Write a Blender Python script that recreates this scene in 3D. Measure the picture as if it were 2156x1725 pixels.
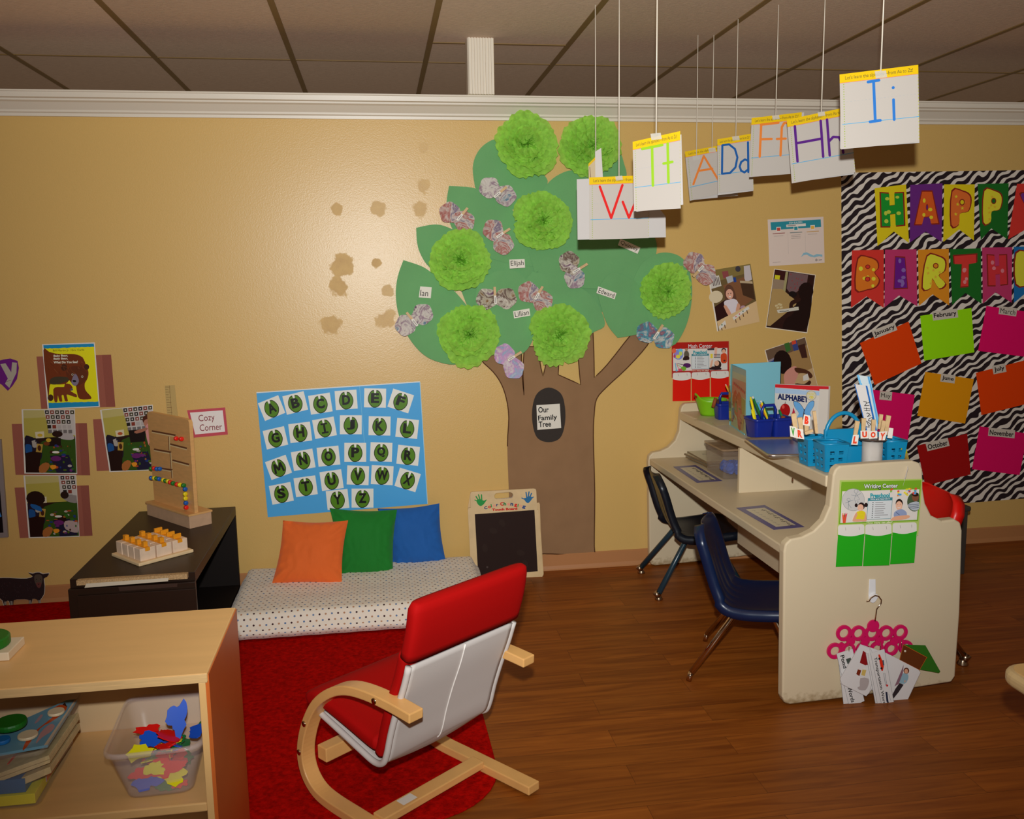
import bpy, bmesh, math, random
from mathutils import Vector as V, Matrix, noise
random.seed(7)
for o in list(bpy.data.objects): bpy.data.objects.remove(o)
SC = bpy.context.scene; COL = SC.collection
# ---------------------------------------------------------------- camera
W_, H_ = 2156, 1725
F_, YAW, PIT, ROL, CH, D = 1884.0, .14618, .14712, -.0163, 1.4, 4.085
_fw = V((math.sin(YAW)*math.cos(PIT), math.cos(YAW)*math.cos(PIT), -math.sin(PIT)))
_r0 = V((math.cos(YAW), -math.sin(YAW), 0)); _u0 = _r0.cross(_fw)
_r = _r0*math.cos(ROL)+_u0*math.sin(ROL); _u = -_r0*math.sin(ROL)+_u0*math.cos(ROL)
CAM = V((0, 0, CH))
cd = bpy.data.cameras.new('camera'); cam = bpy.data.objects.new('camera', cd); COL.objects.link(cam)
cd.sensor_width = 36; cd.lens = F_/W_*36; cd.clip_start = .05
cam.matrix_world = Matrix(((_r.x, _u.x, -_fw.x, 0), (_r.y, _u.y, -_fw.y, 0), (_r.z, _u.z, -_fw.z, CH), (0, 0, 0, 1)))
SC.camera = cam
# ---------------------------------------------------------------- light and exposure
SC.view_settings.view_transform = 'Standard'; SC.view_settings.look = 'None'
SC.view_settings.gamma = 1; SC.view_settings.use_curve_mapping = False
SC.view_settings.exposure = 0.0
wd = bpy.data.worlds.new('world'); SC.world = wd; wd.use_nodes = True
wd.node_tree.nodes['Background'].inputs[0].default_value = (1.0, .74, .50, 1)
wd.node_tree.nodes['Background'].inputs[1].default_value = .10
ld = bpy.data.lights.new('camera_flash', 'SPOT'); ld.energy = 405; ld.color = (.97, 1.0, 1.0)
ld.shadow_soft_size = .022; ld.spot_size = math.radians(104); ld.spot_blend = 1.0
lo = bpy.data.objects.new('camera_flash', ld); COL.objects.link(lo)
lo.location = (0, -.02, CH+.175)
lo.rotation_euler = V((.2, 1, .06)).to_track_quat('-Z', 'Y').to_euler()
# ---------------------------------------------------------------- helpers
def ray(x, y): return (x-W_/2)/F_*_r-(y-H_/2)/F_*_u+_fw
class PL:                                        # a real plane: a point on it and its outward normal
    def __init__(s, a, n): s.a = V(a); s.n = V(n).normalized()
    def p(s, x, y, off=0):
        d = ray(x, y); return CAM+d*((s.a-CAM).dot(s.n)/d.dot(s.n))+s.n*off
WALL = PL((0, D, 0), (0, -1, 0))
def ZP(x, y, z): return PL((0, 0, z), (0, 0, 1)).p(x, y)
def YP(x, y, yy): return PL((0, yy, 0), (0, -1, 0)).p(x, y)
def lin(c):
    return tuple((v/255/12.92 if v/255 <= .04045 else ((v/255+.055)/1.055)**2.4) for v in c)
GAIN = 1.55
def alb(c): return tuple(min(.86, v*GAIN) for v in lin(c))
MATS = {}
def mat(name, c=(200, 200, 200), rough=.6, metal=0, bump=0, bs=200, var=0, vs=20, attr=False, trans=0, spec=.5, sheen=0, alpha=1, coat=0, stretch=None, sub=0):
    if name in MATS: return MATS[name]
    m = bpy.data.materials.new(name); m.use_nodes = True; MATS[name] = m
    n = m.node_tree.nodes; L = m.node_tree.links; b = n['Principled BSDF']
    b.inputs['Roughness'].default_value = rough; b.inputs['Metallic'].default_value = metal
    b.inputs['Specular IOR Level'].default_value = spec
    if sheen: b.inputs['Sheen Weight'].default_value = sheen
    if coat: b.inputs['Coat Weight'].default_value = coat; b.inputs['Coat Roughness'].default_value = .15
    a = alb(c); tc = n.new('ShaderNodeTexCoord'); mp = n.new('ShaderNodeMapping'); L.new(tc.outputs['Object'], mp.inputs[0])
    if stretch: mp.inputs['Scale'].default_value = stretch
    src = None
    if attr:
        at = n.new('ShaderNodeAttribute'); at.attribute_name = 'Col'; src = at.outputs['Color']
        L.new(src, b.inputs['Base Color'])
    else: b.inputs['Base Color'].default_value = (*a, 1)
    if var:
        nz = n.new('ShaderNodeTexNoise'); nz.inputs['Scale'].default_value = vs; nz.inputs['Detail'].default_value = 4
        L.new(mp.outputs[0], nz.inputs['Vector'])
        mr = n.new('ShaderNodeMapRange'); mr.inputs[1].default_value = .3; mr.inputs[2].default_value = .7
        mr.inputs[3].default_value = 1-var; mr.inputs[4].default_value = 1+var*.6; L.new(nz.outputs[0], mr.inputs[0])
        mx = n.new('ShaderNodeMix'); mx.data_type = 'RGBA'; mx.blend_type = 'MULTIPLY'; mx.inputs[0].default_value = 1
        if src: L.new(src, mx.inputs[6])
        else: mx.inputs[6].default_value = (*a, 1)
        L.new(mr.outputs[0], mx.inputs[7]); L.new(mx.outputs[2], b.inputs['Base Color']); src = mx.outputs[2]
    if bump:
        nb = n.new('ShaderNodeTexNoise'); nb.inputs['Scale'].default_value = bs; nb.inputs['Detail'].default_value = 3
        L.new(mp.outputs[0], nb.inputs['Vector']); bp = n.new('ShaderNodeBump'); bp.inputs['Strength'].default_value = bump
        bp.inputs['Distance'].default_value = .002; L.new(nb.outputs[0], bp.inputs['Height']); L.new(bp.outputs[0], b.inputs['Normal'])
    if trans or alpha < 1:
        out = n['Material Output']; ms = n.new('ShaderNodeMixShader'); ms.inputs[0].default_value = trans if trans else 1-alpha
        t = n.new('ShaderNodeBsdfTranslucent' if trans else 'ShaderNodeBsdfTransparent')
        if trans:
            t.inputs[0].default_value = (*a, 1)
            if src: L.new(src, t.inputs[0])
        L.new(b.outputs[0], ms.inputs[1]); L.new(t.outputs[0], ms.inputs[2]); L.new(ms.outputs[0], out.inputs[0])
    return m
PRINT = mat('printed_paper', rough=.6, attr=True, spec=.15)
GLOSS = mat('laminated_print', rough=.3, attr=True, spec=.3)
CARD = mat('coloured_card', rough=.75, attr=True, spec=.12, bump=.15, bs=300)
class MB:
    def __init__(s): s.v = []; s.f = []; s.m = []; s.c = []; s.s = []
    def add(s, vs, fs, col=(200, 200, 200), mi=0, smooth=False):
        o = len(s.v); s.v += [V(v) for v in vs]; a = alb(col)
        for f in fs: s.f.append([o+i for i in f]); s.m.append(mi); s.c.append(a); s.s.append(smooth)
        return s
    def box(s, a, b, col=(200, 200, 200), mi=0, M=None):
        (x0, y0, z0), (x1, y1, z1) = a, b
        vs = [V(p) for p in ((x0, y0, z0), (x1, y0, z0), (x1, y1, z0), (x0, y1, z0), (x0, y0, z1), (x1, y0, z1), (x1, y1, z1), (x0, y1, z1))]
        if M: vs = [M @ v for v in vs]
        return s.add(vs, [(0, 3, 2, 1), (4, 5, 6, 7), (0, 1, 5, 4), (1, 2, 6, 5), (2, 3, 7, 6), (3, 0, 4, 7)], col, mi)
    def prism(s, poly, d, col=(200, 200, 200), mi=0, smooth=False):
        n = len(poly); d = V(d); p = [V(q) for q in poly]
        return s.add(p+[q+d for q in p], [tuple(range(n))[::-1], tuple(range(n, 2*n))]+[(i, (i+1) % n, n+(i+1) % n, n+i) for i in range(n)], col, mi, smooth)
    def grid(s, fn, nu, nv, col=(200, 200, 200), mi=0, smooth=True, cu=False, cv=False):
        vs = [fn(i/(nu-(0 if cu else 1)), j/(nv-(0 if cv else 1))) for i in range(nu) for j in range(nv)]; fs = []
        for i in range(nu if cu else nu-1):
            for j in range(nv if cv else nv-1):
                a, b = i, (i+1) % nu; c, e = j, (j+1) % nv; fs.append((a*nv+c, b*nv+c, b*nv+e, a*nv+e))
        return s.add(vs, fs, col, mi, smooth)
    def tube(s, pts, r, n=8, col=(200, 200, 200), mi=0, closed=False, r2=None, sq=False):
        pts = [V(p) for p in pts]; m = len(pts); rs = r if isinstance(r, (list, tuple)) else [r]*m; vs = []; up = None
        for i, p in enumerate(pts):
            t = (pts[(i+1) % m]-pts[i-1]) if closed else (pts[min(i+1, m-1)]-pts[max(i-1, 0)])
            t.normalize()
            if up is None:
                up = V((0, 0, 1)) if abs(t.z) < .9 else V((1, 0, 0))
            a = (up-t*up.dot(t)).normalized(); up = a; b = t.cross(a)
            for k in range(n):
                w = 2*math.pi*(k+.5)/n; vs.append(p+(a*math.cos(w)+b*math.sin(w)*(r2 if r2 else 1))*rs[i])
        fs = [(i*n+k, i*n+(k+1) % n, ((i+1) % m)*n+(k+1) % n, ((i+1) % m)*n+k) for i in range(m if closed else m-1) for k in range(n)]
        if not closed: fs += [tuple(range(n))[::-1], tuple(range((m-1)*n, m*n))]
        return s.add(vs, fs, col, mi, n > 4)
    def lathe(s, c, prof, n=24, col=(200, 200, 200), mi=0, M=None, smooth=True):
        c = V(c); vs = []
        for (r, z) in prof:
            for k in range(n):
                w = 2*math.pi*k/n; q = V((r*math.cos(w), r*math.sin(w), z)); vs.append(c+(M @ q if M else q))
        m = len(prof); fs = [(i*n+k, i*n+(k+1) % n, (i+1)*n+(k+1) % n, (i+1)*n+k) for i in range(m-1) for k in range(n)]
        if prof[0][0] > 1e-5: fs.append(tuple(range(n))[::-1])
        if prof[-1][0] > 1e-5: fs.append(tuple(range((m-1)*n, m*n)))
        return s.add(vs, fs, col, mi, smooth)
    def build(s, name, mats, parent=None, bevel=0, sub=0, world=True, solid=0, seg=2):
        if not isinstance(mats, (list, tuple)): mats = [mats]
        if parent is None:
            mn = [min(v[k] for v in s.v) for k in range(3)]; mxx = [max(v[k] for v in s.v) for k in range(3)]
            off = V(((mn[0]+mxx[0])/2, (mn[1]+mxx[1])/2, mn[2]))
        else: off = parent['_o'] if world and '_o' in parent else (0, 0, 0)
        off = V(off); me = bpy.data.meshes.new(name); me.from_pydata([v-off for v in s.v], [], s.f)
        for m in mats: me.materials.append(m)
        ca = me.color_attributes.new('Col', 'FLOAT_COLOR', 'CORNER')
        for p in me.polygons:
            p.material_index = min(s.m[p.index], len(mats)-1); p.use_smooth = s.s[p.index]
            for li in p.loop_indices: ca.data[li].color = (*s.c[p.index], 1)
        me.validate(); me.update()
        o = bpy.data.objects.new(name, me); COL.objects.link(o)
        if parent is None: o.location = off
        else: o.parent = parent
        o['_o'] = tuple(off)
        if solid: md = o.modifiers.new('thick', 'SOLIDIFY'); md.thickness = solid; md.offset = 0
        if bevel:
            md = o.modifiers.new('bevel', 'BEVEL'); md.width = bevel; md.segments = seg; md.limit_method = 'ANGLE'; md.angle_limit = .6
        if sub: md = o.modifiers.new('smooth', 'SUBSURF'); md.levels = sub; md.render_levels = sub
        return o
def tag(o, label=None, cat=None, group=None, kind=None):
    if label: o['label'] = label
    if cat: o['category'] = cat
    if group: o['group'] = group
    if kind: o['kind'] = kind
    return o
def thing(name, label, cat, loc, rotz=0, group=None):
    o = bpy.data.objects.new(name, None); COL.objects.link(o); o.location = loc; o.rotation_euler = (0, 0, rotz)
    o.empty_display_size = .05; o['_o'] = tuple(loc); return tag(o, label, cat, group)
_G = {}
def glyph(t, bold=0):
    if (t, bold) in _G: return _G[(t, bold)]
    if 'M' in t: bold = min(bold, .012) if len(t) < 2 else 0
    cu = bpy.data.curves.new('t', 'FONT'); cu.body = t; cu.offset = bold; cu.resolution_u = 3
    ob = bpy.data.objects.new('t', cu); COL.objects.link(ob)
    dg = bpy.context.evaluated_depsgraph_get(); me = bpy.data.meshes.new_from_object(ob.evaluated_get(dg))
    vs = [(v.co.x, v.co.y) for v in me.vertices]; fs = [tuple(p.vertices) for p in me.polygons]
    x0 = min(v[0] for v in vs); x1 = max(v[0] for v in vs); y0 = min(v[1] for v in vs); y1 = max(v[1] for v in vs)
    vs = [((a-x0)/(x1-x0), (b-y0)/max(1e-6, y1-y0)) for a, b in vs]
    bpy.data.objects.remove(ob); bpy.data.curves.remove(cu); bpy.data.meshes.remove(me)
    _G[(t, bold)] = (vs, fs); return vs, fs
def ellpts(cx, cy, rx, ry, rot=0, n=20, a0=0, a1=360):
    r = math.radians(rot); out = []
    for k in range(n):
        w = math.radians(a0+(a1-a0)*k/(n if a1-a0 >= 360 else n-1)); x, y = rx*math.cos(w), ry*math.sin(w)
        out.append((cx+x*math.cos(r)-y*math.sin(r), cy+x*math.sin(r)+y*math.cos(r)))
    return out
def smooth(pts, k=5, sharp=()):
    n = len(pts); out = []
    for i in range(n):
        p0, p1, p2, p3 = pts[i-1], pts[i], pts[(i+1) % n], pts[(i+2) % n]
        if i in sharp: p0 = p1
        if (i+1) % n in sharp: p3 = p2
        for j in range(k):
            t = j/k; out.append(tuple(.5*(2*p1[c]+(p2[c]-p0[c])*t+(2*p0[c]-5*p1[c]+4*p2[c]-p3[c])*t*t+(3*p1[c]-p0[c]-3*p2[c]+p3[c])*t**3) for c in (0, 1)))
    return out
STEP = 6e-5
class Sheet(MB):                                  # a thin printed thing lying on a real plane
    def __init__(s, pl=WALL, off=.0005): super().__init__(); s.pl = pl; s.o = off
    def base(s, pts, col, th=.0008, mi=0):
        a = [s.pl.p(x, y, s.o) for x, y in pts]; s.prism(a, s.pl.n*th, col, mi); s.o += th+STEP; return s
    def poly(s, pts, col, adv=True, mi=0):
        s.add([s.pl.p(x, y, s.o) for x, y in pts], [tuple(range(len(pts)))], col, mi)
        if adv: s.o += STEP
        return s
    def polys(s, L):
        for pts, col in L: s.poly(pts, col)
        return s
    def rect(s, x0, y0, x1, y1, col, q=None, adv=True):
        pts = [(x0, y0), (x1, y0), (x1, y1), (x0, y1)]
        if q: pts = [quad(q, *p) for p in pts]
        return s.poly(pts, col, adv)
    def ell(s, cx, cy, rx, ry, rot=0, col=(0, 0, 0), n=20, adv=True): return s.poly(ellpts(cx, cy, rx, ry, rot, n), col, adv)
    def text(s, t, x0, y0, x1, y1, h, col=(20, 20, 20), bold=0, adv=True, mi=0, up=None):
        vs, fs = glyph(t, bold); dx, dy = x1-x0, y1-y0; L = math.hypot(dx, dy)
        ux, uy = up if up else (dy/L*h, -dx/L*h)
        s.add([s.pl.p(x0+dx*a+ux*b, y0+dy*a+uy*b, s.o) for a, b in vs], fs, col, mi)
        if adv: s.o += STEP
        return s
    def line(s, pts, w, col, adv=True, closed=False, mi=0):
        if closed: pts = list(pts)+[pts[0]]
        vs = []; n = len(pts)
        for i, (x, y) in enumerate(pts):
            a = pts[max(i-1, 0)] if not (closed and i == 0) else pts[-2]; b = pts[min(i+1, n-1)] if not (closed and i == n-1) else pts[1]
            dx, dy = b[0]-a[0], b[1]-a[1]; L = math.hypot(dx, dy) or 1; nx, ny = -dy/L*w/2, dx/L*w/2
            vs += [s.pl.p(x+nx, y+ny, s.o), s.pl.p(x-nx, y-ny, s.o)]
        s.add(vs, [(2*i, 2*i+1, 2*i+3, 2*i+2) for i in range(n-1)], col, mi)
        if adv: s.o += STEP
        return s
def quad(q, u, v):                                # unit square -> pixel quad TL TR BR BL
    a, b, c, d = q
    return tuple((a[k]*(1-u)+b[k]*u)*(1-v)+(d[k]*(1-u)+c[k]*u)*v for k in (0, 1))
def qtext(S, q, t, u0, v0, u1, v1, col, bold=0):  # text filling the box u0..u1, v0..v1 of a quad
    vs, fs = glyph(t, bold)
    S.add([S.pl.p(*quad(q, u0+(u1-u0)*a, v1-(v1-v0)*b), S.o) for a, b in vs], fs, col); S.o += STEP
def qpoly(S, q, pts, col): S.poly([quad(q, min(1, max(0, u)), min(1, max(0, v))) for u, v in pts], col)
def qell(S, q, cx, cy, rx, ry, col, n=16): S.poly([quad(q, *p) for p in ellpts(cx, cy, rx, ry, 0, n)], col)
# ---------------------------------------------------------------- setting
def nodes(m): return m.node_tree.nodes, m.node_tree.links, m.node_tree.nodes['Principled BSDF']
def mathn(n, L, op, a, b=None, c=None):
    x = n.new('ShaderNodeMath'); x.operation = op
    for i, v in enumerate((a, b, c)):
        if v is None: continue
        if isinstance(v, (int, float)): x.inputs[i].default_value = v
        else: L.new(v, x.inputs[i])
    return x.outputs[0]
def mixc(n, L, f, a, b, mode='MIX'):
    x = n.new('ShaderNodeMix'); x.data_type = 'RGBA'; x.blend_type = mode
    for i, v in ((0, f), (6, a), (7, b)):
        if isinstance(v, (int, float)): x.inputs[i].default_value = v
        elif isinstance(v, tuple): x.inputs[i].default_value = (*v, 1)
        else: L.new(v, x.inputs[i])
    return x.outputs[2]
def floor_mat():
    m = mat('wood_floor', (120, 72, 36), rough=.45, spec=.22); n, L, b = nodes(m)
    tc = n.new('ShaderNodeTexCoord'); br = n.new('ShaderNodeTexBrick'); L.new(tc.outputs['Object'], br.inputs['Vector'])
    br.inputs['Color1'].default_value = (.0, .0, .0, 1); br.inputs['Color2'].default_value = (1, 1, 1, 1); br.inputs['Mortar'].default_value = (.5, .5, .5, 1)
    br.inputs['Scale'].default_value = 1; br.inputs['Mortar Size'].default_value = .0006; br.inputs['Brick Width'].default_value = .92; br.inputs['Row Height'].default_value = .102
    br.offset = .37
    mp = n.new('ShaderNodeMapping'); mp.inputs['Scale'].default_value = (1.2, 16, 1); L.new(tc.outputs['Object'], mp.inputs[0])
    mv = n.new('ShaderNodeVectorMath'); mv.operation = 'MULTIPLY_ADD'; L.new(br.outputs['Color'], mv.inputs[0]); mv.inputs[1].default_value = (3, 9, 5); L.new(mp.outputs[0], mv.inputs[2])
    nz = n.new('ShaderNodeTexNoise'); nz.inputs['Scale'].default_value = 2.2; nz.inputs['Detail'].default_value = 7; nz.inputs['Distortion'].default_value = 1.2; L.new(mv.outputs[0], nz.inputs['Vector'])
    cr = n.new('ShaderNodeValToRGB'); L.new(nz.outputs[0], cr.inputs[0]); e = cr.color_ramp.elements
    e[0].position = .32; e[0].color = (*alb((103, 51, 11)), 1); e[1].position = .66; e[1].color = (*alb((130, 71, 20)), 1)
    f = mathn(n, L, 'MULTIPLY_ADD', br.outputs['Color'], .28, .85)
    c1 = mixc(n, L, 1.0, cr.outputs[0], f, 'MULTIPLY'); c2 = mixc(n, L, br.outputs['Fac'], c1, alb((66, 30, 8)))
    L.new(c2, b.inputs['Base Color'])
    bp = n.new('ShaderNodeBump'); bp.inputs['Strength'].default_value = .12; bp.inputs['Distance'].default_value = .002; L.new(nz.outputs[0], bp.inputs['Height']); L.new(bp.outputs[0], b.inputs['Normal'])
    return m
def wall_mat():
    m = mat('cream_wall_paint', (180, 148, 94), rough=.36, spec=.5); n, L, b = nodes(m)
    tc = n.new('ShaderNodeTexCoord'); nz = n.new('ShaderNodeTexNoise'); nz.inputs['Scale'].default_value = 210; nz.inputs['Detail'].default_value = 2; L.new(tc.outputs['Object'], nz.inputs['Vector'])
    bp = n.new('ShaderNodeBump'); bp.inputs['Strength'].default_value = .15; bp.inputs['Distance'].default_value = .003; L.new(nz.outputs[0], bp.inputs['Height']); L.new(bp.outputs[0], b.inputs['Normal'])
    # dull patches where old tape residue sits on the paint
    spots = [(890, 392, 15, .6), (709, 440, 13, .9), (795, 438, 17, .7), (885, 440, 18, .7), (720, 560, 24, 1), (713, 603, 21, 1), (791, 553, 11, 1), (815, 612, 13, .7), (697, 685, 22, .9), (812, 672, 22, .7), (910, 515, 14, .5), (893, 312, 12, .4)]
    geo = n.new('ShaderNodeNewGeometry'); dn = n.new('ShaderNodeTexNoise'); dn.inputs['Scale'].default_value = 26; dn.inputs['Detail'].default_value = 4; L.new(geo.outputs['Position'], dn.inputs['Vector'])
    tot = None
    for x, y, r, w in spots:
        p = WALL.p(x, y); vd = n.new('ShaderNodeVectorMath'); vd.operation = 'DISTANCE'; L.new(geo.outputs['Position'], vd.inputs[0]); vd.inputs[1].default_value = p
        rr = r/461; d = mathn(n, L, 'MULTIPLY_ADD', dn.outputs[0], rr*1.7, mathn(n, L, 'SUBTRACT', vd.outputs['Value'], rr*.85))
        k = n.new('ShaderNodeMapRange'); k.inputs[1].default_value = rr*1.0; k.inputs[2].default_value = rr*.8; k.inputs[3].default_value = 0; k.inputs[4].default_value = w; L.new(d, k.inputs[0])
        tot = k.outputs[0] if tot is None else mathn(n, L, 'MAXIMUM', tot, k.outputs[0])
    L.new(mixc(n, L, mathn(n, L, 'MULTIPLY', tot, mathn(n, L, 'MULTIPLY_ADD', dn.outputs[0], 1.1, -.22)), alb((178, 145, 84)), alb((150, 112, 62))), b.inputs['Base Color'])
    L.new(mathn(n, L, 'MULTIPLY_ADD', tot, .22, .34), b.inputs['Roughness'])
    return m
WALLM = wall_mat()
S = lambda o: tag(o, kind='structure')
S(MB().box((-4.5, -3, -.05), (6.5, 4.2, 0)).build('floor', floor_mat()))
S(MB().box((-4.5, D, 0), (6.5, D+.1, 2.15)).build('wall_back', WALLM))
BASEM = mat('vinyl_cove_base', (150, 102, 62), rough=.45, spec=.4)
b = MB(); prof = [(0, 0), (-.016, 0), (-.012, .006), (-.006, .02), (-.005, .072), (0, .078)]
b.prism([(-4.5, D+a, z) for a, z in prof], (11, 0, 0)); S(b.build('baseboard_back', BASEM))
CR = mat('white_crown_paint', (186, 176, 160), rough=.4)
b = MB(); prof = [(0, 2.088), (-.012, 2.088), (-.014, 2.1), (-.022, 2.104), (-.024, 2.112), (-.05, 2.138), (-.062, 2.143), (-.064, 2.15), (-.078, 2.153), (-.082, 2.172), (-.086, 2.174), (-.086, 2.18), (.13, 2.18), (.13, 2.1)]
b.prism([(-4.5, D+a, z) for a, z in prof], (11, 0, 0)); S(b.build('trim_1', CR))
tag(MB().tube([(0, 0, 0), (0, -.004, 0)], .01, 12).build('t', CR)) if 0 else None
# ceiling tiles in a metal grid
CZ = 2.407; X0 = -1.564; SP = .61
TILE = mat('ceiling_tile', attr=True, rough=.95, spec=.15, var=.10, vs=60, bump=.8, bs=130, stretch=(.5, 2.2, 1))
b = MB(); rnd = random.Random(3); ys = [-3, -1.67, -.45, .77, 1.99, 3.21, 4.43, 5.65, 6.87, 8.1]
for i in range(-5, 13):
    for j in range(len(ys)-1):
        x = X0+i*SP; k = rnd.uniform(-7, 5)
        if (i, j) in ((3, 5), (0, 5)): k = 10
        segs = [(ys[j], ys[j+1])]
        if (i, j) == (3, 5): segs = [(3.21, 4.066), (4.072, 4.43)]
        for y0, y1 in segs:
            kk = k if y0 < 4.05 or j != 5 else 2
            b.box((x, y0, CZ+.004), (x+SP, y1, CZ+.02), (180+kk, 158+kk, 138+kk))
S(b.build('ceiling', TILE))
GRID = mat('ceiling_grid_metal', (112, 88, 50), rough=.5, spec=.3)
b = MB()
for i in range(-5, 14): x = X0+i*SP; b.box((x-.012, -3, CZ), (x+.012, 8.1, CZ+.012))
for y in ys[1:-1]: b.box((-4.6, y-.005, CZ+.0005), (6.4, y+.005, CZ+.01))
b.box((X0+3*SP+.012, 4.062, CZ), (X0+4*SP-.012, 4.075, CZ+.01))
S(b.build('trim_2', GRID))
# ribbed white post between crown and ceiling
b = MB(); pts = []; n_ = 9
for k in range(n_):
    x = .424+.108*k/n_; w = .108/n_; pts += [(x, 3.975, 2.18), (x+w*.62, 3.975, 2.18), (x+w*.66, 3.982, 2.18), (x+w*.96, 3.982, 2.18)]
pts += [(.532, 3.975, 2.18), (.532, 4.06, 2.18), (.418, 4.06, 2.18), (.418, 3.985, 2.18)]
b.prism(pts, (0, 0, CZ-2.18+.004)); S(b.build('trim_3', mat('white_ribbed_panel', (190, 180, 163), rough=.5)))
# ---------------------------------------------------------------- paper tree on the wall
TRK = mat('brown_kraft_paper', attr=True, rough=.8, spec=.12, bump=.6, bs=14, var=.07, vs=9)
trunk = smooth([(1075, 1170), (1071, 1030), (1068, 940), (1071, 880), (1066, 840), (1055, 808), (1038, 783), (1012, 757), (1012, 735), (1098, 735), (1098, 775), (1103, 832), (1101, 776), (1104, 730), (1135, 730), (1137, 765), (1143, 792), (1149, 766), (1150, 735), (1178, 735), (1175, 789), (1222, 810), (1216, 740), (1214, 695), (1248, 695), (1250, 740), (1251, 795), (1278, 768), (1328, 705), (1345, 690), (1375, 700), (1362, 728), (1320, 775), (1276, 816), (1256, 840), (1251, 870), (1249, 920), (1252, 1040), (1251, 1150), (1255, 1166), (1200, 1168), (1145, 1166), (1100, 1172)], 3,
    sharp=(0, 8, 9, 11, 13, 14, 16, 18, 19, 20, 21, 23, 24, 26, 29, 30, 39))
tr = Sheet(WALL, .001).base(trunk, (124, 94, 66), .001); tr.o += .001
tr.line(trunk[6:], 2.2, (72, 44, 24))
tro = tag(tr.build('paper_tree_trunk', TRK), 'brown kraft paper tree trunk with spreading branches taped flat on the wall', 'paper tree trunk')
k = Sheet(WALL, .0036); k.base([(x, y) for x, y in smooth([(1155, 816), (1180, 828), (1189, 856), (1189, 892), (1179, 922), (1155, 931), (1131, 922), (1121, 892), (1121, 856), (1131, 828)], 4)], (48, 42, 38)); k.o += 1e-4
k.build('knot_hole', CARD, tro)['label'] = 'black oval paper knot hole'
k = Sheet(WALL, .0052); k.base([(1129, 853), (1178, 850), (1181, 901), (1131, 905)], (190, 184, 172)); k.o += 1e-4
k.text('Our', 1133, 869, 1155, 868, 12, bold=.02).text('Family', 1133, 889, 1173, 886, 14, bold=.02).text('Tree', 1134, 899.5, 1160, 898, 12, bold=.02)
k.build('sign', PRINT, tro)['label'] = 'white sign reading Our Family Tree'
LEAFM = mat('green_construction_paper', (92, 140, 90), rough=.8, spec=.12, bump=.25, bs=220, var=.06, vs=6)
leaves = [
 ('large green paper leaf at the heart of the tree crown', [(955, 560), (1020, 500), (1100, 480), (1250, 500), (1300, 560), (1285, 640), (1200, 690), (1100, 700), (1000, 670)], (0, 5)),
 ('green paper leaf at the top left of the crown, under a pompom', [(1000, 395), (995, 355), (1003, 325), (1022, 303), (1050, 293), (1090, 310), (1145, 368), (1150, 392), (1120, 430), (1060, 440)], (0, 6)),
 ('green paper leaf mostly hidden behind the upper right pompom', [(1215, 330), (1270, 318), (1302, 320), (1313, 345), (1318, 375), (1300, 420), (1240, 420)], (0, 5)),
 ('pointed green paper leaf on the upper left edge of the crown', [(945, 392), (940, 425), (942, 455), (960, 495), (1000, 530), (1060, 552), (1125, 562), (1120, 510), (1085, 450), (1040, 412), (996, 396)], (0, 6)),
 ('green paper leaf on the left edge between two pointed leaves', [(876, 480), (878, 512), (886, 537), (903, 562), (940, 590), (1010, 600), (1040, 580), (1020, 540), (985, 502), (945, 480), (915, 473)], (0, 6)),
 ('green paper leaf right of the top notch in the crown', [(1125, 574), (1108, 505), (1125, 440), (1148, 392), (1178, 367), (1212, 360), (1262, 380), (1300, 430), (1290, 480), (1235, 530), (1175, 558)], (0, 7)),
 ('green paper leaf holding the name tag under the hanging card', [(1130, 577), (1150, 535), (1200, 500), (1290, 480), (1362, 488), (1380, 512), (1378, 542), (1358, 572), (1330, 593), (1270, 608), (1180, 600)], (0, 6)),
 ('green paper leaf filling the lower right middle of the crown', [(1120, 572), (1190, 590), (1245, 625), (1272, 680), (1250, 698), (1215, 712), (1150, 704), (1105, 660), (1092, 610)], (0, 4)),
 ('round green paper leaf at the far right end of the crown', [(1330, 592), (1348, 556), (1375, 537), (1400, 532), (1428, 540), (1446, 562), (1454, 605), (1450, 655), (1436, 698), (1412, 728), (1375, 712), (1345, 680), (1330, 640)], (0, 9)),
 ('pointed green paper leaf hanging at the lower right with its tip down', [(1298, 711), (1278, 686), (1264, 650), (1258, 610), (1285, 575), (1330, 588), (1362, 625), (1374, 665), (1365, 694), (1332, 705)], (0, 5)),
 ('largest pointed green paper leaf at the far left of the crown', [(849, 548), (837, 583), (833, 622), (840, 665), (860, 710), (890, 745), (925, 762), (965, 765), (1005, 735), (1006, 690), (985, 648), (945, 602), (905, 572), (885, 560)], (0, 8)),
 ('green paper leaf at the bottom middle of the crown above the trunk', [(1040, 572), (1005, 600), (1000, 650), (1008, 700), (1035, 745), (1075, 752), (1108, 735), (1128, 690), (1130, 640), (1110, 595), (1080, 570)], (0, 5)),
]
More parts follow.
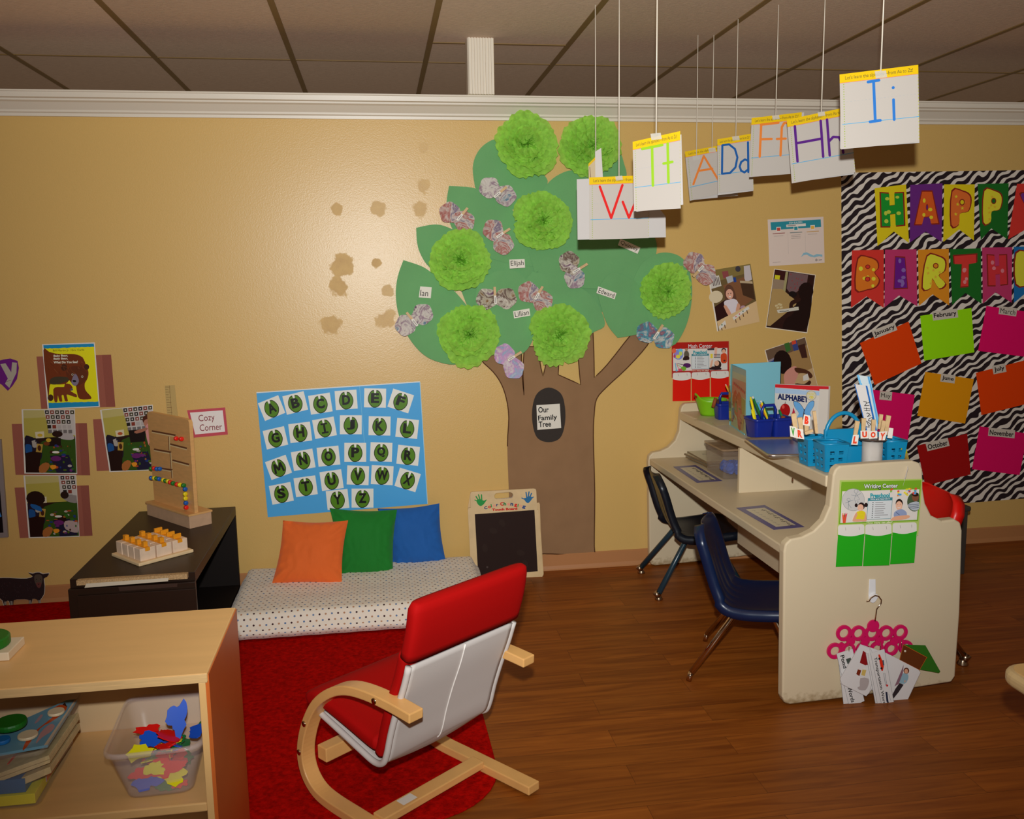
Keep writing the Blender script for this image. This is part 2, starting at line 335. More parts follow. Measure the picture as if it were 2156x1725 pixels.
for i, (lab, pts, (a, c)) in enumerate(leaves):
    P = smooth(pts, 4, sharp=(0, c) if i in (3, 4, 5, 6, 9, 10) else (0,)); off = .0035+.0022*i; n = len(P); A, B = P[0], P[c*4]
    b = MB(); vs = []
    for x, y in P: vs.append(WALL.p(x, y, off))
    dx, dy = B[0]-A[0], B[1]-A[1]; LL = dx*dx+dy*dy; nb = n
    for x, y in P:
        t = max(0.02, min(.98, ((x-A[0])*dx+(y-A[1])*dy)/LL)); vs.append(WALL.p(A[0]+dx*t, A[1]+dy*t, off+.0045*math.sin(math.pi*t)+.0004))
    b.add(vs, [(j, (j+1) % n, nb+(j+1) % n, nb+j) for j in range(n)], (84, 136, 88))
    edge = MB(); b.add([WALL.p(x, y, off) for x, y in P]+[WALL.p(x, y, off-.0012) for x, y in P], [(j, (j+1) % n, n+(j+1) % n, n+j) for j in range(n)])
    tag(b.build('paper_leaf', LEAFM), lab, 'paper leaf', 'large green paper leaves of the wall tree')
# tissue pompoms
TIS = [mat('lime_tissue_paper', (150, 194, 80), rough=.6, trans=.42, spec=.12, var=.16, vs=45)]
def pompom(c, R, seed):
    rd = random.Random(seed); b = MB(); layers = 9
    for l in range(layers):
        t = l/(layers-1); npet = 7 if l < 6 else 5; ra = R*(1-.62*t); z0 = .008+.055*t
        for k in range(npet):
            a0 = 2*math.pi*(k/npet)+rd.uniform(-.2, .2)+l*.5; half = math.pi/npet*1.35; rr = ra*rd.uniform(.86, 1.07); lift = (.25+.95*t)*rd.uniform(.7, 1.3)
            sc = rd.uniform(4, 6); tw = rd.uniform(-.25, .25); ph = rd.uniform(0, 6)
            def fn(u, v):
                a = a0+(v-.5)*2*half*(.35+.65*u); r = rr*(.1+.9*u); r *= 1-(.12*(abs(2*v-1))**2+.07*(1-abs(math.sin(sc*math.pi*v))))*u**2
                z = z0+rr*lift*u*u*.38+.008*math.sin(sc*1.3*v*math.pi+ph)*u+.009*math.sin(4*u+ph)*v+tw*(v-.5)*.06*u
                return c+V((r*math.cos(a), -z, r*math.sin(a)))
            b.grid(fn, 4, 13, (140, 200, 52))
    for k in range(26):                           # crumpled centre
        a = rd.uniform(0, 6.28); r0 = rd.uniform(0, R*.42); aa = rd.uniform(0, 6.28); w = R*rd.uniform(.16, .3); ph = rd.uniform(0, 6)
        p = c+V((r0*math.cos(a), -.04, r0*math.sin(a)))
        def fn(u, v):
            s_ = (v-.5)*2*w; return p+V((math.cos(aa)*s_+.01*math.sin(5*v+ph)*u, -(.035*u+.006*math.sin(9*v+ph)), math.sin(aa)*s_+.012*math.cos(4*v+ph)*u))
        b.grid(fn, 3, 9, (140, 200, 52))
    return b
poms = [(1104, 309, 63, 'at the very top of the tree, touching the crown moulding'), (1238, 313, 62, 'behind the hanging card strings at the upper right'), (1138, 466, 60, 'in the upper middle of the crown'),
        (964, 547, 63, 'on the left side of the crown, middle height'), (1394, 613, 60, 'at the far right of the crown'), (985, 703, 64, 'at the lower left of the crown'), (1172, 703, 63, 'low in the middle, above the trunk')]
for i, (x, y, r, lab) in enumerate(poms):
    o = pompom(WALL.p(x, y, .03), r/461*1.09, 11+i).build('tissue_pompom', TIS); tag(o, 'lime green tissue paper pompom '+lab, 'pompom', 'tissue pompoms on the paper tree')
# butterflies of dyed coffee filters and clothespins
def dye(name, cols, seed):
    m = mat(name, rough=.7, trans=.15, spec=.2); n, L, b = nodes(m)
    g = n.new('ShaderNodeTexCoord'); nz = n.new('ShaderNodeTexNoise'); nz.inputs['Scale'].default_value = 15; nz.inputs['Detail'].default_value = 3; nz.inputs['Distortion'].default_value = 1.5
    mp = n.new('ShaderNodeMapping'); mp.inputs['Location'].default_value = (seed*3.1, seed*1.7, seed); L.new(g.outputs['Object'], mp.inputs[0]); L.new(mp.outputs[0], nz.inputs['Vector'])
    cr = n.new('ShaderNodeValToRGB'); L.new(nz.outputs[0], cr.inputs[0]); el = cr.color_ramp.elements
    while len(el) < len(cols): el.new(.5)
    for i, c in enumerate(cols): el[i].position = .3+.42*i/(len(cols)-1); el[i].color = (*alb(c), 1)
    L.new(cr.outputs[0], b.inputs['Base Color'])
    for x in n:
        if x.type == 'BSDF_TRANSLUCENT': L.new(cr.outputs[0], x.inputs[0])
    return m
DY = [dye('dyed_filter_purple', [(96, 70, 92), (176, 168, 160), (186, 178, 170), (130, 106, 120), (180, 172, 166), (84, 110, 128)], 1),
      dye('dyed_filter_red', [(134, 62, 66), (176, 158, 150), (150, 88, 82), (182, 172, 164), (110, 96, 116), (182, 172, 164)], 2),
      dye('dyed_filter_brown', [(118, 86, 52), (168, 158, 140), (92, 70, 62), (184, 176, 162), (100, 66, 90)], 3),
      dye('dyed_filter_blue', [(80, 96, 122), (178, 174, 168), (58, 126, 142), (132, 80, 96), (186, 178, 168)], 4),
      dye('dyed_filter_pink', [(168, 112, 164), (188, 178, 178), (176, 134, 172), (136, 154, 176), (192, 182, 178)], 5)]
WOODP = mat('clothespin_wood', (176, 146, 104), rough=.6, var=.1, vs=60)
def wing(cx, cy, toward, rx, off, seed):
    rd = random.Random(seed); ang = math.atan2(toward[1]-cy, toward[0]-cx); b = MB(); c = WALL.p(cx, cy, off); n = 30
    def fn(u, v):
        w = 2*math.pi*v; r = rx*(1+.05*math.sin(5*w+seed)+.3*max(0, math.cos(w-ang))**10)*u
        z = .012*u*u*abs(math.sin(w*1.5+seed))+.004*math.sin(w*13)*u
        return WALL.p(cx+r*math.cos(w), cy+r*math.sin(w)*1.02, off+z)
    b.grid(fn, 7, 41, (200, 200, 200)); return b
bfl = [((1028, 397), (1062, 414), (1037, 418), (1063, 396), 0, 'dark violet filter paper butterfly, topmost on the tree'), ((945, 449), (976, 468), (960, 466), (982, 440), 1, 'pink and grey filter butterfly at the upper left edge of the tree'),
       ((1036, 485), (1057, 515), (1042, 501), (1070, 483), 1, 'red and blue filter butterfly in the upper left middle of the tree'), ((1194, 552), (1206, 586), (1200, 575), (1231, 556), 2, 'orange and teal filter butterfly right of the crown centre'),
       ((1022, 629), (1063, 628), (1040, 640), (1038, 604), 2, 'brown filter butterfly with an upright clothespin'), ((1109, 615), (1139, 634), (1122, 630), (1138, 603), 1, 'white and red filter butterfly above the lower middle pompom'),
       ((853, 684), (889, 661), (878, 685), (855, 657), 0, 'white and violet butterfly on the far left leaf edge'), ((1059, 745), (1079, 774), (1066, 757), (1094, 739), 4, 'pink filter butterfly hanging lowest beside the trunk'),
       ((1455, 553), (1480, 578), (1472, 560), (1451, 583), 1, 'maroon filter butterfly at the far right on the bare wall'), ((1356, 699), (1392, 711), (1369, 712), (1388, 683), 3, 'pale blue filter butterfly over the right branch')]
for i, (w1, w2, p0, p1, mi, lab) in enumerate(bfl):
    c = WALL.p((w1[0]+w2[0])/2, (w1[1]+w2[1])/2, .036); t = thing('paper_butterfly', lab, 'paper butterfly', c, group='filter paper butterflies')
    for j, (w, o2) in enumerate(((w1, w2), (w2, w1))): wing(w[0], w[1], o2, 21.5, .034, i*3+j).build('wing', DY[mi if j == 0 or i != 3 else 0], t)
    s = Sheet(WALL, .05); dx, dy = p1[0]-p0[0], p1[1]-p0[1]; L_ = math.hypot(dx, dy); nx, ny = -dy/L_*2.6, dx/L_*2.6
    s.base([(p0[0]-nx, p0[1]-ny), (p1[0]-nx, p1[1]-ny), (p1[0]+nx, p1[1]+ny), (p0[0]+nx, p0[1]+ny)], (176, 146, 104), .007)
    po = s.build('clothespin', WOODP, t); s = Sheet(WALL, .0575); s.base([(p0[0]-nx, p0[1]-ny), (p0[0]+dx*.5-nx, p0[1]+dy*.5-ny), (p0[0]+dx*.5+nx, p0[1]+dy*.5+ny), (p0[0]+nx, p0[1]+ny)], (200, 192, 182), .0006)
    s.line([(p0[0]+dx*.08, p0[1]+dy*.08), (p0[0]+dx*.4, p0[1]+dy*.4)], 1.1, (90, 84, 90)); lb = s.build('paper_label', PRINT, t)
# name tags
tags = [([(1070, 547), (1102, 546), (1103, 564), (1071, 566)], 'Elijah', 'white name tag in the middle of the tree below the upper pompom'), ([(884, 603), (908, 605), (906, 628), (881, 626)], 'Ian', 'square white name tag on the far left leaf'),
        ([(1078, 655), (1112, 649), (1114, 664), (1080, 670)], 'Lillian', 'white name tag between the two lowest pompoms'), ([(1256, 603), (1294, 617), (1290, 630), (1252, 617)], 'Edward', 'white name tag tilted on the right side of the tree'),
        ([(1302, 503), (1344, 522), (1338, 535), (1297, 517)], 'Quincey', 'tilted name tag in the shadow below the hanging card at the right')]
for q, t, lab in tags:
    s = Sheet(WALL, .033); s.base(q, (196, 190, 178))
    qtext(s, q, t, .08, .3 if t == 'Ian' else .15, .75 if t == 'Ian' else .93, .85, (25, 22, 22)); tag(s.build('name_tag', PRINT), lab, 'name tag', 'name tags on the paper tree')
# ---------------------------------------------------------------- alphabet poster
PO = lambda x, y: (500+x/2.875, 780+y/2.875)
pq = [(540, 827), (884, 804), (900, 1061), (564, 1089)]
s = Sheet(WALL, .001); s.base(pq, (66, 142, 192), .0012)
s.line([(757, 813), (768, 940)], .8, (110, 170, 206)); s.line([pq[0], pq[1]], 2.2, (186, 190, 190)); s.line([pq[1], pq[2]], 1.4, (140, 176, 200))
poster = tag(s.build('alphabet_poster', GLOSS), 'blue laminated poster of lily pad letters A to Z above the cushions', 'poster')
CARDS = [('A', 207, 228, -22), ('B', 350, 197, -14), ('C', 502, 201, -9), ('D', 658, 178, -4), ('E', 833, 167, 1), ('F', 988, 185, 18), ('G', 230, 408, -13), ('H', 380, 375, -7), ('I', 527, 347, -10), ('J', 686, 329, 0), ('K', 860, 336, 1), ('L', 1027, 351, 6),
 ('M', 249, 587, -20), ('N', 398, 541, -10), ('O', 551, 519, -6), ('P', 713, 496, 0), ('Q', 870, 494, 2), ('R', 1033, 514, 6), ('S', 266, 744, -11), ('T', 413, 701, -8), ('U', 570, 664, -8), ('V', 729, 635, 2), ('W', 876, 634, 3), ('X', 1030, 663, 17), ('Y', 606, 781, -6), ('Z', 757, 773, 0)]
def rot(cx, cy, a, x, y): a = math.radians(a); return (cx+x*math.cos(a)-y*math.sin(a), cy+x*math.sin(a)+y*math.cos(a))
for ch, x, y, a in CARDS:
    cx, cy = PO(x, y); s = Sheet(WALL, .0024); s.base([rot(cx, cy, a, *p) for p in ((-23, -20), (23, -20), (23, 20), (-23, 20))], (200, 196, 188), .0004)
    c = s.build('letter_card', GLOSS, poster)
    R_ = lambda P: [rot(cx, cy+1, a, *p) for p in P]
    pad = [(-2.5, -17), (-8, -15), (-13, -7), (-14.5, 2), (-12, 10), (-6, 17), (0, 18.5), (7, 16), (12, 10), (14.5, 2), (13, -7), (8, -15), (2.5, -17), (1.6, -9), (0, -4), (-1.6, -9)]
    s = Sheet(WALL, .0030); pad = smooth(pad, 3, sharp=(0, 12, 13, 14, 15)); s.poly(R_([(p[0]*1.05, p[1]*1.05) for p in pad]), (36, 44, 20)); s.poly(R_([(p[0]*.95, p[1]*.95) for p in pad]), (72, 112, 26)); s.build('lily_pad', GLOSS, c)
    s = Sheet(WALL, .0034); w = {'I': 6, 'W': 12, 'M': 11}.get(ch, 8.6); p0 = rot(cx, cy, a, -w, 10.5); p1 = rot(cx, cy, a, w, 10.5)
    if ch == 'I':
        for P in ([(-2.2, -11), (2.2, -11), (2.2, 11), (-2.2, 11)], [(-7, -11), (7, -11), (7, -7.5), (-7, -7.5)], [(-7, 7.5), (7, 7.5), (7, 11), (-7, 11)]): s.poly(R_(P), (24, 24, 20))
    elif ch == 'M':
        MP = R_([(-9, 10), (-6.5, -10), (0, 5), (6.5, -10), (9, 10)])
        for a_, b_ in zip(MP[:-1], MP[1:]): s.line([a_, b_], 4.4, (24, 24, 20))
    else: s.text(ch, *p0, *p1, 21, (24, 24, 20), bold=.045)
    s.build('letter', GLOSS, c)
# ---------------------------------------------------------------- left wall papers
BK = (132, 76, 62); BK2 = (122, 68, 56)
def paper(name, pts, col, lab, cat, off=.001, m=CARD, group=None, extra=None, parts=()):
    s = Sheet(WALL, off); s.base(pts, col)
    if extra: extra(s)
    o = tag(s.build(name, m), lab, cat, group); return o
def backing(pts, split, lab):
    s = Sheet(WALL, .0008); s.base(pts, BK); x0 = split
    s.poly([(x0, pts[0][1]+(pts[1][1]-pts[0][1])*(x0-pts[0][0])/(pts[1][0]-pts[0][0])), pts[1], pts[2], (x0+pts[2][0]-pts[1][0], pts[2][1]+(pts[3][1]-pts[2][1])*.12)], BK2)
    tag(s.build('construction_paper', CARD), lab, 'construction paper', 'brown backing papers behind the left wall photos')
backing([(77, 751), (234, 747), (243, 857), (87, 861)], 215, 'brown construction paper behind the yellow book cover print')
backing([(25, 893), (183, 891), (190, 1001), (33, 1000)], 165, 'brown construction paper behind the upper of two stacked photos')
backing([(196, 883), (316, 878), (322, 988), (204, 992)], 300, 'brown construction paper behind the photo next to the bead toy')
backing([(31, 1027), (187, 1022), (195, 1128), (42, 1133)], 170, 'brown construction paper behind the lowest left photo')
# book cover print with plain generic bears
A5 = lambda x, y: (x/5.75, 700+y/5.75)
def A5s(P): return [A5(*p) for p in P]
s = Sheet(WALL, .0034); s.base([(89, 725), (200, 721), (211, 857), (101, 862)], (190, 186, 180)); s.poly([(92, 727), (198, 723.5), (208.5, 855), (103.5, 859.5)], (214, 190, 22))
jag = lambda x0, y0, x1, y1, n, amp: [(x0+(x1-x0)*i/n, y0+(y1-y0)*i/n+random.uniform(-amp, amp)) for i in range(n+1)]
s.poly([(92, 727), (198, 723.5)]+jag(199, 730.5, 92.6, 734, 24, .7), (24, 118, 160)); s.poly(jag(103, 848.5, 208, 845.5, 24, .7)+[(208.5, 855), (103.5, 859.5)], (24, 118, 160))
brn, dk = (98, 44, 20), (62, 34, 22)
s.poly(A5s(smooth([(530, 215), (600, 235), (720, 262), (900, 262), (1000, 300), (1040, 380), (1075, 480), (1062, 560), (1030, 620), (1040, 700), (1100, 770), (1100, 805), (970, 805), (935, 720), (920, 640), (860, 570), (800, 620), (700, 630), (620, 620), (600, 700), (595, 800), (570, 640)], 3)), brn)
s.poly(A5s(smooth([(620, 560), (700, 535), (830, 545), (840, 580), (700, 628), (610, 620)], 3)), (58, 50, 36)); s.ell(*A5(780, 425), 6.5, 7, 0, dk); s.ell(*A5(1052, 418), 5.5, 6, 0, dk)
s.poly(A5s(smooth([(800, 480), (880, 410), (990, 420), (1060, 500), (1030, 590), (930, 650), (860, 600)], 3)), (84, 40, 22)); s.poly(A5s(smooth([(900, 510), (930, 510), (960, 590), (920, 648), (868, 610)], 3)), (110, 100, 118))
for p in ((882, 510), (1000, 535)): s.ell(*A5(*p), 2.3, 2.3, 0, (170, 160, 140)); s.ell(*A5(*p), 1.3, 1.3, 0, (20, 16, 14))
s.ell(*A5(905, 588), 4, 2.3, 10, (24, 22, 26)); s.ell(*A5(618, 790), 6, 7, 0, dk)
s.poly(A5s(smooth([(650, 690), (700, 660), (780, 660), (790, 620), (850, 625), (885, 670), (860, 710), (930, 750), (930, 785), (850, 760), (810, 755), (828, 828), (790, 828), (775, 760), (750, 765), (760, 832), (725, 832), (705, 760), (700, 835), (665, 835)], 2)), (104, 48, 24)); s.ell(*A5(872, 690), 3, 2.6, 0, (80, 74, 84))
for i in range(34):
    x, y = random.uniform(560, 1010), random.uniform(270, 480); s.line([A5(x, y), A5(x+random.uniform(10, 45), y+random.uniform(15, 60))], .5, random.choice([(130, 76, 46), (64, 34, 20), (120, 60, 30)]), adv=(i == 33))
s.text('Bill Martin Jr / Eric Carle', *A5(648, 238), *A5(1024, 228), 5.2, (70, 54, 14), bold=.01)
for t, y, x1, h in (('Baby Bear,', 303, 828, 5.6), ('Baby Bear,', 338, 828, 5.6), ('What Do You See?', 376, 948, 5.2)): s.text(t, *A5(655, y), *A5(x1, y-5), h, (205, 196, 178), bold=.03)
tag(s.build('book_cover_print', GLOSS), 'yellow book cover print of a big and a small brown bear on the left wall', 'wall picture')
# three classroom photos
def photo(q, seed, lab, nm='wall_photo'):
    rd = random.Random(seed); s = Sheet(WALL, .0026); s.base(q, (186, 180, 170)); R = lambda P, c: qpoly(s, q, [(min(.99, max(.03, u)), min(.985, max(.01, v))) for u, v in P], c); E = lambda *a: qell(s, q, *a)
    R([(.03, .01), (.99, .01), (.99, .985), (.03, .985)], (36, 20, 14)); R([(.03, .01), (.99, .01), (.99, .42), (.03, .45)], (150, 138, 62)); R([(.03, .01), (.99, .01), (.99, .1), (.03, .14)], (160, 148, 92))
    R([(.42 if seed != 3 else .66, .01), (.99, .01), (.99, .40), (.5 if seed != 3 else .68, .36)], (164, 156, 150))
    x0 = .44 if seed != 3 else .70; k = 0
    for r in range(5):
        for c in range(6 if seed != 3 else 4):
            x, y = x0+r*.012+c*.095, .015+r*.075
            if x > .92: continue
            col = ((30, 26, 24), (110, 46, 34), (48, 44, 26))[(r+c) % 3] if r < 3 or c < 2 else (150, 142, 138)
            if r == 4: col = (96, 90, 88)
            R([(x, y), (x+.07, y), (x+.07, y+.055), (x, y+.055)], col)
            if r < 3: R([(x+.022, y+.018), (x+.05, y+.018), (x+.05, y+.04), (x+.022, y+.04)], (176, 168, 160))
    R(smooth([(.36, .5), (.99, .46), (.99, .98), (.3, .98), (.25, .8)], 3), (42, 66, 18)); R([(.5, .72), (.86, .7), (.97, .97), (.62, .985)], (26, 24, 44))
    R(smooth([(.04, .44), (.15, .42), (.3, .5), (.36, .66), (.3, .8), (.04, .8)], 3), (28, 22, 34)); R(smooth([(.05, .55), (.16, .56), (.16, .68), (.06, .7)], 3), (24, 66, 116)); R([(.04, .68), (.35, .62), (.28, .98), (.04, .98)], (30, 14, 10))
    for i in range(3): R([(.17+i*.045, .49+i*.02), (.24+i*.02, .47+i*.03), (.22+i*.02, .6), (.18+i*.03, .58)], (140, 134, 126))
    R([(.24, .35), (.41, .34), (.41, .44), (.25, .45)], (178, 168, 140)); E(.33, .4, .05, .025, ((170, 140, 40), (150, 70, 34), (40, 50, 70))[seed-1])
    R([(.27, .53), (.38, .54), (.35, .67), (.24, .66)], (150, 120, 50)); E(.31, .6, .035, .045, (60, 30, 16))
    if seed == 2:
        E(.9, .22, .11, .08, (66, 30, 18)); E(.88, .27, .07, .06, (150, 100, 80)); R(smooth([(.84, .32), (.99, .3), (.99, .6), (.88, .6)], 3), (180, 120, 116)); R([(.5, .36), (.84, .36), (.82, .55), (.52, .55)], (24, 16, 14)); R(smooth([(.62, .38), (.86, .34), (.86, .38), (.66, .42)], 2), (140, 90, 70))
    elif seed == 1:
        R(smooth([(.68, .38), (.9, .37), (.98, .44), (.9, .47), (.7, .45)], 3), (150, 142, 140)); E(.66, .38, .1, .05, (36, 18, 14)); R([(.42, .44), (.72, .44), (.72, .56), (.48, .57)], (26, 16, 14)); E(.49, .475, .05, .03, (170, 140, 40)); E(.45, .53, .06, .03, (96, 48, 20))
    else:
        E(.2, .37, .18, .12, (30, 16, 12)); R(smooth([(.72, .34), (.99, .33), (.99, .45), (.8, .42)], 3), (120, 112, 108)); E(.76, .32, .08, .06, (34, 20, 16)); E(.68, .72, .09, .08, (30, 16, 12)); R(smooth([(.74, .74), (.98, .76), (.98, .93), (.74, .87)], 3), (150, 130, 126)); R(smooth([(.1, .45), (.28, .5), (.3, .58), (.12, .52)], 2), (26, 76, 130))
    for i in range(34):
        x, y = rd.uniform(.4, .95), rd.uniform(.56, .95); E(x, y, rd.uniform(.008, .05), rd.uniform(.006, .025), rd.choice([(130, 80, 30), (36, 84, 24), (150, 60, 30), (90, 36, 90), (150, 140, 130), (30, 46, 100), (54, 26, 16), (60, 80, 16)]), 8)
    E(.62, .66, .07, .018, (190, 184, 174)); E(.62, .76, .1, .04, (86, 30, 84)); R(smooth([(.3, .88), (.42, .82), (.5, .86), (.42, .97), (.3, .98)], 2), (140, 84, 40)); R(smooth([(.5, .87), (.6, .86), (.62, .9), (.54, .93)], 2), (190, 120, 30))
    tag(s.build(nm, GLOSS), lab, 'photo', 'classroom photos on the left wall')
photo([(46, 862), (158, 862), (163, 998), (52, 997)], 1, 'photo of children on a play rug, upper of two stacked on the left wall')
photo([(211, 863), (322, 852), (328, 990), (231, 994)], 2, 'classroom photo partly behind the wooden bead toy')
photo([(50, 1001), (161, 1000), (168, 1130), (61, 1133)], 3, 'photo of children bending over toys, lowest on the left wall')
# purple shield with a letter
s = Sheet(WALL, .001); s.base([(-30, 765), (-10, 762), (8, 757), (22, 755), (37, 760), (40, 775), (36, 798), (27, 812), (17, 823), (4, 810), (-14, 800), (-30, 795)], (92, 26, 104), .0012)
s.poly([(1, 767), (12, 765), (24, 784), (26, 763), (36, 764), (35, 785), (20, 817), (11, 808), (17, 797)], (150, 142, 128)); s.line([(14, 804), (24, 800)], .6, (60, 50, 50))
tag(s.build('shield_cutout', CARD), 'purple shield cut-out with a grey letter at the left frame edge', 'paper cut-out')
# dark framed picture cut by the left frame edge
s = Sheet(WALL, .001); s.base([(-70, 920), (4, 925), (19, 1130), (-60, 1134)], (116, 106, 104), .012)
fr = tag(s.build('framed_picture', mat('grey_frame', (116, 106, 104), rough=.4)), 'grey framed dark picture cut off by the left edge of the view', 'picture frame')
s = Sheet(WALL, .0135); s.poly([(-64, 930), (-5, 932), (10, 1120), (-54, 1124)], (14, 11, 14)); s.poly([(-5, 1062), (-1, 1068), (6, 1086), (-4, 1090)], (52, 110, 170)); s.poly([(-4, 1068), (0, 1074), (2, 1090), (-4, 1092)], (170, 176, 186)); s.build('picture', GLOSS, fr)
s = Sheet(WALL, .001); s.base([(347, 812), (368, 811), (376, 890), (353, 890)], (158, 134, 84), .0012); s.line([(357, 812), (363, 890)], .7, (96, 72, 40))
for i in range(14): s.line([(348+i*.5, 815+i*5.4), (348+i*.5+(6 if i % 2 else 10), 815+i*5.4)], .7, (100, 74, 42), adv=False)
tag(s.build('wooden_ruler', CARD), 'short wooden ruler standing on the wall above the bead toy', 'ruler')
q = [(394, 864), (474, 858), (480, 915), (407, 922)]
s = Sheet(WALL, .001); s.base(q, (164, 66, 76)); s.poly([(400, 869), (469, 864), (474, 909), (411, 915)], (196, 190, 186)); s.text('Cozy', 419, 892, 453, 889, 18, (112, 40, 48)).text('Corner', 421, 908, 468, 905, 14, (112, 40, 48))
tag(s.build('corner_sign', PRINT), 'white Cozy Corner sign with a dark red border', 'sign')
# generic dark sheep cut-out
A6 = lambda x, y: (x/5.565, 980+y/5.565)
def A6s(P): return [A6(*p) for p in P]
body = smooth([(-40, 1330), (60, 1305), (200, 1310), (330, 1312), (400, 1290), (370, 1262), (350, 1243), (400, 1255), (430, 1245), (480, 1242), (520, 1260), (590, 1250), (570, 1290), (530, 1315), (540, 1400), (530, 1500), (490, 1560), (492, 1610), (470, 1600), (455, 1560), (400, 1550), (385, 1610), (355, 1612), (352, 1560), (250, 1555), (180, 1565), (175, 1628), (140, 1630), (125, 1575), (90, 1580), (95, 1622), (65, 1622), (50, 1570), (0, 1530), (-40, 1480)], 2)
s = Sheet(WALL, .017); cx = sum(p[0] for p in body)/len(body); cy = sum(p[1] for p in body)/len(body)
s.base(A6s([(cx+(x-cx)*1.025, cy+(y-cy)*1.03-2) for x, y in body]), (176, 166, 150)); s.poly(A6s(body), (38, 25, 26))
s.poly(A6s(smooth([(430, 1270), (500, 1270), (515, 1340), (480, 1418), (450, 1400), (420, 1330)], 3)), (72, 60, 50)); s.poly(A6s(smooth([(440, 1365), (500, 1360), (490, 1415), (460, 1418)], 3)), (88, 48, 44)); s.poly(A6s([(462, 1375), (480, 1372), (472, 1392)]), (40, 20, 20))
for x in (445, 492): s.ell(*A6(x, 1320), 1.2, 1, 0, (20, 16, 16))
for P in ([(70, 1580), (95, 1580), (92, 1620), (68, 1618)], [(140, 1575), (165, 1575), (170, 1625), (145, 1625)], [(358, 1565), (380, 1565), (382, 1608), (360, 1608)], [(465, 1565), (485, 1562), (488, 1602), (472, 1598)]): s.poly(A6s(P), (120, 112, 104), adv=False)
for i in range(40):
    x, y = random.uniform(0, 500), random.uniform(1330, 1530); s.line([A6(x, y), A6(x+random.uniform(5, 14), y+random.uniform(6, 22))], .6, (58, 44, 44), adv=(i == 39))
tag(s.build('sheep_cutout', CARD), 'dark woolly sheep cut-out on the baseboard at far left', 'paper cut-out')
# ---------------------------------------------------------------- right wall papers
A4 = lambda x, y: (1380+x/3.921, 420+y/3.921)
def A4s(P): return [A4(*p) for p in P]
q = A4s([(925, 167), (1385, 143), (1395, 523), (940, 551)])
s = Sheet(WALL, .001); s.base(q, (190, 172, 160)); qpoly(s, q, [(.05, .06), (.95, .055), (.955, .22), (.055, .23)], (38, 118, 130)); qtext(s, q, 'STEM BUILDERS', .38, .075, .62, .115, (200, 196, 186), .02)
qpoly(s, q, [(.33, .13), (.68, .125), (.68, .18), (.33, .185)], (196, 186, 176)); qpoly(s, q, [(.35, .147), (.5, .145), (.5, .163), (.35, .165)], (130, 118, 112))
for i, (u, c) in enumerate(((.19, (170, 60, 50)), (.5, (40, 120, 130)), (.8, (200, 150, 60)))):
    qpoly(s, q, [(u-.04, .17), (u+.04, .17), (u+.04, .27), (u-.04, .27)], (200, 190, 180)); qpoly(s, q, [(u-.03, .185), (u+.03, .185), (u+.03, .255), (u-.03, .255)], c)
    qpoly(s, q, [(u-.11, .302), (u+.11, .3), (u+.11, .315), (u-.11, .317)], ((130, 70, 66), (84, 100, 100), (170, 130, 70))[i])
    for j in range((1, 3, 1)[i]): qpoly(s, q, [(u-.09, .36+j*.035), (u+.08, .36+j*.035), (u+.08, .367+j*.035), (u-.09, .367+j*.035)], (130, 118, 112))
for u in (.35, .66): qpoly(s, q, [(u, .3), (u+.003, .3), (u+.003, .76), (u, .76)], (150, 140, 134))
qpoly(s, q, [(.57, .85), (.62, .76), (.68, .75), (.74, .79), (.8, .83), (.86, .8), (.96, .82), (.96, .87), (.9, .85), (.82, .87), (.74, .85), (.68, .8), (.62, .81)], (120, 156, 168)); qell(s, q, .85, .93, .018, .025, (70, 66, 66)); qell(s, q, .85, .93, .01, .014, (190, 172, 160)); qtext(s, q, 'LaRose', .88, .915, .95, .945, (90, 84, 84)) if 0 else None
qpoly(s, q, [(.06, .925), (.2, .92), (.2, .926), (.06, .931)], (110, 100, 96)); qpoly(s, q, [(.89, .925), (.95, .922), (.95, .938), (.89, .941)], (110, 104, 100))
tag(s.build('activity_sheet', PRINT), 'white activity sheet with a teal header, highest paper on the right wall', 'paper sheet')
# photo of a girl at a table
q = A4s([(425, 592), (783, 532), (857, 1010), (508, 1090)])
s = Sheet(WALL, .001); s.base(q, (196, 186, 172)); R = lambda P, c: qpoly(s, q, P, c); E = lambda *a: qell(s, q, *a)
R([(.03, 0), (1, 0), (1, .9), (.03, 1)], (92, 74, 44)); R([(.03, 0), (1, 0), (1, .14), (.03, .2)], (112, 96, 52)); R([(.03, .12), (.25, .1), (.27, .28), (.03, .3)], (176, 170, 160))
for i in range(5): R([(.08+.035*i, .13), (.095+.035*i, .13), (.1+.035*i, .26), (.085+.035*i, .26)], (60, 40, 40))
R([(.33, .05), (.47, .05), (.47, .16), (.34, .17)], (120, 60, 60)); R([(.4, .15), (.55, .14), (.56, .26), (.42, .27)], (150, 150, 150)); E(.7, .05, .06, .05, (54, 50, 56)); R([(.84, .02), (.98, .02), (.98, .27), (.8, .3)], (170, 160, 160)); R([(.3, .28), (.8, .2), (.95, .6), (.5, .75)], (110, 72, 46)); R([(.7, .25), (.98, .3), (.98, .62), (.72, .5)], (60, 40, 26)); R([(.7, .25), (.98, .3), (.98, .34), (.7, .29)], (160, 140, 110))
R([(.56, .18), (.62, .18), (.62, .26), (.56, .26)], (30, 56, 120)); R([(.03, .6), (.35, .5), (.4, .8), (.03, .84)], (40, 16, 14)); E(.1, .44, .16, .1, (186, 170, 140))
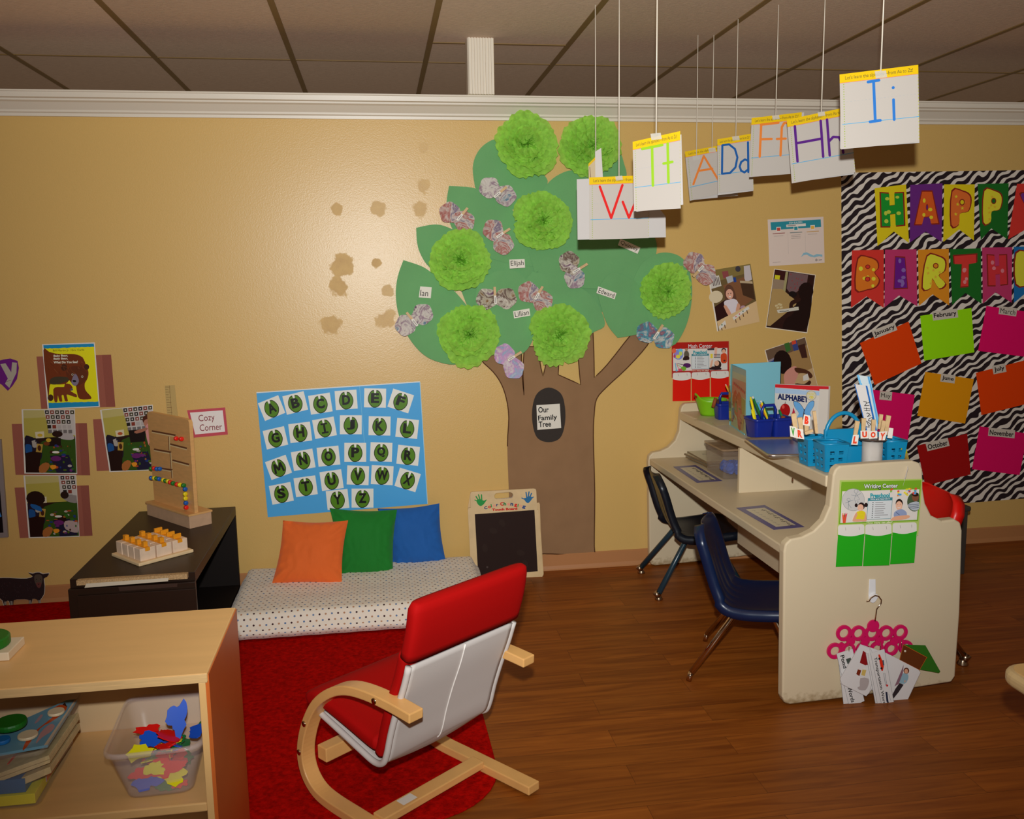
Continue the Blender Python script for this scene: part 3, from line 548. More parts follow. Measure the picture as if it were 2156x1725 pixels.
R(smooth([(.33, .34), (.42, .28), (.52, .34), (.56, .52), (.5, .58), (.34, .58), (.3, .48)], 3), (84, 54, 40)); E(.42, .44, .085, .085, (190, 140, 118)); E(.39, .43, .012, .008, (30, 20, 20)); E(.45, .43, .012, .008, (30, 20, 20)); R([(.39, .475), (.45, .475), (.42, .495)], (220, 200, 190))
R(smooth([(.26, .56), (.38, .53), (.5, .53), (.58, .6), (.56, .76), (.32, .78)], 3), (186, 176, 180)); R(smooth([(.24, .62), (.31, .62), (.4, .8), (.34, .84)], 2), (180, 130, 104)); R(smooth([(.56, .62), (.62, .66), (.54, .78), (.48, .78)], 2), (180, 130, 104)); E(.67, .7, .06, .03, (150, 120, 130))
R([(.03, .84), (1, .64), (1, 1), (.05, 1)], (184, 154, 112)); R([(.4, .83), (.8, .7), (.82, .745), (.42, .88)], (186, 180, 170)); R([(.05, .93), (.22, .85), (.23, .92), (.06, .985)], (186, 180, 170))
for u, v in ((.45, .87), (.55, .84), (.64, .8), (.74, .76), (.1, .96), (.18, .92)): R([(u, v), (u+.02, v), (u+.025, v+.06), (u+.005, v+.06)], (86, 60, 40))
for u, v, c in ((.48, .83, (180, 60, 60)), (.57, .8, (180, 60, 60)), (.66, .765, (50, 90, 60)), (.13, .91, (50, 90, 50))): E(u, v, .015, .012, c, 8)
tag(s.build('wall_photo', GLOSS), 'photo of a smiling girl at a table with letter strips', 'photo', 'photos on the right wall')
q = A4s([(980, 572), (1322, 622), (1252, 1105), (908, 1060)])
s = Sheet(WALL, .001); s.base(q, (196, 182, 162)); R = lambda P, c: qpoly(s, q, P, c); E = lambda *a: qell(s, q, *a)
R([(.015, .012), (.985, .012), (.985, .985), (.015, .985)], (40, 20, 16)); R([(.02, .02), (.28, .01), (.28, .2), (.02, .22)], (52, 20, 18)); R([(.04, .1), (.16, .1), (.16, .17), (.04, .17)], (180, 170, 30)); R([(.02, .17), (.28, .17), (.28, .36), (.02, .36)], (130, 110, 90)); R([(.28, .02), (.34, .02), (.34, .4), (.28, .36)], (140, 130, 90)); R([(.36, .02), (.82, .02), (.82, .2), (.5, .4), (.36, .3)], (100, 76, 76))
for i in range(12): E(.4+random.random()*.3, .05+random.random()*.24, .012, .012, (130, 50, 50), 6)
R([(.02, .34), (.25, .32), (.55, .45), (.7, .5), (.1, .96), (.02, .96)], (150, 122, 76)); E(.52, .38, .1, .05, (24, 16, 16)); E(.82, .3, .18, .15, (28, 14, 12))
R(smooth([(.68, .42), (.98, .36), (.98, .9), (.6, .98), (.4, .96), (.45, .8), (.6, .7)], 3), (28, 14, 12)); R(smooth([(.5, .5), (.7, .42), (.72, .48), (.56, .56), (.6, .66), (.52, .7), (.48, .6)], 2), (44, 22, 16)); R([(.2, .68), (.7, .58), (.72, .63), (.24, .73)], (180, 174, 160)); R([(.6, .59), (.7, .575), (.71, .62), (.61, .63)], (176, 170, 150)); s.line([quad(q, .27, .7), quad(q, .33, .69), quad(q, .4, .685), quad(q, .48, .66)], 1.2, (30, 26, 30))
for u, v in ((.14, .6), (.2, .57), (.24, .58), (.18, .63), (.26, .62)): R([(u, v), (u+.06, v-.015), (u+.07, v+.015), (u+.01, v+.03)], (176, 160, 120))
tag(s.build('wall_photo', GLOSS), 'photo of a child in shadow writing at a table, right of the girl photo', 'photo', 'photos on the right wall')
q = A4s([(900, 1245), (1235, 1135), (1340, 1545), (1000, 1640)])
s = Sheet(WALL, .001); s.base(q, (192, 180, 164)); R = lambda P, c: qpoly(s, q, P, c); E = lambda *a: qell(s, q, *a)
R([(.02, .01), (.99, .01), (.99, .98), (.02, .98)], (140, 108, 66)); R([(.02, .01), (.99, .01), (.99, .16), (.02, .26)], (92, 70, 54)); R([(.48, .0), (.6, 0), (.6, .16), (.48, .18)], (50, 90, 40)); R([(.66, 0), (.78, 0), (.78, .2), (.66, .2)], (50, 60, 110)); R([(.66, .0), (.76, 0), (.76, .07), (.66, .07)], (180, 60, 40)); R([(.78, .12), (.95, .12), (.93, .4), (.8, .38)], (56, 30, 24)); R([(.02, .22), (.2, .2), (.25, .36), (.02, .4)], (120, 110, 120)); R([(.02, .26), (.2, .24), (.2, .28), (.02, .3)], (30, 50, 110))
R([(.3, .7), (.99, .62), (.99, .98), (.35, .98)], (170, 140, 100)); E(.34, .34, .21, .24, (28, 14, 12)); R(smooth([(.28, .62), (.45, .5), (.62, .5), (.62, .66), (.5, .8), (.4, .98), (.26, .98)], 3), (180, 122, 108)); R(smooth([(.58, .52), (.76, .58), (.9, .68), (.94, .78), (.86, .8), (.82, .7), (.6, .62)], 3), (70, 38, 24)); R(smooth([(.5, .82), (.7, .88), (.84, .84), (.86, .9), (.7, .97), (.5, .96)], 3), (60, 32, 22)); R([(.72, .72), (.84, .7), (.84, .82), (.7, .82)], (190, 184, 176))
tag(s.build('wall_photo', GLOSS), 'photo of a child in a pink shirt seen from behind, above the alphabet book', 'photo', 'photos on the right wall')
# ---------------------------------------------------------------- centre charts
def chart(pl, f, off, title, main, main2, pocket, lab, under=None, sc=1):
    # f maps chart crop coordinates (u 0..1, v 0..1) to pixels
    s = Sheet(pl, off)
    if under: s.base([f(*p) for p in under[0]], under[1]); s.o += 2e-4
    fr = lambda P, c: s.poly([f(*p) for p in P], c)
    s.base([f(*p) for p in ((0, 0), (1, 0), (1, .5), (0, .5))], main)
    fr([(.015, .11), (.985, .11), (.985, .485), (.015, .485)], (188, 180, 172))
    s.text(title, *f(.285, .105), *f(.72, .105), sc*1.0, (40, 60, 20) if main[1] > 90 else (120, 20, 20), bold=.075); s.text(title, *f(.29, .1), *f(.715, .1), sc*.9, (210, 206, 196), bold=.02)
    fr([(.345, .2), (.655, .2), (.655, .46), (.345, .46)], (50, 110, 120)); fr([(.35, .235), (.65, .235), (.65, .455), (.35, .455)], (180, 182, 182)); s.text('Preschool', *f(.375, .2), *f(.62, .2), sc*.75, (40, 130, 140), bold=.05); s.text('We are learning:', *f(.375, .229), *f(.625, .229), sc*.32, (205, 206, 200), bold=.02)
    for i, w in enumerate((.1, .13, .12, .13, .11, .12, .17, .07)): fr([(.44, .252+i*.0255), (.44+w, .252+i*.0255), (.44+w, .26+i*.0255), (.44, .26+i*.0255)], (128, 124, 124)); fr([(.405, .25+i*.0255), (.418, .25+i*.0255), (.418, .262+i*.0255), (.405, .262+i*.0255)], (80, 80, 80))
    return s, fr
PN = PL((1.25, 2.587, 0), (-.02, -1, 0))
A8 = lambda x, y: (1750+x/7.843, 990+y/7.843)
qc = [A8(160, 200), A8(1475, 175), A8(1400, 835), A8(130, 885)]     # printed part
def fW(u, v): return quad([A8(165, 195), A8(1480, 165), A8(1370, 1510), A8(80, 1585)], u, v)
s, fr = chart(PN, fW, .001, 'Writing Center', (100, 142, 32), 0, 0, '', under=([(-.02, -.02), (1.015, -.015), (1.02, .68), (-.01, .64)], (148, 164, 84)), sc=13)
R8 = lambda P, c: s.poly([A8(*p) for p in P], c); E8 = lambda x, y, rx, ry, c, n=16: s.poly([A8(*p) for p in ellpts(x, y, rx, ry, 0, n)], c)
E8(355, 485, 185, 185, (120, 118, 116), 28); E8(355, 485, 180, 180, (168, 164, 160), 28)
for P in ([(400, 380), (365, 500), (460, 480), (405, 390)], [(320, 405), (400, 425), (475, 380)], [(275, 500), (275, 560), (270, 640)], [(225, 540), (275, 520), (345, 490)], [(275, 560), (320, 620)], [(385, 500), (385, 540)], [(430, 500), (430, 540)]): s.line([A8(*p) for p in P], .6, (76, 90, 100))
for x, y, r in ((400, 345, 32), (275, 485, 27)): s.line([A8(*p) for p in ellpts(x, y, r, r, 0, 14)], .5, (76, 90, 100), closed=True)
R8([(170, 740), (250, 720), (225, 868), (180, 868)], (190, 70, 44))
for i, c in enumerate(((180, 40, 40), (200, 150, 60), (60, 40, 36), (190, 60, 90), (170, 40, 40))): R8([(172+i*18, 710-i % 2*12), (182+i*18, 706), (190+i*12, 770), (182+i*12, 770)], c)
E8(400, 575, 26, 32, (34, 22, 22)); E8(562, 570, 30, 36, (34, 22, 22)); E8(485, 590, 56, 62, (34, 22, 22)); E8(470, 615, 50, 58, (196, 150, 126)); s.line([A8(445, 645), A8(462, 655), (A8(480, 645))], .7, (210, 190, 180)); R8(smooth([(400, 700), (450, 670), (520, 670), (560, 720), (555, 820), (400, 830)], 3), (190, 172, 30)); R8(smooth([(400, 690), (420, 740), (390, 800), (480, 800), (480, 840), (350, 845), (345, 800)], 2), (190, 138, 108)); R8(smooth([(550, 690), (570, 800), (560, 840), (480, 840), (470, 815), (530, 800)], 2), (190, 138, 108))
E8(1108, 545, 60, 76, (36, 24, 20)); E8(1105, 580, 55, 74, (200, 152, 128)); E8(1080, 565, 6, 4, (30, 20, 20), 8); E8(1125, 560, 6, 4, (30, 20, 20), 8); s.line([A8(1080, 605), A8(1105, 618), A8(1130, 600)], .9, (220, 206, 196)); R8(smooth([(1020, 700), (1090, 650), (1160, 640), (1230, 700), (1200, 800), (1040, 800)], 3), (122, 132, 160)); R8(smooth([(1030, 760), (1180, 740), (1270, 740), (1270, 780), (1140, 815), (970, 825), (975, 800)], 2), (192, 140, 110)); s.line([A8(1055, 690), A8(1110, 735)], 1, (50, 60, 90))
R8([A for A in ellpts(1355, 520, 118, 155, 0, 24) if A[0] < 1445], (60, 74, 50)); E8(1372, 440, 56, 72, (110, 68, 46)); E8(1372, 395, 56, 34, (30, 20, 16)); R8(smooth([(1250, 560), (1330, 520), (1430, 520), (1430, 640), (1330, 660), (1260, 600)], 2), (150, 154, 160))
for i in range(3): s.line([A8(1255, 555+i*28), A8(1340, 565+i*28), A8(1428, 550+i*28)], 1, (40, 46, 70), adv=False)
s.o += STEP
rd = random.Random(5)
for i in range(26):
    x = rd.uniform(940, 1370); y = rd.uniform(290, 345+(60 if x > 1050 else 0)); R8([(x, y), (x+34, y-10), (x+38, y+18), (x+5, y+26)], rd.choice([(200, 180, 40), (190, 60, 50), (110, 160, 70), (60, 130, 180), (200, 120, 40), (90, 60, 130)]))
R8([(560, 845), (1000, 830), (1000, 862), (560, 880)], (100, 142, 32)); s.text('How many can play?', *A8(568, 885), *A8(990, 870), 4.6, (206, 200, 160), bold=.03)
CH_W = s
ch = tag(s.build('centre_chart', GLOSS), 'green Writing Center chart taped on the desk end panel', 'chart')
def pocket(pl, f, P, colr, off, par, lab=None, w2=(190, 184, 176)):
    x0, x1, y0, ym, y1, dx, lx = P; s = Sheet(pl, off)      # white top with rounded corners, coloured lower envelope with a scooped edge
    s.base([f(*p) for p in ((x0, ym+10), (x0, y0+40), (x0+12, y0+10), (x0+40, y0), (x1-40, y0-12), (x1-10, y0-2), (x1, y0+30), (x1, ym+10), (x1, ym+60), (x0, ym+60))], w2, .0006)
    n = 8; arc = [(x0+(x1-x0)*i/n, ym+lx*(i/n)+36*math.sin(math.pi*i/n)) for i in range(n+1)]
    s.base([f(*p) for p in arc+[(x1-dx, y1+lx), (x0-dx, y1)]], colr, .0008)
    for a, b_ in (((x0+120, ym-120), (x0+128, ym-70)), ((x1-90, ym-130), (x1-84, ym-80))): s.line([f(*a), f(*b_)], .7, (120, 112, 106), adv=False)
    return s.build('pocket', GLOSS, par)
for P in ((100, 535, 900, 1060, 1590, 38, -18), (550, 983, 890, 1050, 1575, 38, -12), (1000, 1398, 868, 1022, 1545, 42, -22)): pocket(PN, A8, P, (32, 140, 24), .0045, ch)
A9 = lambda x, y: (1400+x/10.78, 700+y/10.78)
def fM(u, v): return quad([A9(160, 235), A9(1430, 205), A9(1440, 1530), A9(160, 1560)], u, v)
s, fr = chart(WALL, fM, .001, 'Math Center', (150, 26, 18), 0, 0, '', under=([(-.006, -.003), (1.015, -.003), (1.015, .6), (-.006, .6)], (150, 44, 40)), sc=9)
R9 = lambda P, c: s.poly([A9(*p) for p in P], c); E9 = lambda x, y, rx, ry, c, n=14: s.poly([A9(*p) for p in ellpts(x, y, rx, ry, 0, n)], c)
E9(300, 500, 110, 120, (110, 120, 180)); E9(200, 420, 50, 60, (200, 90, 60)); E9(350, 410, 50, 42, (90, 160, 190)); E9(250, 490, 45, 40, (130, 110, 170)); E9(290, 550, 50, 45, (200, 180, 60)); E9(350, 480, 40, 50, (170, 180, 80)); E9(210, 540, 24, 40, (160, 60, 90))
E9(480, 390, 36, 34, (150, 112, 84)); R9(smooth([(440, 430), (520, 430), (540, 540), (430, 545)], 2), (84, 76, 62)); R9(smooth([(430, 545), (530, 540), (540, 620), (400, 630)], 2), (44, 26, 22))
E9(490, 750, 90, 55, (70, 26, 76)); s.line([A9(270, 710), A9(400, 728)], 1, (60, 22, 66)); E9(415, 820, 62, 50, (100, 150, 44)); s.line([A9(270, 730), A9(370, 790)], 1, (100, 150, 44)); E9(340, 850, 50, 32, (180, 60, 90)); s.line([A9(250, 700), A9(310, 830)], 1, (180, 60, 90)); s.line([A9(225, 690), A9(250, 850)], 2, (100, 150, 170)); E9(255, 865, 28, 22, (100, 150, 170))
R9([(950, 370), (1110, 350), (1110, 400), (960, 405)], (60, 50, 54)); R9([(1120, 340), (1180, 340), (1165, 550), (1110, 560)], (196, 150, 130))
for x, y in ((1050, 510), (1050, 560)): E9(x, y, 32, 26, (200, 176, 50))
for i in range(3): R9([(1100+0, 490+i*35), (1250, 490+i*35), (1250, 505+i*35), (1100, 505+i*35)], (46, 40, 50))
E9(1325, 410, 54, 58, (34, 22, 20)); E9(1325, 430, 42, 50, (196, 146, 120)); R9(smooth([(1270, 490), (1380, 480), (1400, 600), (1380, 690), (1280, 690), (1255, 600)], 3), (180, 62, 28)); E9(1340, 640, 24, 20, (60, 40, 30)); R9([(1290, 700), (1390, 690), (1395, 710), (1290, 720)], (180, 170, 160))
E9(1190, 730, 80, 95, (44, 28, 24)); E9(1165, 700, 55, 62, (192, 146, 122)); R9(smooth([(1010, 790), (1100, 770), (1250, 800), (1260, 845), (1010, 845)], 2), (40, 22, 26)); R9(smooth([(1050, 620), (1080, 630), (1050, 780), (1010, 800), (1020, 720)], 2), (192, 146, 122))
R9([(600, 845), (1010, 838), (1010, 880), (600, 888)], (150, 26, 18)); s.text('How many can play?', *A9(602, 890), *A9(985, 882), 3.3, (206, 190, 170), bold=.03)
ch = tag(s.build('centre_chart', GLOSS), 'red Math Center chart on the wall behind the desk', 'chart')
for P in ((170, 580, 915, 1060, 1560, 4, -10), (598, 1008, 905, 1045, 1548, 0, -14), (1033, 1440, 878, 1020, 1530, -6, -20)): pocket(WALL, A9, P, (188, 20, 8), .0045, ch)
# ---------------------------------------------------------------- birthday board
def zebra_mat():
    m = mat('zebra_paper', (200, 200, 200), rough=.5, spec=.4); n, L, b = nodes(m)
    g = n.new('ShaderNodeNewGeometry'); sx = n.new('ShaderNodeSeparateXYZ'); L.new(g.outputs['Position'], sx.inputs[0]); X, Z = sx.outputs['X'], sx.outputs['Z']
    a = math.radians(33); ca, sa = math.cos(a), math.sin(a)
    al = mathn(n, L, 'MULTIPLY_ADD', X, ca, mathn(n, L, 'MULTIPLY', Z, sa)); pe = mathn(n, L, 'MULTIPLY_ADD', Z, ca, mathn(n, L, 'MULTIPLY', X, -sa))
    cb = n.new('ShaderNodeCombineXYZ'); L.new(mathn(n, L, 'MULTIPLY', al, 9), cb.inputs[0]); L.new(mathn(n, L, 'MULTIPLY', pe, 9), cb.inputs[1])
    nz = n.new('ShaderNodeTexNoise'); nz.inputs['Scale'].default_value = 1.0; nz.inputs['Detail'].default_value = 1.0; L.new(cb.outputs[0], nz.inputs['Vector'])
    w = mathn(n, L, 'SINE', mathn(n, L, 'MULTIPLY_ADD', nz.outputs[0], 9, mathn(n, L, 'MULTIPLY', al, 62)))
    ph = mathn(n, L, 'ADD', mathn(n, L, 'MULTIPLY', pe, 2*math.pi/.0345), mathn(n, L, 'MULTIPLY_ADD', nz.outputs[0], 13, mathn(n, L, 'MULTIPLY', w, .85)))
    c2 = n.new('ShaderNodeCombineXYZ'); L.new(mathn(n, L, 'MULTIPLY', al, 26), c2.inputs[0]); L.new(mathn(n, L, 'MULTIPLY', pe, 26), c2.inputs[1])
    n2 = n.new('ShaderNodeTexNoise'); n2.inputs['Scale'].default_value = 1; n2.inputs['Detail'].default_value = 0; L.new(c2.outputs[0], n2.inputs['Vector'])
    v = mathn(n, L, 'ADD', mathn(n, L, 'SINE', ph), mathn(n, L, 'MULTIPLY_ADD', n2.outputs[0], 2.2, -1.2))
    k = n.new('ShaderNodeMapRange'); k.inputs[1].default_value = .02; k.inputs[2].default_value = .18; L.new(v, k.inputs[0])
    L.new(mixc(n, L, k.outputs[0], alb((30, 20, 24)), alb((192, 182, 170))), b.inputs['Base Color'])
    return m
s = Sheet(WALL, .0005); s.base([(1771, 364), (2330, 356), (2330, 1036), (1985, 1063), (1774, 1076)], (200, 200, 200), .002)
tag(s.build('birthday_board', zebra_mat()), 'zebra striped paper board carrying the birthday banner and month cards', 'board')
A7 = lambda x, y: (1740+x/2.269, 340+y/2.269)
YE, PU, GR, RE, PK, OR, BL = (206, 176, 24), (92, 36, 108), (24, 92, 30), (188, 48, 40), (168, 48, 90), (206, 124, 28), (24, 96, 150)
PEN = [([(228, 128), (378, 110), (392, 390), (320, 335), (242, 405)], YE, 'H', (24, 128, 40), (170, 180, 60), (258, 152, 368, 310), 'yellow pennant with a green spotted H'),
 ([(398, 112), (552, 105), (548, 385), (472, 335), (396, 388)], PU, 'A', (190, 80, 30), (206, 180, 40), (422, 145, 532, 300), 'purple pennant with an orange spotted A'),
 ([(560, 110), (706, 110), (702, 378), (632, 325), (556, 385)], YE, 'P', (196, 96, 40), (206, 180, 40), (595, 145, 685, 302), 'yellow pennant with an orange P'),
 ([(720, 108), (868, 105), (862, 372), (785, 320), (735, 375)], GR, 'P', (206, 186, 44), (196, 160, 40), (748, 142, 834, 290), 'green pennant with a yellow P'),
 ([(908, 108), (1050, 100), (1040, 372), (950, 325), (866, 372)], RE, 'Y', (100, 40, 120), (150, 100, 160), (925, 160, 1030, 305), 'red pennant of the upper row cut by the right view edge'),
 ([(120, 425), (272, 422), (272, 700), (190, 645), (115, 700)], RE, 'B', (196, 104, 30), (210, 190, 50), (140, 460, 248, 610), 'red pennant with an orange B'),
 ([(278, 422), (428, 420), (432, 692), (345, 640), (275, 698)], PK, 'I', (92, 24, 116), (120, 90, 150), (322, 458, 384, 606), 'pink pennant with a purple I'),
 ([(435, 422), (582, 418), (584, 688), (505, 635), (440, 690)], OR, 'R', (208, 196, 48), (206, 160, 50), (458, 455, 565, 606), 'orange pennant with a yellow R'),
 ([(588, 420), (735, 415), (738, 680), (662, 628), (598, 685)], GR, 'T', (190, 50, 44), (206, 120, 120), (608, 445, 712, 598), 'green pennant with a red T'),
 ([(742, 412), (885, 410), (882, 675), (805, 625), (745, 680)], PK, 'H', (186, 44, 50), (206, 110, 120), (768, 448, 860, 592), 'pink pennant with a red H'),
 ([(893, 408), (1035, 405), (1035, 670), (960, 620), (893, 676)], BL, 'D', (206, 190, 50), (206, 150, 50), (905, 440, 1010, 585), 'blue pennant with a yellow letter at the right view edge')]
LETT = {'H': [(0, 0), (.36, .02), (.38, .38), (.6, .36), (.58, .01), (.95, 0), (1, .95), (.64, .98), (.62, .62), (.4, .64), (.42, 1), (.04, 1)], 'A': [(.3, 0), (.72, 0), (1, .97), (.68, .98), (.62, .76), (.38, .78), (.3, 1), (0, 1)], 'P': [(.05, 0), (.6, 0), (.95, .12), (1, .36), (.85, .6), (.45, .66), (.4, .98), (0, 1)],
 'Y': [(0, 0), (.35, 0), (.52, .35), (.68, 0), (1, 0), (.68, .55), (.68, 1), (.34, 1), (.34, .55)], 'B': [(.1, .04), (.55, 0), (.9, .12), (.95, .34), (.8, .48), (1, .7), (.85, .92), (.5, 1), (0, 1)], 'I': [(.1, 0), (.8, .02), (1, .98), (0, 1)],
 'R': [(.2, 0), (.7, 0), (.98, .14), (.95, .45), (.7, .6), (1, .85), (.72, 1), (.42, .68), (.36, .98), (0, .97)], 'T': [(0, .05), (1, 0), (1, .26), (.66, .3), (.64, .98), (.3, 1), (.36, .3), (.02, .3)], 'D': [(0, 0), (.6, 0), (1, .3), (1, .7), (.6, 1), (0, 1)]}
for pts, c, ch, c1, c2, (x0, y0, x1, y1), lab in PEN:
    s = Sheet(WALL, .0035); s.base([A7(*p) for p in pts], c, .0006); f = lambda u, v, e=0: A7(x0+(x1-x0)*u, y0+(y1-y0)*v)
    P = LETT[ch]; mx_, my_ = .5, .5
    if ch in 'BPRY' or ch == 'D': P = smooth(P, 3)
    s.poly([f(mx_+(u-mx_)*1.13, my_+(v-my_)*1.08) for u, v in P], (120, 32, 24)); s.poly([f(u, v) for u, v in P], c1)
    rd = random.Random(ord(ch)+x0); bm_ = 0
    for k in range(7):
        u, v = rd.uniform(.2, .8), rd.uniform(.1, .92)
        if ch in 'HI' or ch in 'ABT': s.ell(*f(u, v), rd.uniform(2.8, 5), rd.uniform(3, 5), 0, c2, 12, adv=False) if .15 < u < .85 and not (ch == 'H' and .3 < u < .7 and not .38 < v < .6) and not (ch == 'A' and abs(u-.5) > .1+v*.3) and not (ch == 'T' and v > .3 and abs(u-.5) > .12) else None
        else:
            if (ch == 'P' and v > .6 and u > .35) or (ch == 'D'): continue
            cx_, cy_ = f(min(u, .75), v); s.poly([(cx_+(4 if q % 2 == 0 else 1.7)*math.sin(q*.628), cy_-(4 if q % 2 == 0 else 1.7)*math.cos(q*.628)) for q in range(10)], c2, adv=False)
        s.o += STEP
    holes = {'P': [(.42, .22, .7, .42)], 'A': [(.46, .38, .56, .58)], 'B': [(.4, .22, .62, .36), (.38, .6, .62, .76)], 'R': [(.45, .2, .7, .38)], 'D': [(.35, .3, .65, .7)]}
    for (a, b_, c_, d_) in holes.get(ch, []): s.ell(*f((a+c_)/2, (b_+d_)/2), (c_-a)*(x1-x0)/4.4, (d_-b_)*(y1-y0)/4.4, 0, (120, 32, 24), 12); s.ell(*f((a+c_)/2, (b_+d_)/2), (c_-a)*(x1-x0)/6.5, (d_-b_)*(y1-y0)/6.5, 0, c, 12)
    tag(s.build('banner_pennant', GLOSS), lab+' on the zebra board', 'pennant', 'birthday banner pennants')
OG, LG, PI_, AM = (232, 56, 4), (134, 204, 10), (206, 12, 84), (236, 128, 8)
MON = [([(158, 868), (390, 765), (452, 965), (228, 1068)], OG, 'January', (230, 838, 328, 800, 26), 'red-orange square January card'), ([(446, 738), (690, 700), (704, 912), (465, 952)], LG, 'February', (512, 752, 620, 738, 28), 'lime green February card'),
 ([(762, 690), (985, 722), (985, 938), (722, 905)], PI_, 'March', (826, 722, 898, 732, 24), 'pink March card in the top right of the month cards'), ([(210, 1090), (420, 1115), (386, 1332), (180, 1305)], PI_, 'May', (257, 1130, 303, 1134, 26), 'pink May card partly behind the name strips'),
 ([(470, 1005), (702, 1040), (660, 1252), (432, 1215)], AM, 'June', (548, 1044, 604, 1052, 24), 'bright orange June card'), ([(712, 1010), (985, 940), (985, 1150), (738, 1212)], OG, 'July', (800, 1008, 850, 998, 26), 'red-orange July card at the right view edge'),
 ([(150, 1415), (375, 1350), (402, 1470), (180, 1530)], (206, 206, 20), 'September', (140, 1432, 322, 1385, 24), 'yellow month card low behind the teal caddy'), ([(430, 1358), (670, 1300), (687, 1495), (470, 1548)], (140, 14, 12), 'October', (484, 1375, 578, 1352, 25), 'dark red October card'),
 ([(730, 1265), (958, 1300), (920, 1498), (693, 1470)], (192, 12, 80), 'November', (776, 1303, 890, 1314, 24), 'deep pink November card at the lower right')]
for pts, c, t, (x0, y0, x1, y1, h), lab in MON:
    s = Sheet(WALL, .0035); s.base([A7(*p) for p in pts], c, .0008)
    o = tag(s.build('month_card', CARD), lab, 'card', 'month cards on the zebra board')
    s = Sheet(WALL, .0046); dx, dy = x1-x0, y1-y0; L_ = math.hypot(dx, dy); ux, uy = dx/L_, dy/L_; nx, ny = uy, -ux
    f = lambda a, b_: A7(x0+ux*a+nx*b_, y0+uy*a+ny*b_); s.base([f(-6, h+7), f(L_+6, h+7), f(L_+6, -8), f(-6, -8)], (176, 166, 152), .0003)
    s.text(t, *f(0, -2), *f(L_, -2), h/2.269, (34, 26, 28), bold=.025); s.build('month_label', PRINT, o)
    if t == 'September':
        s = Sheet(WALL, .0048); s.base([A7(*p) for p in ((285, 1420), (385, 1392), (400, 1460), (300, 1480))], (186, 160, 80), .0003); s.ell(*A7(350, 1432), 11, 12, 0, (70, 34, 20)); s.ell(*A7(352, 1438), 6, 8, 0, (120, 70, 50)); s.build('small_photo', GLOSS, o)
# ---------------------------------------------------------------- hanging alphabet cards
A10 = lambda x, y: (1200+x/2.837, 120+y/2.837)
STR = mat('silver_ribbon', (196, 186, 170), rough=.35, spec=.6); TAPE = mat('clear_tape', (216, 206, 190), rough=.25, alpha=.4)
def stroke(s, pts, w, col):
    for a, b_ in zip(pts[:-1], pts[1:]): s.line([a, b_], w, col, adv=False); s.o += 1.5e-5
    for p in pts: s.ell(p[0], p[1], w/2, w/2, 0, col, 12, adv=False); s.o += 1.5e-5
def hcard(Yd, ang, q, backs, strokes, w, col, sx, lab, paperc=(163, 156, 148), band=.118, bot=.70, mid=.42, tape=None, string_top=None):
    a = math.radians(ang); q = [A10(*p) for p in q]; cx = sum(p[0] for p in q)/4; cy = sum(p[1] for p in q)/4; c = YP(cx, cy, Yd)
    pl = PL(c, (-math.sin(a), -math.cos(a), 0)); top = pl.p(*quad(q, .5, 0)); t = thing('hanging_alphabet_card', lab, 'alphabet card', (c.x, c.y, pl.p(*q[3]).z), group='alphabet cards hanging from the ceiling')
    for k, bq in enumerate(backs):
        s = Sheet(pl, -.004-.003*k); s.base([A10(*p) for p in bq], (166, 161, 157), .0006); s.build('backing_sheet', PRINT, t)
    s = Sheet(pl, 0); s.base(q, paperc, .0006); qpoly(s, q, [(0, 0), (1, 0), (1, band), (0, band)], (200, 162, 8)); s.line([quad(q, 0, band), quad(q, 1, band)], .8, (190, 90, 90))
    qtext(s, q, "Let's learn the alphabet\u2014from Aa to Zz!", .07, .03, .93, band*.8, (96, 82, 34), .004)
    for i in range(26): v = .14+i*.033; qell(s, q, .05+.0*i, v, .008, .008, (130, 150, 50), 6); s.o -= STEP
    for i in range(20): v = .12+i*.044; qell(s, q, .995, v, .006, .008, (160, 160, 60), 6); s.o -= STEP
    s.o += STEP
    for i in range(20): s.line([quad(q, .03+i*.048, mid), quad(q, .055+i*.048, mid)], .7, (150, 150, 150), adv=False)
    s.line([quad(q, .02, bot), quad(q, 1, bot)], 1.2, (60, 140, 180))
    for P in strokes: stroke(s, [A10(*p) for p in P], w, col)
    s.build('printed_card', PRINT, t)
    for x, y in (sx if isinstance(sx, list) else [sx]):
        p = pl.p(x, y, .002); b = MB(); b.tube([p, V((p.x, p.y, CZ))], .0022 if Yd < 3.3 else .0018, 6, (196, 186, 170)); b.build('string', STR, t)
        s = Sheet(pl, .003); tw = (8 if Yd > 3 else 12)*(tape or 1); s.base([(x-tw, y+1), (x+tw*.8, y-1), (x+tw, y+tw), (x-tw*.8, y+tw*1.2)], (220, 210, 195), .0002); s.build('tape', TAPE, t)
    return t
RD, GN, ORG, DB, PUR, MBL = (190, 30, 26), (128, 168, 30), (206, 110, 44), (20, 76, 136), (76, 26, 110), (36, 100, 170)
hcard(3.2, 0, [(115, 720), (470, 706), (470, 1082), (116, 1092)], [[(42, 730), (380, 712), (573, 952), (575, 1077), (47, 1092)]], [[(178, 775), (246, 962), (313, 766)], [(315, 866), (352, 960), (385, 880)]], 5.2, RD, (1303, 371), 'hanging card with a red V, lowest of the row', bot=.68, mid=.42)
hcard(2.75, 33, [(375, 507), (659, 443), (662, 905), (383, 922)], [[(390, 515), (664, 462), (675, 882), (395, 925)]], [[(432, 550), (552, 526)], [(491, 540), (496, 768)], [(584, 518), (589, 750)], [(560, 637), (612, 627)]], 5.6, GN, (1382, 281), 'hanging card with a green T, turned sideways in front of the V card', bot=.66, mid=.40)
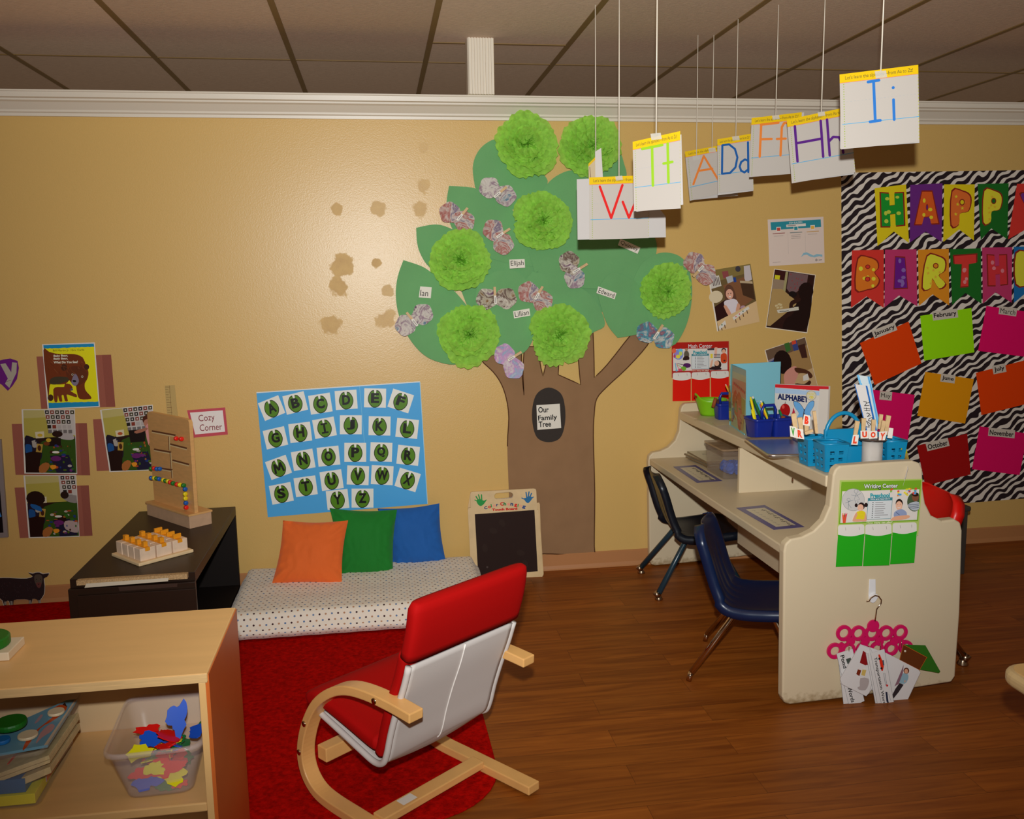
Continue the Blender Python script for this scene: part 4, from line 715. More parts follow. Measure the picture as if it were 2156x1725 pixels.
hcard(3.84, 6, [(686, 566), (985, 512), (1005, 790), (716, 860)], [[(700, 575), (980, 530), (1005, 828), (716, 856)]], [[(737, 760), (799, 592), (888, 738)], [(772, 680), (850, 668)]], 4.4, ORG, [(1466, 328), (1499, 312)], 'hanging card with an orange A, farthest back of the row', bot=.73, mid=.42)
hcard(3.6, 8, [(880, 492), (1085, 458), (1097, 792), (883, 812)], [[(886, 500), (1090, 470), (1097, 800), (884, 826)]], [[(910, 528), (908, 698)], [(910, 528), (950, 522), (985, 550), (1000, 600), (988, 660), (955, 694), (908, 698)], [(1063, 510), (1065, 688)], [(1062, 620), (1045, 612), (1022, 628), (1013, 655), (1022, 680), (1042, 690), (1064, 672)]], 4.4, DB, (1549, 287), 'hanging card with a blue D, between the A and F cards', bot=.66, mid=.38)
hcard(3.4, 6, [(1085, 365), (1385, 330), (1372, 695), (1070, 718)], [[(1095, 372), (1400, 330), (1386, 690), (1074, 712)]], [[(1140, 405), (1245, 393)], [(1142, 405), (1133, 596)], [(1140, 492), (1204, 490)], [(1300, 392), (1278, 396), (1265, 420), (1257, 588)], [(1236, 490), (1288, 488)]], 5, ORG, (1633, 243), 'hanging card with an orange F, left of the H card', bot=.68, mid=.38)
hcard(3.15, 10, [(1295, 375), (1670, 296), (1705, 690), (1325, 755)], [[(1305, 380), (1660, 310), (1700, 700), (1330, 750)]], [[(1343, 415), (1359, 624)], [(1497, 382), (1512, 596)], [(1352, 516), (1504, 488)], [(1535, 374), (1551, 588)], [(1546, 505), (1572, 478), (1606, 480), (1624, 515), (1632, 572)]], 5.4, PUR, (1729, 236), 'hanging card with a purple H, left of the largest card', bot=.70, mid=.39)
hcard(2.54, 12, [(1610, 105), (2080, 47), (2087, 508), (1619, 552)], [[(1618, 112), (2074, 60), (2090, 512), (1616, 548)]], [[(1780, 150), (1845, 139)], [(1792, 388), (1853, 379)], [(1813, 146), (1823, 384)], [(1929, 184), (1931, 183)], [(1932, 256), (1936, 374)]], 6, MBL, (1854, 150), 'hanging card with a blue I, the largest and nearest at the right', bot=.67, mid=.375, tape=1.1)
# edge-on card behind the V card
c = YP(1254, 345, 3.47); pl = PL(c, (-math.sin(.6), -math.cos(.6), 0)); t = thing('hanging_alphabet_card', 'white card hanging nearly edge-on behind the V card', 'alphabet card', (c.x, c.y, c.z-.06), group='alphabet cards hanging from the ceiling')
s = Sheet(pl, 0); s.base([(1239, 345), (1256, 328), (1258, 400), (1240, 400)], (176, 160, 130), .0006); s.poly([(1239, 345), (1256, 328), (1256, 334), (1239, 351)], (200, 160, 30)); s.line([(1242, 352), (1246, 400)], 1, (90, 60, 50)); s.build('printed_card', PRINT, t)
s = Sheet(PL(c, (-.3, -1, 0)), .006); s.base([(1253, 320), (1266, 312), (1271, 400), (1254, 400)], (178, 172, 166), .0006); s.build('backing_sheet', PRINT, t)
p = pl.p(1255, 322, .004); b = MB(); b.tube([p, V((p.x, p.y, CZ))], .002, 6, (196, 186, 170)); b.build('string', STR, t)
# ---------------------------------------------------------------- rug and mattress
RUG = mat('red_rug_pile', (146, 8, 4), rough=1, spec=.02, bump=1.0, bs=160, var=.38, vs=70)
P = []; xr, yb, yt, r = .292, 2.17, 4.05, .16
for cx, cy, a0 in ((xr-r, yt-.02, 0), (-2.6, yt, 90), (-2.6, -.3, 180), (xr-.62, -.3, 270)): P += [(cx, cy)]
P = [(.0, 4.03), (-3.2, 4.05), (-3.2, .5), (-.75, .5), (-.75, 2.1)]
P = [(-3.4, 4.06), (-3.4, 1.2), (-.9, 1.2)] + [(-.55, 1.9)] + [(.05, 2.15)] + [(.05+.24*math.sin(a), 2.39-.24*math.cos(a)) for a in [math.radians(k) for k in range(10, 95, 10)]] + [(.285, 2.8), (.27, 3.2), (.2, 3.9), (.15, 4.06)]
b = MB(); b.prism([(x, y, .0005) for x, y in P[::1]], (0, 0, .0065)); tag(b.build('rug', RUG, bevel=.002), 'deep red shag rug covering the floor of the corner', 'rug')
def dots_mat():
    m = mat('dotted_sheet', (196, 186, 172), rough=.8, spec=.2, sheen=.2); n, L, b = nodes(m)
    g = n.new('ShaderNodeTexCoord'); sx = n.new('ShaderNodeSeparateXYZ'); L.new(g.outputs['UV'], sx.inputs[0])
    u = mathn(n, L, 'MULTIPLY', sx.outputs[0], 1/.024); v = mathn(n, L, 'MULTIPLY', sx.outputs[1], 1/.024)
    fl = mathn(n, L, 'FLOOR', v); u2 = mathn(n, L, 'MULTIPLY_ADD', fl, .5, u)
    fu = mathn(n, L, 'SUBTRACT', mathn(n, L, 'FRACT', u2), .5); fv = mathn(n, L, 'SUBTRACT', mathn(n, L, 'FRACT', v), .5)
    d = mathn(n, L, 'SQRT', mathn(n, L, 'ADD', mathn(n, L, 'MULTIPLY', fu, fu), mathn(n, L, 'MULTIPLY', fv, fv)))
    k = mathn(n, L, 'LESS_THAN', d, .165)
    ci = mathn(n, L, 'FRACT', mathn(n, L, 'MULTIPLY', mathn(n, L, 'ADD', mathn(n, L, 'FLOOR', u2), fl), .3334)); r = n.new('ShaderNodeValToRGB'); r.color_ramp.interpolation = 'CONSTANT'; L.new(ci, r.inputs[0]); e = r.color_ramp.elements
    e[0].color = (*alb((50, 26, 30)), 1); e[1].position = .34; e[1].color = (*alb((150, 112, 84)), 1); e.new(.66).color = (*alb((80, 104, 136)), 1)
    L.new(mixc(n, L, k, alb((196, 186, 172)), r.outputs[0]), b.inputs['Base Color'])
    return m
def mattress():
    x0, x1, y0, y1, h = -.635, .405, 3.435, 4.045, .118; b = MB(); nx, ny = 70, 44; r = .045
    def fn(u, v):
        x = x0+(x1-x0)*u; y = y0+(y1-y0)*v; e = min(x-x0, x1-x, y-y0, y1-y); z = h if e > r else h-r+math.sqrt(max(0, r*r-(r-e)**2))
        z += .004*noise.noise(V((x*4, y*10, 0)))+.0025*noise.noise(V((x*16+y*9, y*22, 3))); z += -.012*max(0, 1-((x+.1)/.35)**2)*max(0, 1-((y-3.78)/.2)**2)
        return V((x, y, z))
    b.grid(fn, nx, ny)
    for side in range(4):
        def f2(u, v, side=side):
            if side == 0: x, y, ox, oy = x0+(x1-x0)*u, y0, 0, -1
            elif side == 1: x, y, ox, oy = x1, y0+(y1-y0)*u, 1, 0
            elif side == 2: x, y, ox, oy = x1-(x1-x0)*u, y1, 0, 1
            else: x, y, ox, oy = x0, y1-(y1-y0)*u, -1, 0
            zt = fn((x-x0)/(x1-x0), (y-y0)/(y1-y0)).z; z = zt*(1-v)+.016*v; bulge = .02*math.sin(math.pi*min(1, v*1.0))-.008*v*v; w = .002*math.sin(x*60+y*40)*v
            return V((x+ox*(bulge+w), y+oy*(bulge+w), z))
        b.grid(f2, 60, 8)
    return b
mb_ = mattress(); mo = tag(mb_.build('mattress', dots_mat()), 'crib mattress in a fitted polka dot sheet on the red rug', 'mattress')
uv = mo.data.uv_layers.new(name='cloth'); nt = 70*44      # unrolled sheet coordinates: top first, then the four sides hanging down
def muv(i):
    p = mb_.v[i]
    r = .045; ax = lambda v, a, b: (b-r+r*math.asin(min(1, (r-(b-v))/r)) if b-v < r else (a+r-r*math.asin(min(1, (r-(v-a))/r)) if v-a < r else v))
    if i < nt: return (ax(p.x, -.635, .405)+5, ax(p.y, 3.435, 4.045)+5)
    k = i-nt; sd = k//(60*8); r_ = k % 8; dn = .0257+.013*r_
    return ((ax(p.x, -.635, .405)+5, 3.435+5-dn), (.405+5+dn, ax(p.y, 3.435, 4.045)+5), (ax(p.x, -.635, .405)+5, 4.045+5+dn), (-.635+5-dn, ax(p.y, 3.435, 4.045)+5))[sd]
for lp in mo.data.loops: uv.data[lp.index].uv = muv(lp.vertex_index)
# ---------------------------------------------------------------- cushions
def cushion(BLc, BRc, TLc, TRc, th, seed, col, name, lab):
    rd = random.Random(seed); b = MB(); n = 30; nrm = (V(BRc)-V(BLc)).cross(V(TLc)-V(BLc)).normalized()
    def f(sgn):
        def fn(u, v):
            pu = 1-.055*math.sin(math.pi*u)*0; U = .5+(u-.5)*(1-.07*math.sin(math.pi*v)); Vv = .5+(v-.5)*(1-.07*math.sin(math.pi*u))
            p = (V(BLc)*(1-U)+V(BRc)*U)*(1-Vv)+(V(TLc)*(1-U)+V(TRc)*U)*Vv
            h = (math.sin(math.pi*min(1, max(0, u)))*math.sin(math.pi*min(1, max(0, v))))**.55 if 0 < u < 1 and 0 < v < 1 else 0
            wr = .006*noise.noise(V((u*5+seed, v*3, 0)))+.0045*noise.noise(V((u*14+seed, v*9, 2)))
            cr = .007*math.sin(22*math.atan2(v-.5, u-.5)+seed)*max(0, math.hypot(u-.5, v-.5)-.3)*3
            return p+nrm*sgn*(th/2*h+(wr+cr)*(1 if h > .05 else 0))
        return fn
    b.grid(f(1), n, n); b.grid(f(-1), n, n)
    m = mat(name, col, rough=.75, spec=.2, sheen=.25, bump=.25, bs=500, var=.05, vs=8)
    return tag(b.build('cushion', m), lab, 'cushion', 'cushions on the mattress')
mz = .118
def cc(bl, br, tl, tr, yb0, yb1, yt0, yt1, **k):
    return cushion(YP(*bl, yb0), YP(*br, yb1), YP(*tl, yt0), YP(*tr, yt1), **k)
cc((829, 1200), (940, 1188), (795, 1071), (925, 1060), 3.985, 3.975, 4.04, 4.04, th=.1, seed=3, col=(22, 76, 140), name='blue_cushion_cloth', lab='blue square cushion, rightmost, leaning on the wall')
cc((716, 1211), (828, 1217), (694, 1070), (836, 1073), 3.895, 3.90, 3.99, 3.99, th=.1, seed=8, col=(18, 100, 30), name='green_cushion_cloth', lab='green square cushion between the orange and blue ones')
cc((572, 1231), (720, 1230), (596, 1096), (733, 1096), 3.80, 3.79, 3.90, 3.90, th=.1, seed=5, col=(190, 86, 32), name='orange_cushion_cloth', lab='orange square cushion, leftmost and frontmost')
# ---------------------------------------------------------------- touch board easel
p0 = ZP(1008, 1221, 0); p1 = ZP(1147, 1215, 0); ptop = YP(988, 1038, D-.025)
nn = (p1-p0).cross(ptop-p0).normalized(); nn = -nn if nn.y > 0 else nn; EB = PL(p0, nn)
A11 = lambda x, y: (960+x/7.5, 1010+y/7.5)
EW = mat('easel_plywood', attr=True, rough=.5, spec=.4, var=.12, vs=14)
b = Sheet(EB, -.032); b.base([A11(*p) for p in ((1200, 200), (1275, 400), (1290, 375), (1320, 372), (1333, 400), (1345, 800), (1392, 1500), (1385, 1540), (1360, 1560), (360, 1590), (340, 1575), (190, 460), (230, 210), (1000, 160))], (176, 148, 104), .012)
eo = tag(b.build('touch_board', EW, bevel=.002), 'tabletop chalk board easel with handprints leaning on the wall', 'chalkboard')
# front frame with a real handle hole: strips around the slot
s = Sheet(EB, -.018); out = [A11(*p) for p in ((200, 450), (232, 445), (228, 230), (235, 205), (255, 196), (1225, 143), (1258, 150), (1270, 180), (1283, 470), (1300, 480), (1375, 1500), (1365, 1550), (1340, 1562), (285, 1600), (250, 1585), (240, 1500), (188, 480))]
b = s; b.base(out, (178, 152, 110), .014)
s.poly([A11(*p) for p in ((298, 550), (1240, 482), (1292, 1450), (352, 1535))], (96, 66, 44)); s.poly([A11(*p) for p in ((302, 553), (1238, 485), (1288, 1447), (356, 1531))], (34, 24, 24))
hx = smooth([(606, 260), (640, 218), (760, 208), (860, 203), (905, 240), (890, 290), (840, 298), (660, 313), (620, 300)], 3)
fo = s.build('front_frame', EW, eo)
cut = MB(); ph = [EB.p(*A11(*p), -.1) for p in hx]; cut.prism(ph, EB.n*.2)
mc = bpy.data.meshes.new('slot'); mc.from_pydata([v-eo.location for v in cut.v], [], cut.f)
import mathutils
bmc = bmesh.new(); bmc.from_mesh(mc); bmesh.ops.recalc_face_normals(bmc, faces=bmc.faces); bmc.to_mesh(mc); bmc.free()
# cut the slot through the wood by boolean, applied at once so that nothing hidden stays in the scene
co = bpy.data.objects.new('slot', mc); COL.objects.link(co); co.location = eo.location
def apply_bool(o, c):
    md = o.modifiers.new('slot', 'BOOLEAN'); md.operation = 'DIFFERENCE'; md.object = c; md.solver = 'EXACT'
    bpy.context.view_layer.update(); dg = bpy.context.evaluated_depsgraph_get(); me = bpy.data.meshes.new_from_object(o.evaluated_get(dg)); o.modifiers.remove(md); o.data = me
def rebuild_frame():
    # keep the printed layers as they are, cut only the solid body
    for o in (eo,):
        mods = [m for m in o.modifiers]
        for m in mods: o.modifiers.remove(m)
        apply_bool(o, co)
    bmf = bmesh.new(); bmf.from_mesh(fo.data); bmf.free()
bodyf = Sheet(EB, -.018); bodyf.base(out, (178, 152, 110), .014)
n0 = len(bodyf.v); me = fo.data
bpy.data.objects.remove(fo)
fo = bodyf.build('front_frame', EW, eo); apply_bool(fo, co); apply_bool(eo, co) if not eo.modifiers.clear() else None
bpy.data.objects.remove(co)
s = Sheet(EB, -.0035); s.base([A11(*p) for p in ((298, 550), (1240, 482), (1292, 1450), (352, 1535))], (34, 20, 16), .001)
for i in range(5): s.ell(*A11(random.uniform(450, 1100), random.uniform(650, 1350)), 9, 6, random.uniform(0, 90), (38, 25, 20), 12)
s.ell(*A11(495, 1385), 2.2, 2.2, 0, (62, 50, 46), 10)
s.build('writing_panel', mat('dark_writing_film', attr=True, rough=.6, spec=.1), eo)['label'] = 'dark writing panel'
def hand(pts_c, fingers, thumb, col, nm):
    s = Sheet(EB, -.0035); s.poly([A11(*p) for p in smooth(pts_c, 3)], col)
    for a, b_, w in fingers: stroke(s, [A11(*a), A11(*b_)], w, col)
    s.build('handprint', PRINT, eo)['label'] = nm
hand([(325, 330), (380, 310), (440, 335), (480, 325), (440, 390), (390, 420), (345, 390)], [((355, 350), (300, 325), 2), ((355, 330), (318, 270), 2.6), ((380, 320), (357, 243), 2.6), ((408, 320), (403, 243), 2.6), ((425, 360), (478, 326), 2.2)], 0, (34, 122, 56), 'green handprint')
hand([(1075, 300), (1110, 290), (1150, 265), (1195, 275), (1200, 310), (1160, 360), (1135, 375), (1100, 350)], [((1100, 320), (1042, 294), 2.2), ((1120, 290), (1108, 205), 2.6), ((1140, 280), (1155, 198), 2.6), ((1165, 285), (1195, 220), 2.6), ((1185, 305), (1222, 278), 2.2)], 0, (34, 90, 130), 'blue handprint')
s = Sheet(EB, -.0035); LT = 'Color-Changing'; cl = [(40, 60, 96), (180, 30, 24), (34, 120, 60), (196, 130, 110), (40, 60, 96), (130, 120, 110), (180, 30, 24), (34, 110, 60), (196, 130, 110), (40, 60, 96), (180, 30, 24), (34, 120, 60), (190, 140, 110), (40, 60, 110)]
xs = [452, 512, 556, 586, 638, 668, 700, 752, 808, 858, 916, 970, 995, 1040]; hs = [46, 38, 54, 38, 38, 6, 56, 52, 38, 42, 56, 50, 38, 54]; ws = [50, 46, 14, 48, 32, 24, 54, 42, 50, 46, 48, 15, 42, 54]
for i, ch_ in enumerate(LT):
    t_ = (xs[i]-452)/590; yb = 470-54*math.sin(math.pi*t_*.93)-10*t_
    if ch_ == '-': yb -= 14
    if ch_ == 'g': yb += 16
    r_ = (t_-.5)*22; a = A11(xs[i], yb-r_*.0+(-.5+t_)*0); w_ = ws[i]; dy = (t_-.5)*w_*.55
    s.text(ch_, *A11(xs[i], yb-dy/2), *A11(xs[i]+w_, yb+dy/2), hs[i]/7.5, cl[i], bold=.05, adv=False)
s.text('Touch Board', *A11(570, 500), *A11(972, 480), 5.2, (170, 34, 24), bold=.06); s.build('lettering', PRINT, eo)['label'] = 'printed words Color-Changing Touch Board'
# ---------------------------------------------------------------- black bookcase lying on its side
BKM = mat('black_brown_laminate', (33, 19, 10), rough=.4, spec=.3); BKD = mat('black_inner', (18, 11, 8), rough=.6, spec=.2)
bx0, bx1, by0, by1, bh = -1.082, -.668, 3.13, 4.07, .396
t = thing('bookcase', 'black bookcase lying on its side with a taped chipped end', 'bookcase', ((bx0+bx1)/2, (by0+by1)/2, .014))
b = MB(); b.box((bx0, by0+.02, bh-.038), (bx1, by1, bh)); b.build('top_board', BKM, t, bevel=.0015)
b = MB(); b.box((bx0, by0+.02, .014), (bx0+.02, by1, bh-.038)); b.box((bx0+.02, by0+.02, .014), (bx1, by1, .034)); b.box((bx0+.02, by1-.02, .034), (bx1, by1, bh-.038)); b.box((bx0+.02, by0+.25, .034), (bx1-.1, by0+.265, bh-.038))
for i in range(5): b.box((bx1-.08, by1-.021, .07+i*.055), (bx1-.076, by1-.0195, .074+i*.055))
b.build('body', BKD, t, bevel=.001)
b = MB(); b.box((bx0-.002, by0, .014), (bx1+.002, by0+.02, bh-.03)); b.build('end_panel', BKM, t, bevel=.0015)
CHIP = mat('raw_chipboard', (160, 130, 90), rough=.9, var=.35, vs=260, bump=.6, bs=300)
b = MB(); b.box((bx0+.028, by0-.0005, bh-.017), (bx1-.022, by0+.0205, bh+.0005)); b.build('chipped_edge', CHIP, t)['label'] = 'raw chipboard edge strip'
FR = PL((0, by0-.003, 0), (0, -1, 0))
s = Sheet(FR, .0005); s.base([(182, 1229), (355, 1217), (354, 1224), (178, 1238)], (176, 166, 146), .0006); s.build('tape_strip', PRINT, t)['label'] = 'torn strip of white tape'
s = Sheet(FR, .0005); s.base([(249, 1236), (374, 1228), (373, 1236), (252, 1245)], (52, 38, 32), .0004); s.build('clear_tape_strip', mat('clear_packing_tape', (54, 40, 34), rough=.15, spec=.7), t)
b = MB(); b.box((bx0+.03, by0-.014, .014), (bx1+.006, by0-.0025, bh-.05), M=None); b.build('loose_panel', BKM, t, bevel=.001)
# ---------------------------------------------------------------- bead slide board
ZT = bh; BM = mat('birch_toy_wood', (186, 142, 88), rough=.42, spec=.5, var=.08, vs=22, stretch=(1, 1, 5)); BM2 = mat('birch_pale_edge', (196, 166, 128), rough=.5)
a = ZP(312, 1077, ZT); c = ZP(400, 1114, ZT); e = ZP(450, 1101, ZT); a = V((-1.03, 4.0, ZT)); ux = (c-a); ux.z = 0; Lb = ux.length; ux.normalize(); uy = V((-ux.y, ux.x, 0)); Wb = .10
t = thing('bead_slide_board', 'upright wooden bead slide toy with coloured beads on the black bookcase', 'toy', a+ux*Lb/2+uy*Wb/2)
Mx = lambda p: a+ux*p[0]+uy*p[1]+V((0, 0, p[2]))
def lb(b, A, B, col=(186, 142, 88), mi=0):
    vs = [Mx(p) for p in ((A[0], A[1], A[2]), (B[0], A[1], A[2]), (B[0], B[1], A[2]), (A[0], B[1], A[2]), (A[0], A[1], B[2]), (B[0], A[1], B[2]), (B[0], B[1], B[2]), (A[0], B[1], B[2]))]
    return b.add(vs, [(0, 3, 2, 1), (4, 5, 6, 7), (0, 1, 5, 4), (1, 2, 6, 5), (2, 3, 7, 6), (3, 0, 4, 7)], col, mi)
b = MB(); lb(b, (0, 0, 0), (Lb, Wb, .052)); b.build('base_box', mat('base_box_wood', (168, 136, 108), rough=.5, var=.08, vs=30), t, bevel=.001)
b = MB(); lb(b, (-.004, -.004, .052), (Lb+.004, Wb+.004, .06)); b.build('base_lid', BM, t, bevel=.001)
BP = PL(Mx((0, .045, 0)), -uy); pb = [BP.p(x, y) for x, y in ((333, 1053), (424, 1078), (412, 882), (317, 866))]
b = MB(); top = smooth([(333, 1058), (421, 1080), (409, 893), (406, 884), (398, 880), (326, 867), (319, 866), (317, 872)], 1)
AB = lambda x, y: (200+x/3.833, 780+y/3.833)
s = Sheet(BP, -.0); s.base([(333, 1060), (418, 1083), (406, 890), (404, 884), (397, 881), (322, 866), (318, 867), (317, 872)], (186, 142, 88), .016)
bo = s.build('slide_panel', BM, t, bevel=.001)
s = Sheet(BP, .0163); sl = (92, 52, 26); e2 = (206, 176, 130)
for P in ([(488, 485), (680, 520)], [(635, 590), (772, 625)], [(505, 632), (645, 657)], [(655, 720), (790, 755)], [(495, 775), (655, 800)]):
    s.line([AB(P[0][0], P[0][1]+6), AB(P[1][0], P[1][1]+7)], 4.6, e2); s.line([AB(*P[0]), AB(*P[1])], 3.4, sl)
for P in ([(628, 530), (632, 640)], [(640, 660), (648, 790)], [(650, 800), (655, 865)]): s.line([AB(*p) for p in P], 3.2, e2); s.line([AB(P[0][0]-4, P[0][1]), AB(P[1][0]-4, P[1][1])], 1.4, sl)
s.build('slots', mat('slot_print', attr=True, rough=.7), bo)
BC = {'r': (196, 26, 16), 'g': (22, 100, 30), 'b': (20, 76, 150), 'y': (206, 176, 20)}
beads = [(700, 543, 'r'), (742, 547, 'r'), (497, 785, 'g'), (520, 783, 'r'), (543, 788, 'b'), (566, 787, 'b'), (498, 860, 'b'), (521, 861, 'y'), (542, 865, 'g'), (561, 868, 'b'), (595, 877, 'y'), (614, 884, 'g'), (634, 887, 'y'), (651, 895, 'r'), (674, 903, 'g'), (706, 912, 'r'), (728, 915, 'y'), (760, 920, 'g'), (772, 950, 'b'), (772, 989, 'y'), (774, 1024, 'y'), (778, 1061, 'b'), (780, 1097, 'r')]
for x, y, k in beads:
    p = BP.p(*AB(x, y), .025); ax = ux*.0062; m = mat('bead_'+{'r': 'red', 'g': 'green', 'b': 'blue', 'y': 'yellow'}[k], BC[k], rough=.3, spec=.5)
    b = MB(); b.tube([p-ax, p-ax*.75, p+ax*.75, p+ax], [.0078, .0092, .0092, .0078], 14, BC[k]); b.build('bead', m, t)
# ---------------------------------------------------------------- peg block board
f0 = ZP(293, 1194, ZT); l0 = ZP(208, 1160, ZT); r0 = ZP(420, 1160, ZT); u1 = (r0-f0); u2 = (l0-f0); La, Lc = u1.length, u2.length; u1.normalize(); u2 = V((-u1.y, u1.x, 0)); Lc = .205; La = .215
t = thing('peg_block_board', 'pale wooden block tray with orange pegs on the black bookcase', 'toy', f0+u1*La/2+u2*Lc/2)
def ob(b, o_, e1, e2, A, B, col=(200, 200, 200)):
    vs = [o_+e1*p[0]+e2*p[1]+V((0, 0, p[2])) for p in ((A[0], A[1], A[2]), (B[0], A[1], A[2]), (B[0], B[1], A[2]), (A[0], B[1], A[2]), (A[0], A[1], B[2]), (B[0], A[1], B[2]), (B[0], B[1], B[2]), (A[0], B[1], B[2]))]
    return b.add(vs, [(0, 3, 2, 1), (4, 5, 6, 7), (0, 1, 5, 4), (1, 2, 6, 5), (2, 3, 7, 6), (3, 0, 4, 7)], col)
PW = mat('pale_block_wood', (196, 172, 148), rough=.6, var=.08, vs=40); PE = mat('tray_wood', (196, 170, 130), rough=.6, var=.08, vs=30); OP = mat('orange_peg_plastic', (250, 128, 16), rough=.5)
b = MB(); ob(b, f0, u1, u2, (0, 0, 0), (La, Lc, .012)); b.build('tray_board', PE, t, bevel=.003)
nb1, nb2 = 3, 4; c1 = (La-.024)/nb1; c2 = (Lc-.024)/nb2
for i in range(nb1):
    for j in range(nb2):
        x0, y0 = .012+i*c1, .012+j*c2
        b = MB(); g = .013; hh = .058
        pr_ = [(x0+.002, .012), (x0+c1-.003, .012), (x0+c1-.003, hh), (x0+c1*.64, hh), (x0+c1*.64, hh-.012), (x0+c1*.36, hh-.012), (x0+c1*.36, hh), (x0+.002, hh)]
        b.prism([f0+u1*p_+u2*(y0+.002)+V((0, 0, z_)) for p_, z_ in pr_], u2*(c2-.004))
        bb = b.build('wooden_block', PW, t, bevel=.002)
        b = MB(); ob(b, f0, u1, u2, (x0+c1*.36, y0+.001, hh-.012), (x0+c1*.64, y0+c2-.001, hh+.001)); ob(b, f0, u1, u2, (x0+c1*.26, y0+c2*.42, hh+.001), (x0+c1*.74, y0+c2*.6, hh+.018)) if (i == 2) else ob(b, f0, u1, u2, (x0+c1*.38, y0+c2*.3, hh+.001), (x0+c1*.62, y0+c2*.7, hh+.02))
        b.build('orange_peg', OP, bb, bevel=.001, world=True)
# ---------------------------------------------------------------- writing desk (double sided carrel)
DK = mat('cream_laminate', (176, 160, 132), rough=.42, spec=.5, var=.03, vs=7)
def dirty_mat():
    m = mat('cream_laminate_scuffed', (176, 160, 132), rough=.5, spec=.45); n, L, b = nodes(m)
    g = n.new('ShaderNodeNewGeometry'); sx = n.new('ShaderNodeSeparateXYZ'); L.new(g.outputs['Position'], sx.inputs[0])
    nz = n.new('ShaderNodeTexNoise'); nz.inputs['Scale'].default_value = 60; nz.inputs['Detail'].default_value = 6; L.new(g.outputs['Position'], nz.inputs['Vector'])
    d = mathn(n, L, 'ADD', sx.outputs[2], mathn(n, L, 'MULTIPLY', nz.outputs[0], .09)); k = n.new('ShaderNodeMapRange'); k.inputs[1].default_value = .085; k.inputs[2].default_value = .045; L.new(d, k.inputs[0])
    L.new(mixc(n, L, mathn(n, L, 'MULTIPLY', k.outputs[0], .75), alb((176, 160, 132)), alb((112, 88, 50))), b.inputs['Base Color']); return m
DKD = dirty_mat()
t = desk = thing('writing_desk', 'cream double-sided classroom writing desk with a raised middle shelf', 'desk', (1.57, 3.33, 0))
pn_px = [(1647, 1477), (1649, 1300), (1650, 1172), (1653, 1155), (1665, 1144), (1690, 1139), (1714, 1127), (1735, 1106), (1748, 1076), (1752, 1040), (1755, 1010), (1760, 997), (1770, 990), (1850, 984), (1925, 980), (1940, 985), (1946, 998), (1947, 1040), (1952, 1070), (1965, 1096), (1988, 1107), (2015, 1104), (2027, 1111), (2031, 1128), (2026, 1300), (2016, 1436), (2008, 1448), (1912, 1462), (1766, 1481), (1664, 1492), (1652, 1489)]
PF = PL((1.25, 2.587, 0), (-.02, -1, 0)); pn = [PF.p(*p) for p in pn_px]; zmin = min(p.z for p in pn); pn = [V((p.x, 2.587, p.z-zmin+.004)) for p in pn]
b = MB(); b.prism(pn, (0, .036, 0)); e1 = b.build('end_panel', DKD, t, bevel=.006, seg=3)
e2 = e1.copy(); COL.objects.link(e2); e2.location = (0, 1.447, 0)
b = MB(); b.box((1.25, 2.623, .505), (1.872, 4.034, .535)); b.build('worktop', DK, t, bevel=.004)
b = MB(); b.box((1.398, 2.623, .716), (1.72, 4.034, .755)); b.build('upper_shelf', DK, t, bevel=.005)
b = MB(); b.box((1.392, 3.30, .5352), (1.548, 3.318, .716)); b.box((1.5485, 3.302, .5352), (1.70, 3.318, .716)); b.build('divider', DK, t, bevel=.001)
b = MB(); b.box((1.545, 2.623, .672), (1.572, 3.30, .716)); b.box((1.545, 3.318, .672), (1.572, 4.034, .716)); bb = b.build('shelf_rail', DK, t)
b = MB(); b.box((1.50, 2.623, .247), (1.52, 3.56, .505)); b.build('modesty_rail', DK, t)
b = MB(); c = PL((1.544, 0, 0), (-1, 0, 0)).p(1669, 1010); b.lathe(c, [(.0001, .003), (.006, .002), (.007, 0)], 14, M=Matrix.Rotation(-math.pi/2, 4, 'Y')); b.build('screw_cap', mat('brown_cap', (90, 52, 30), rough=.4), bb)
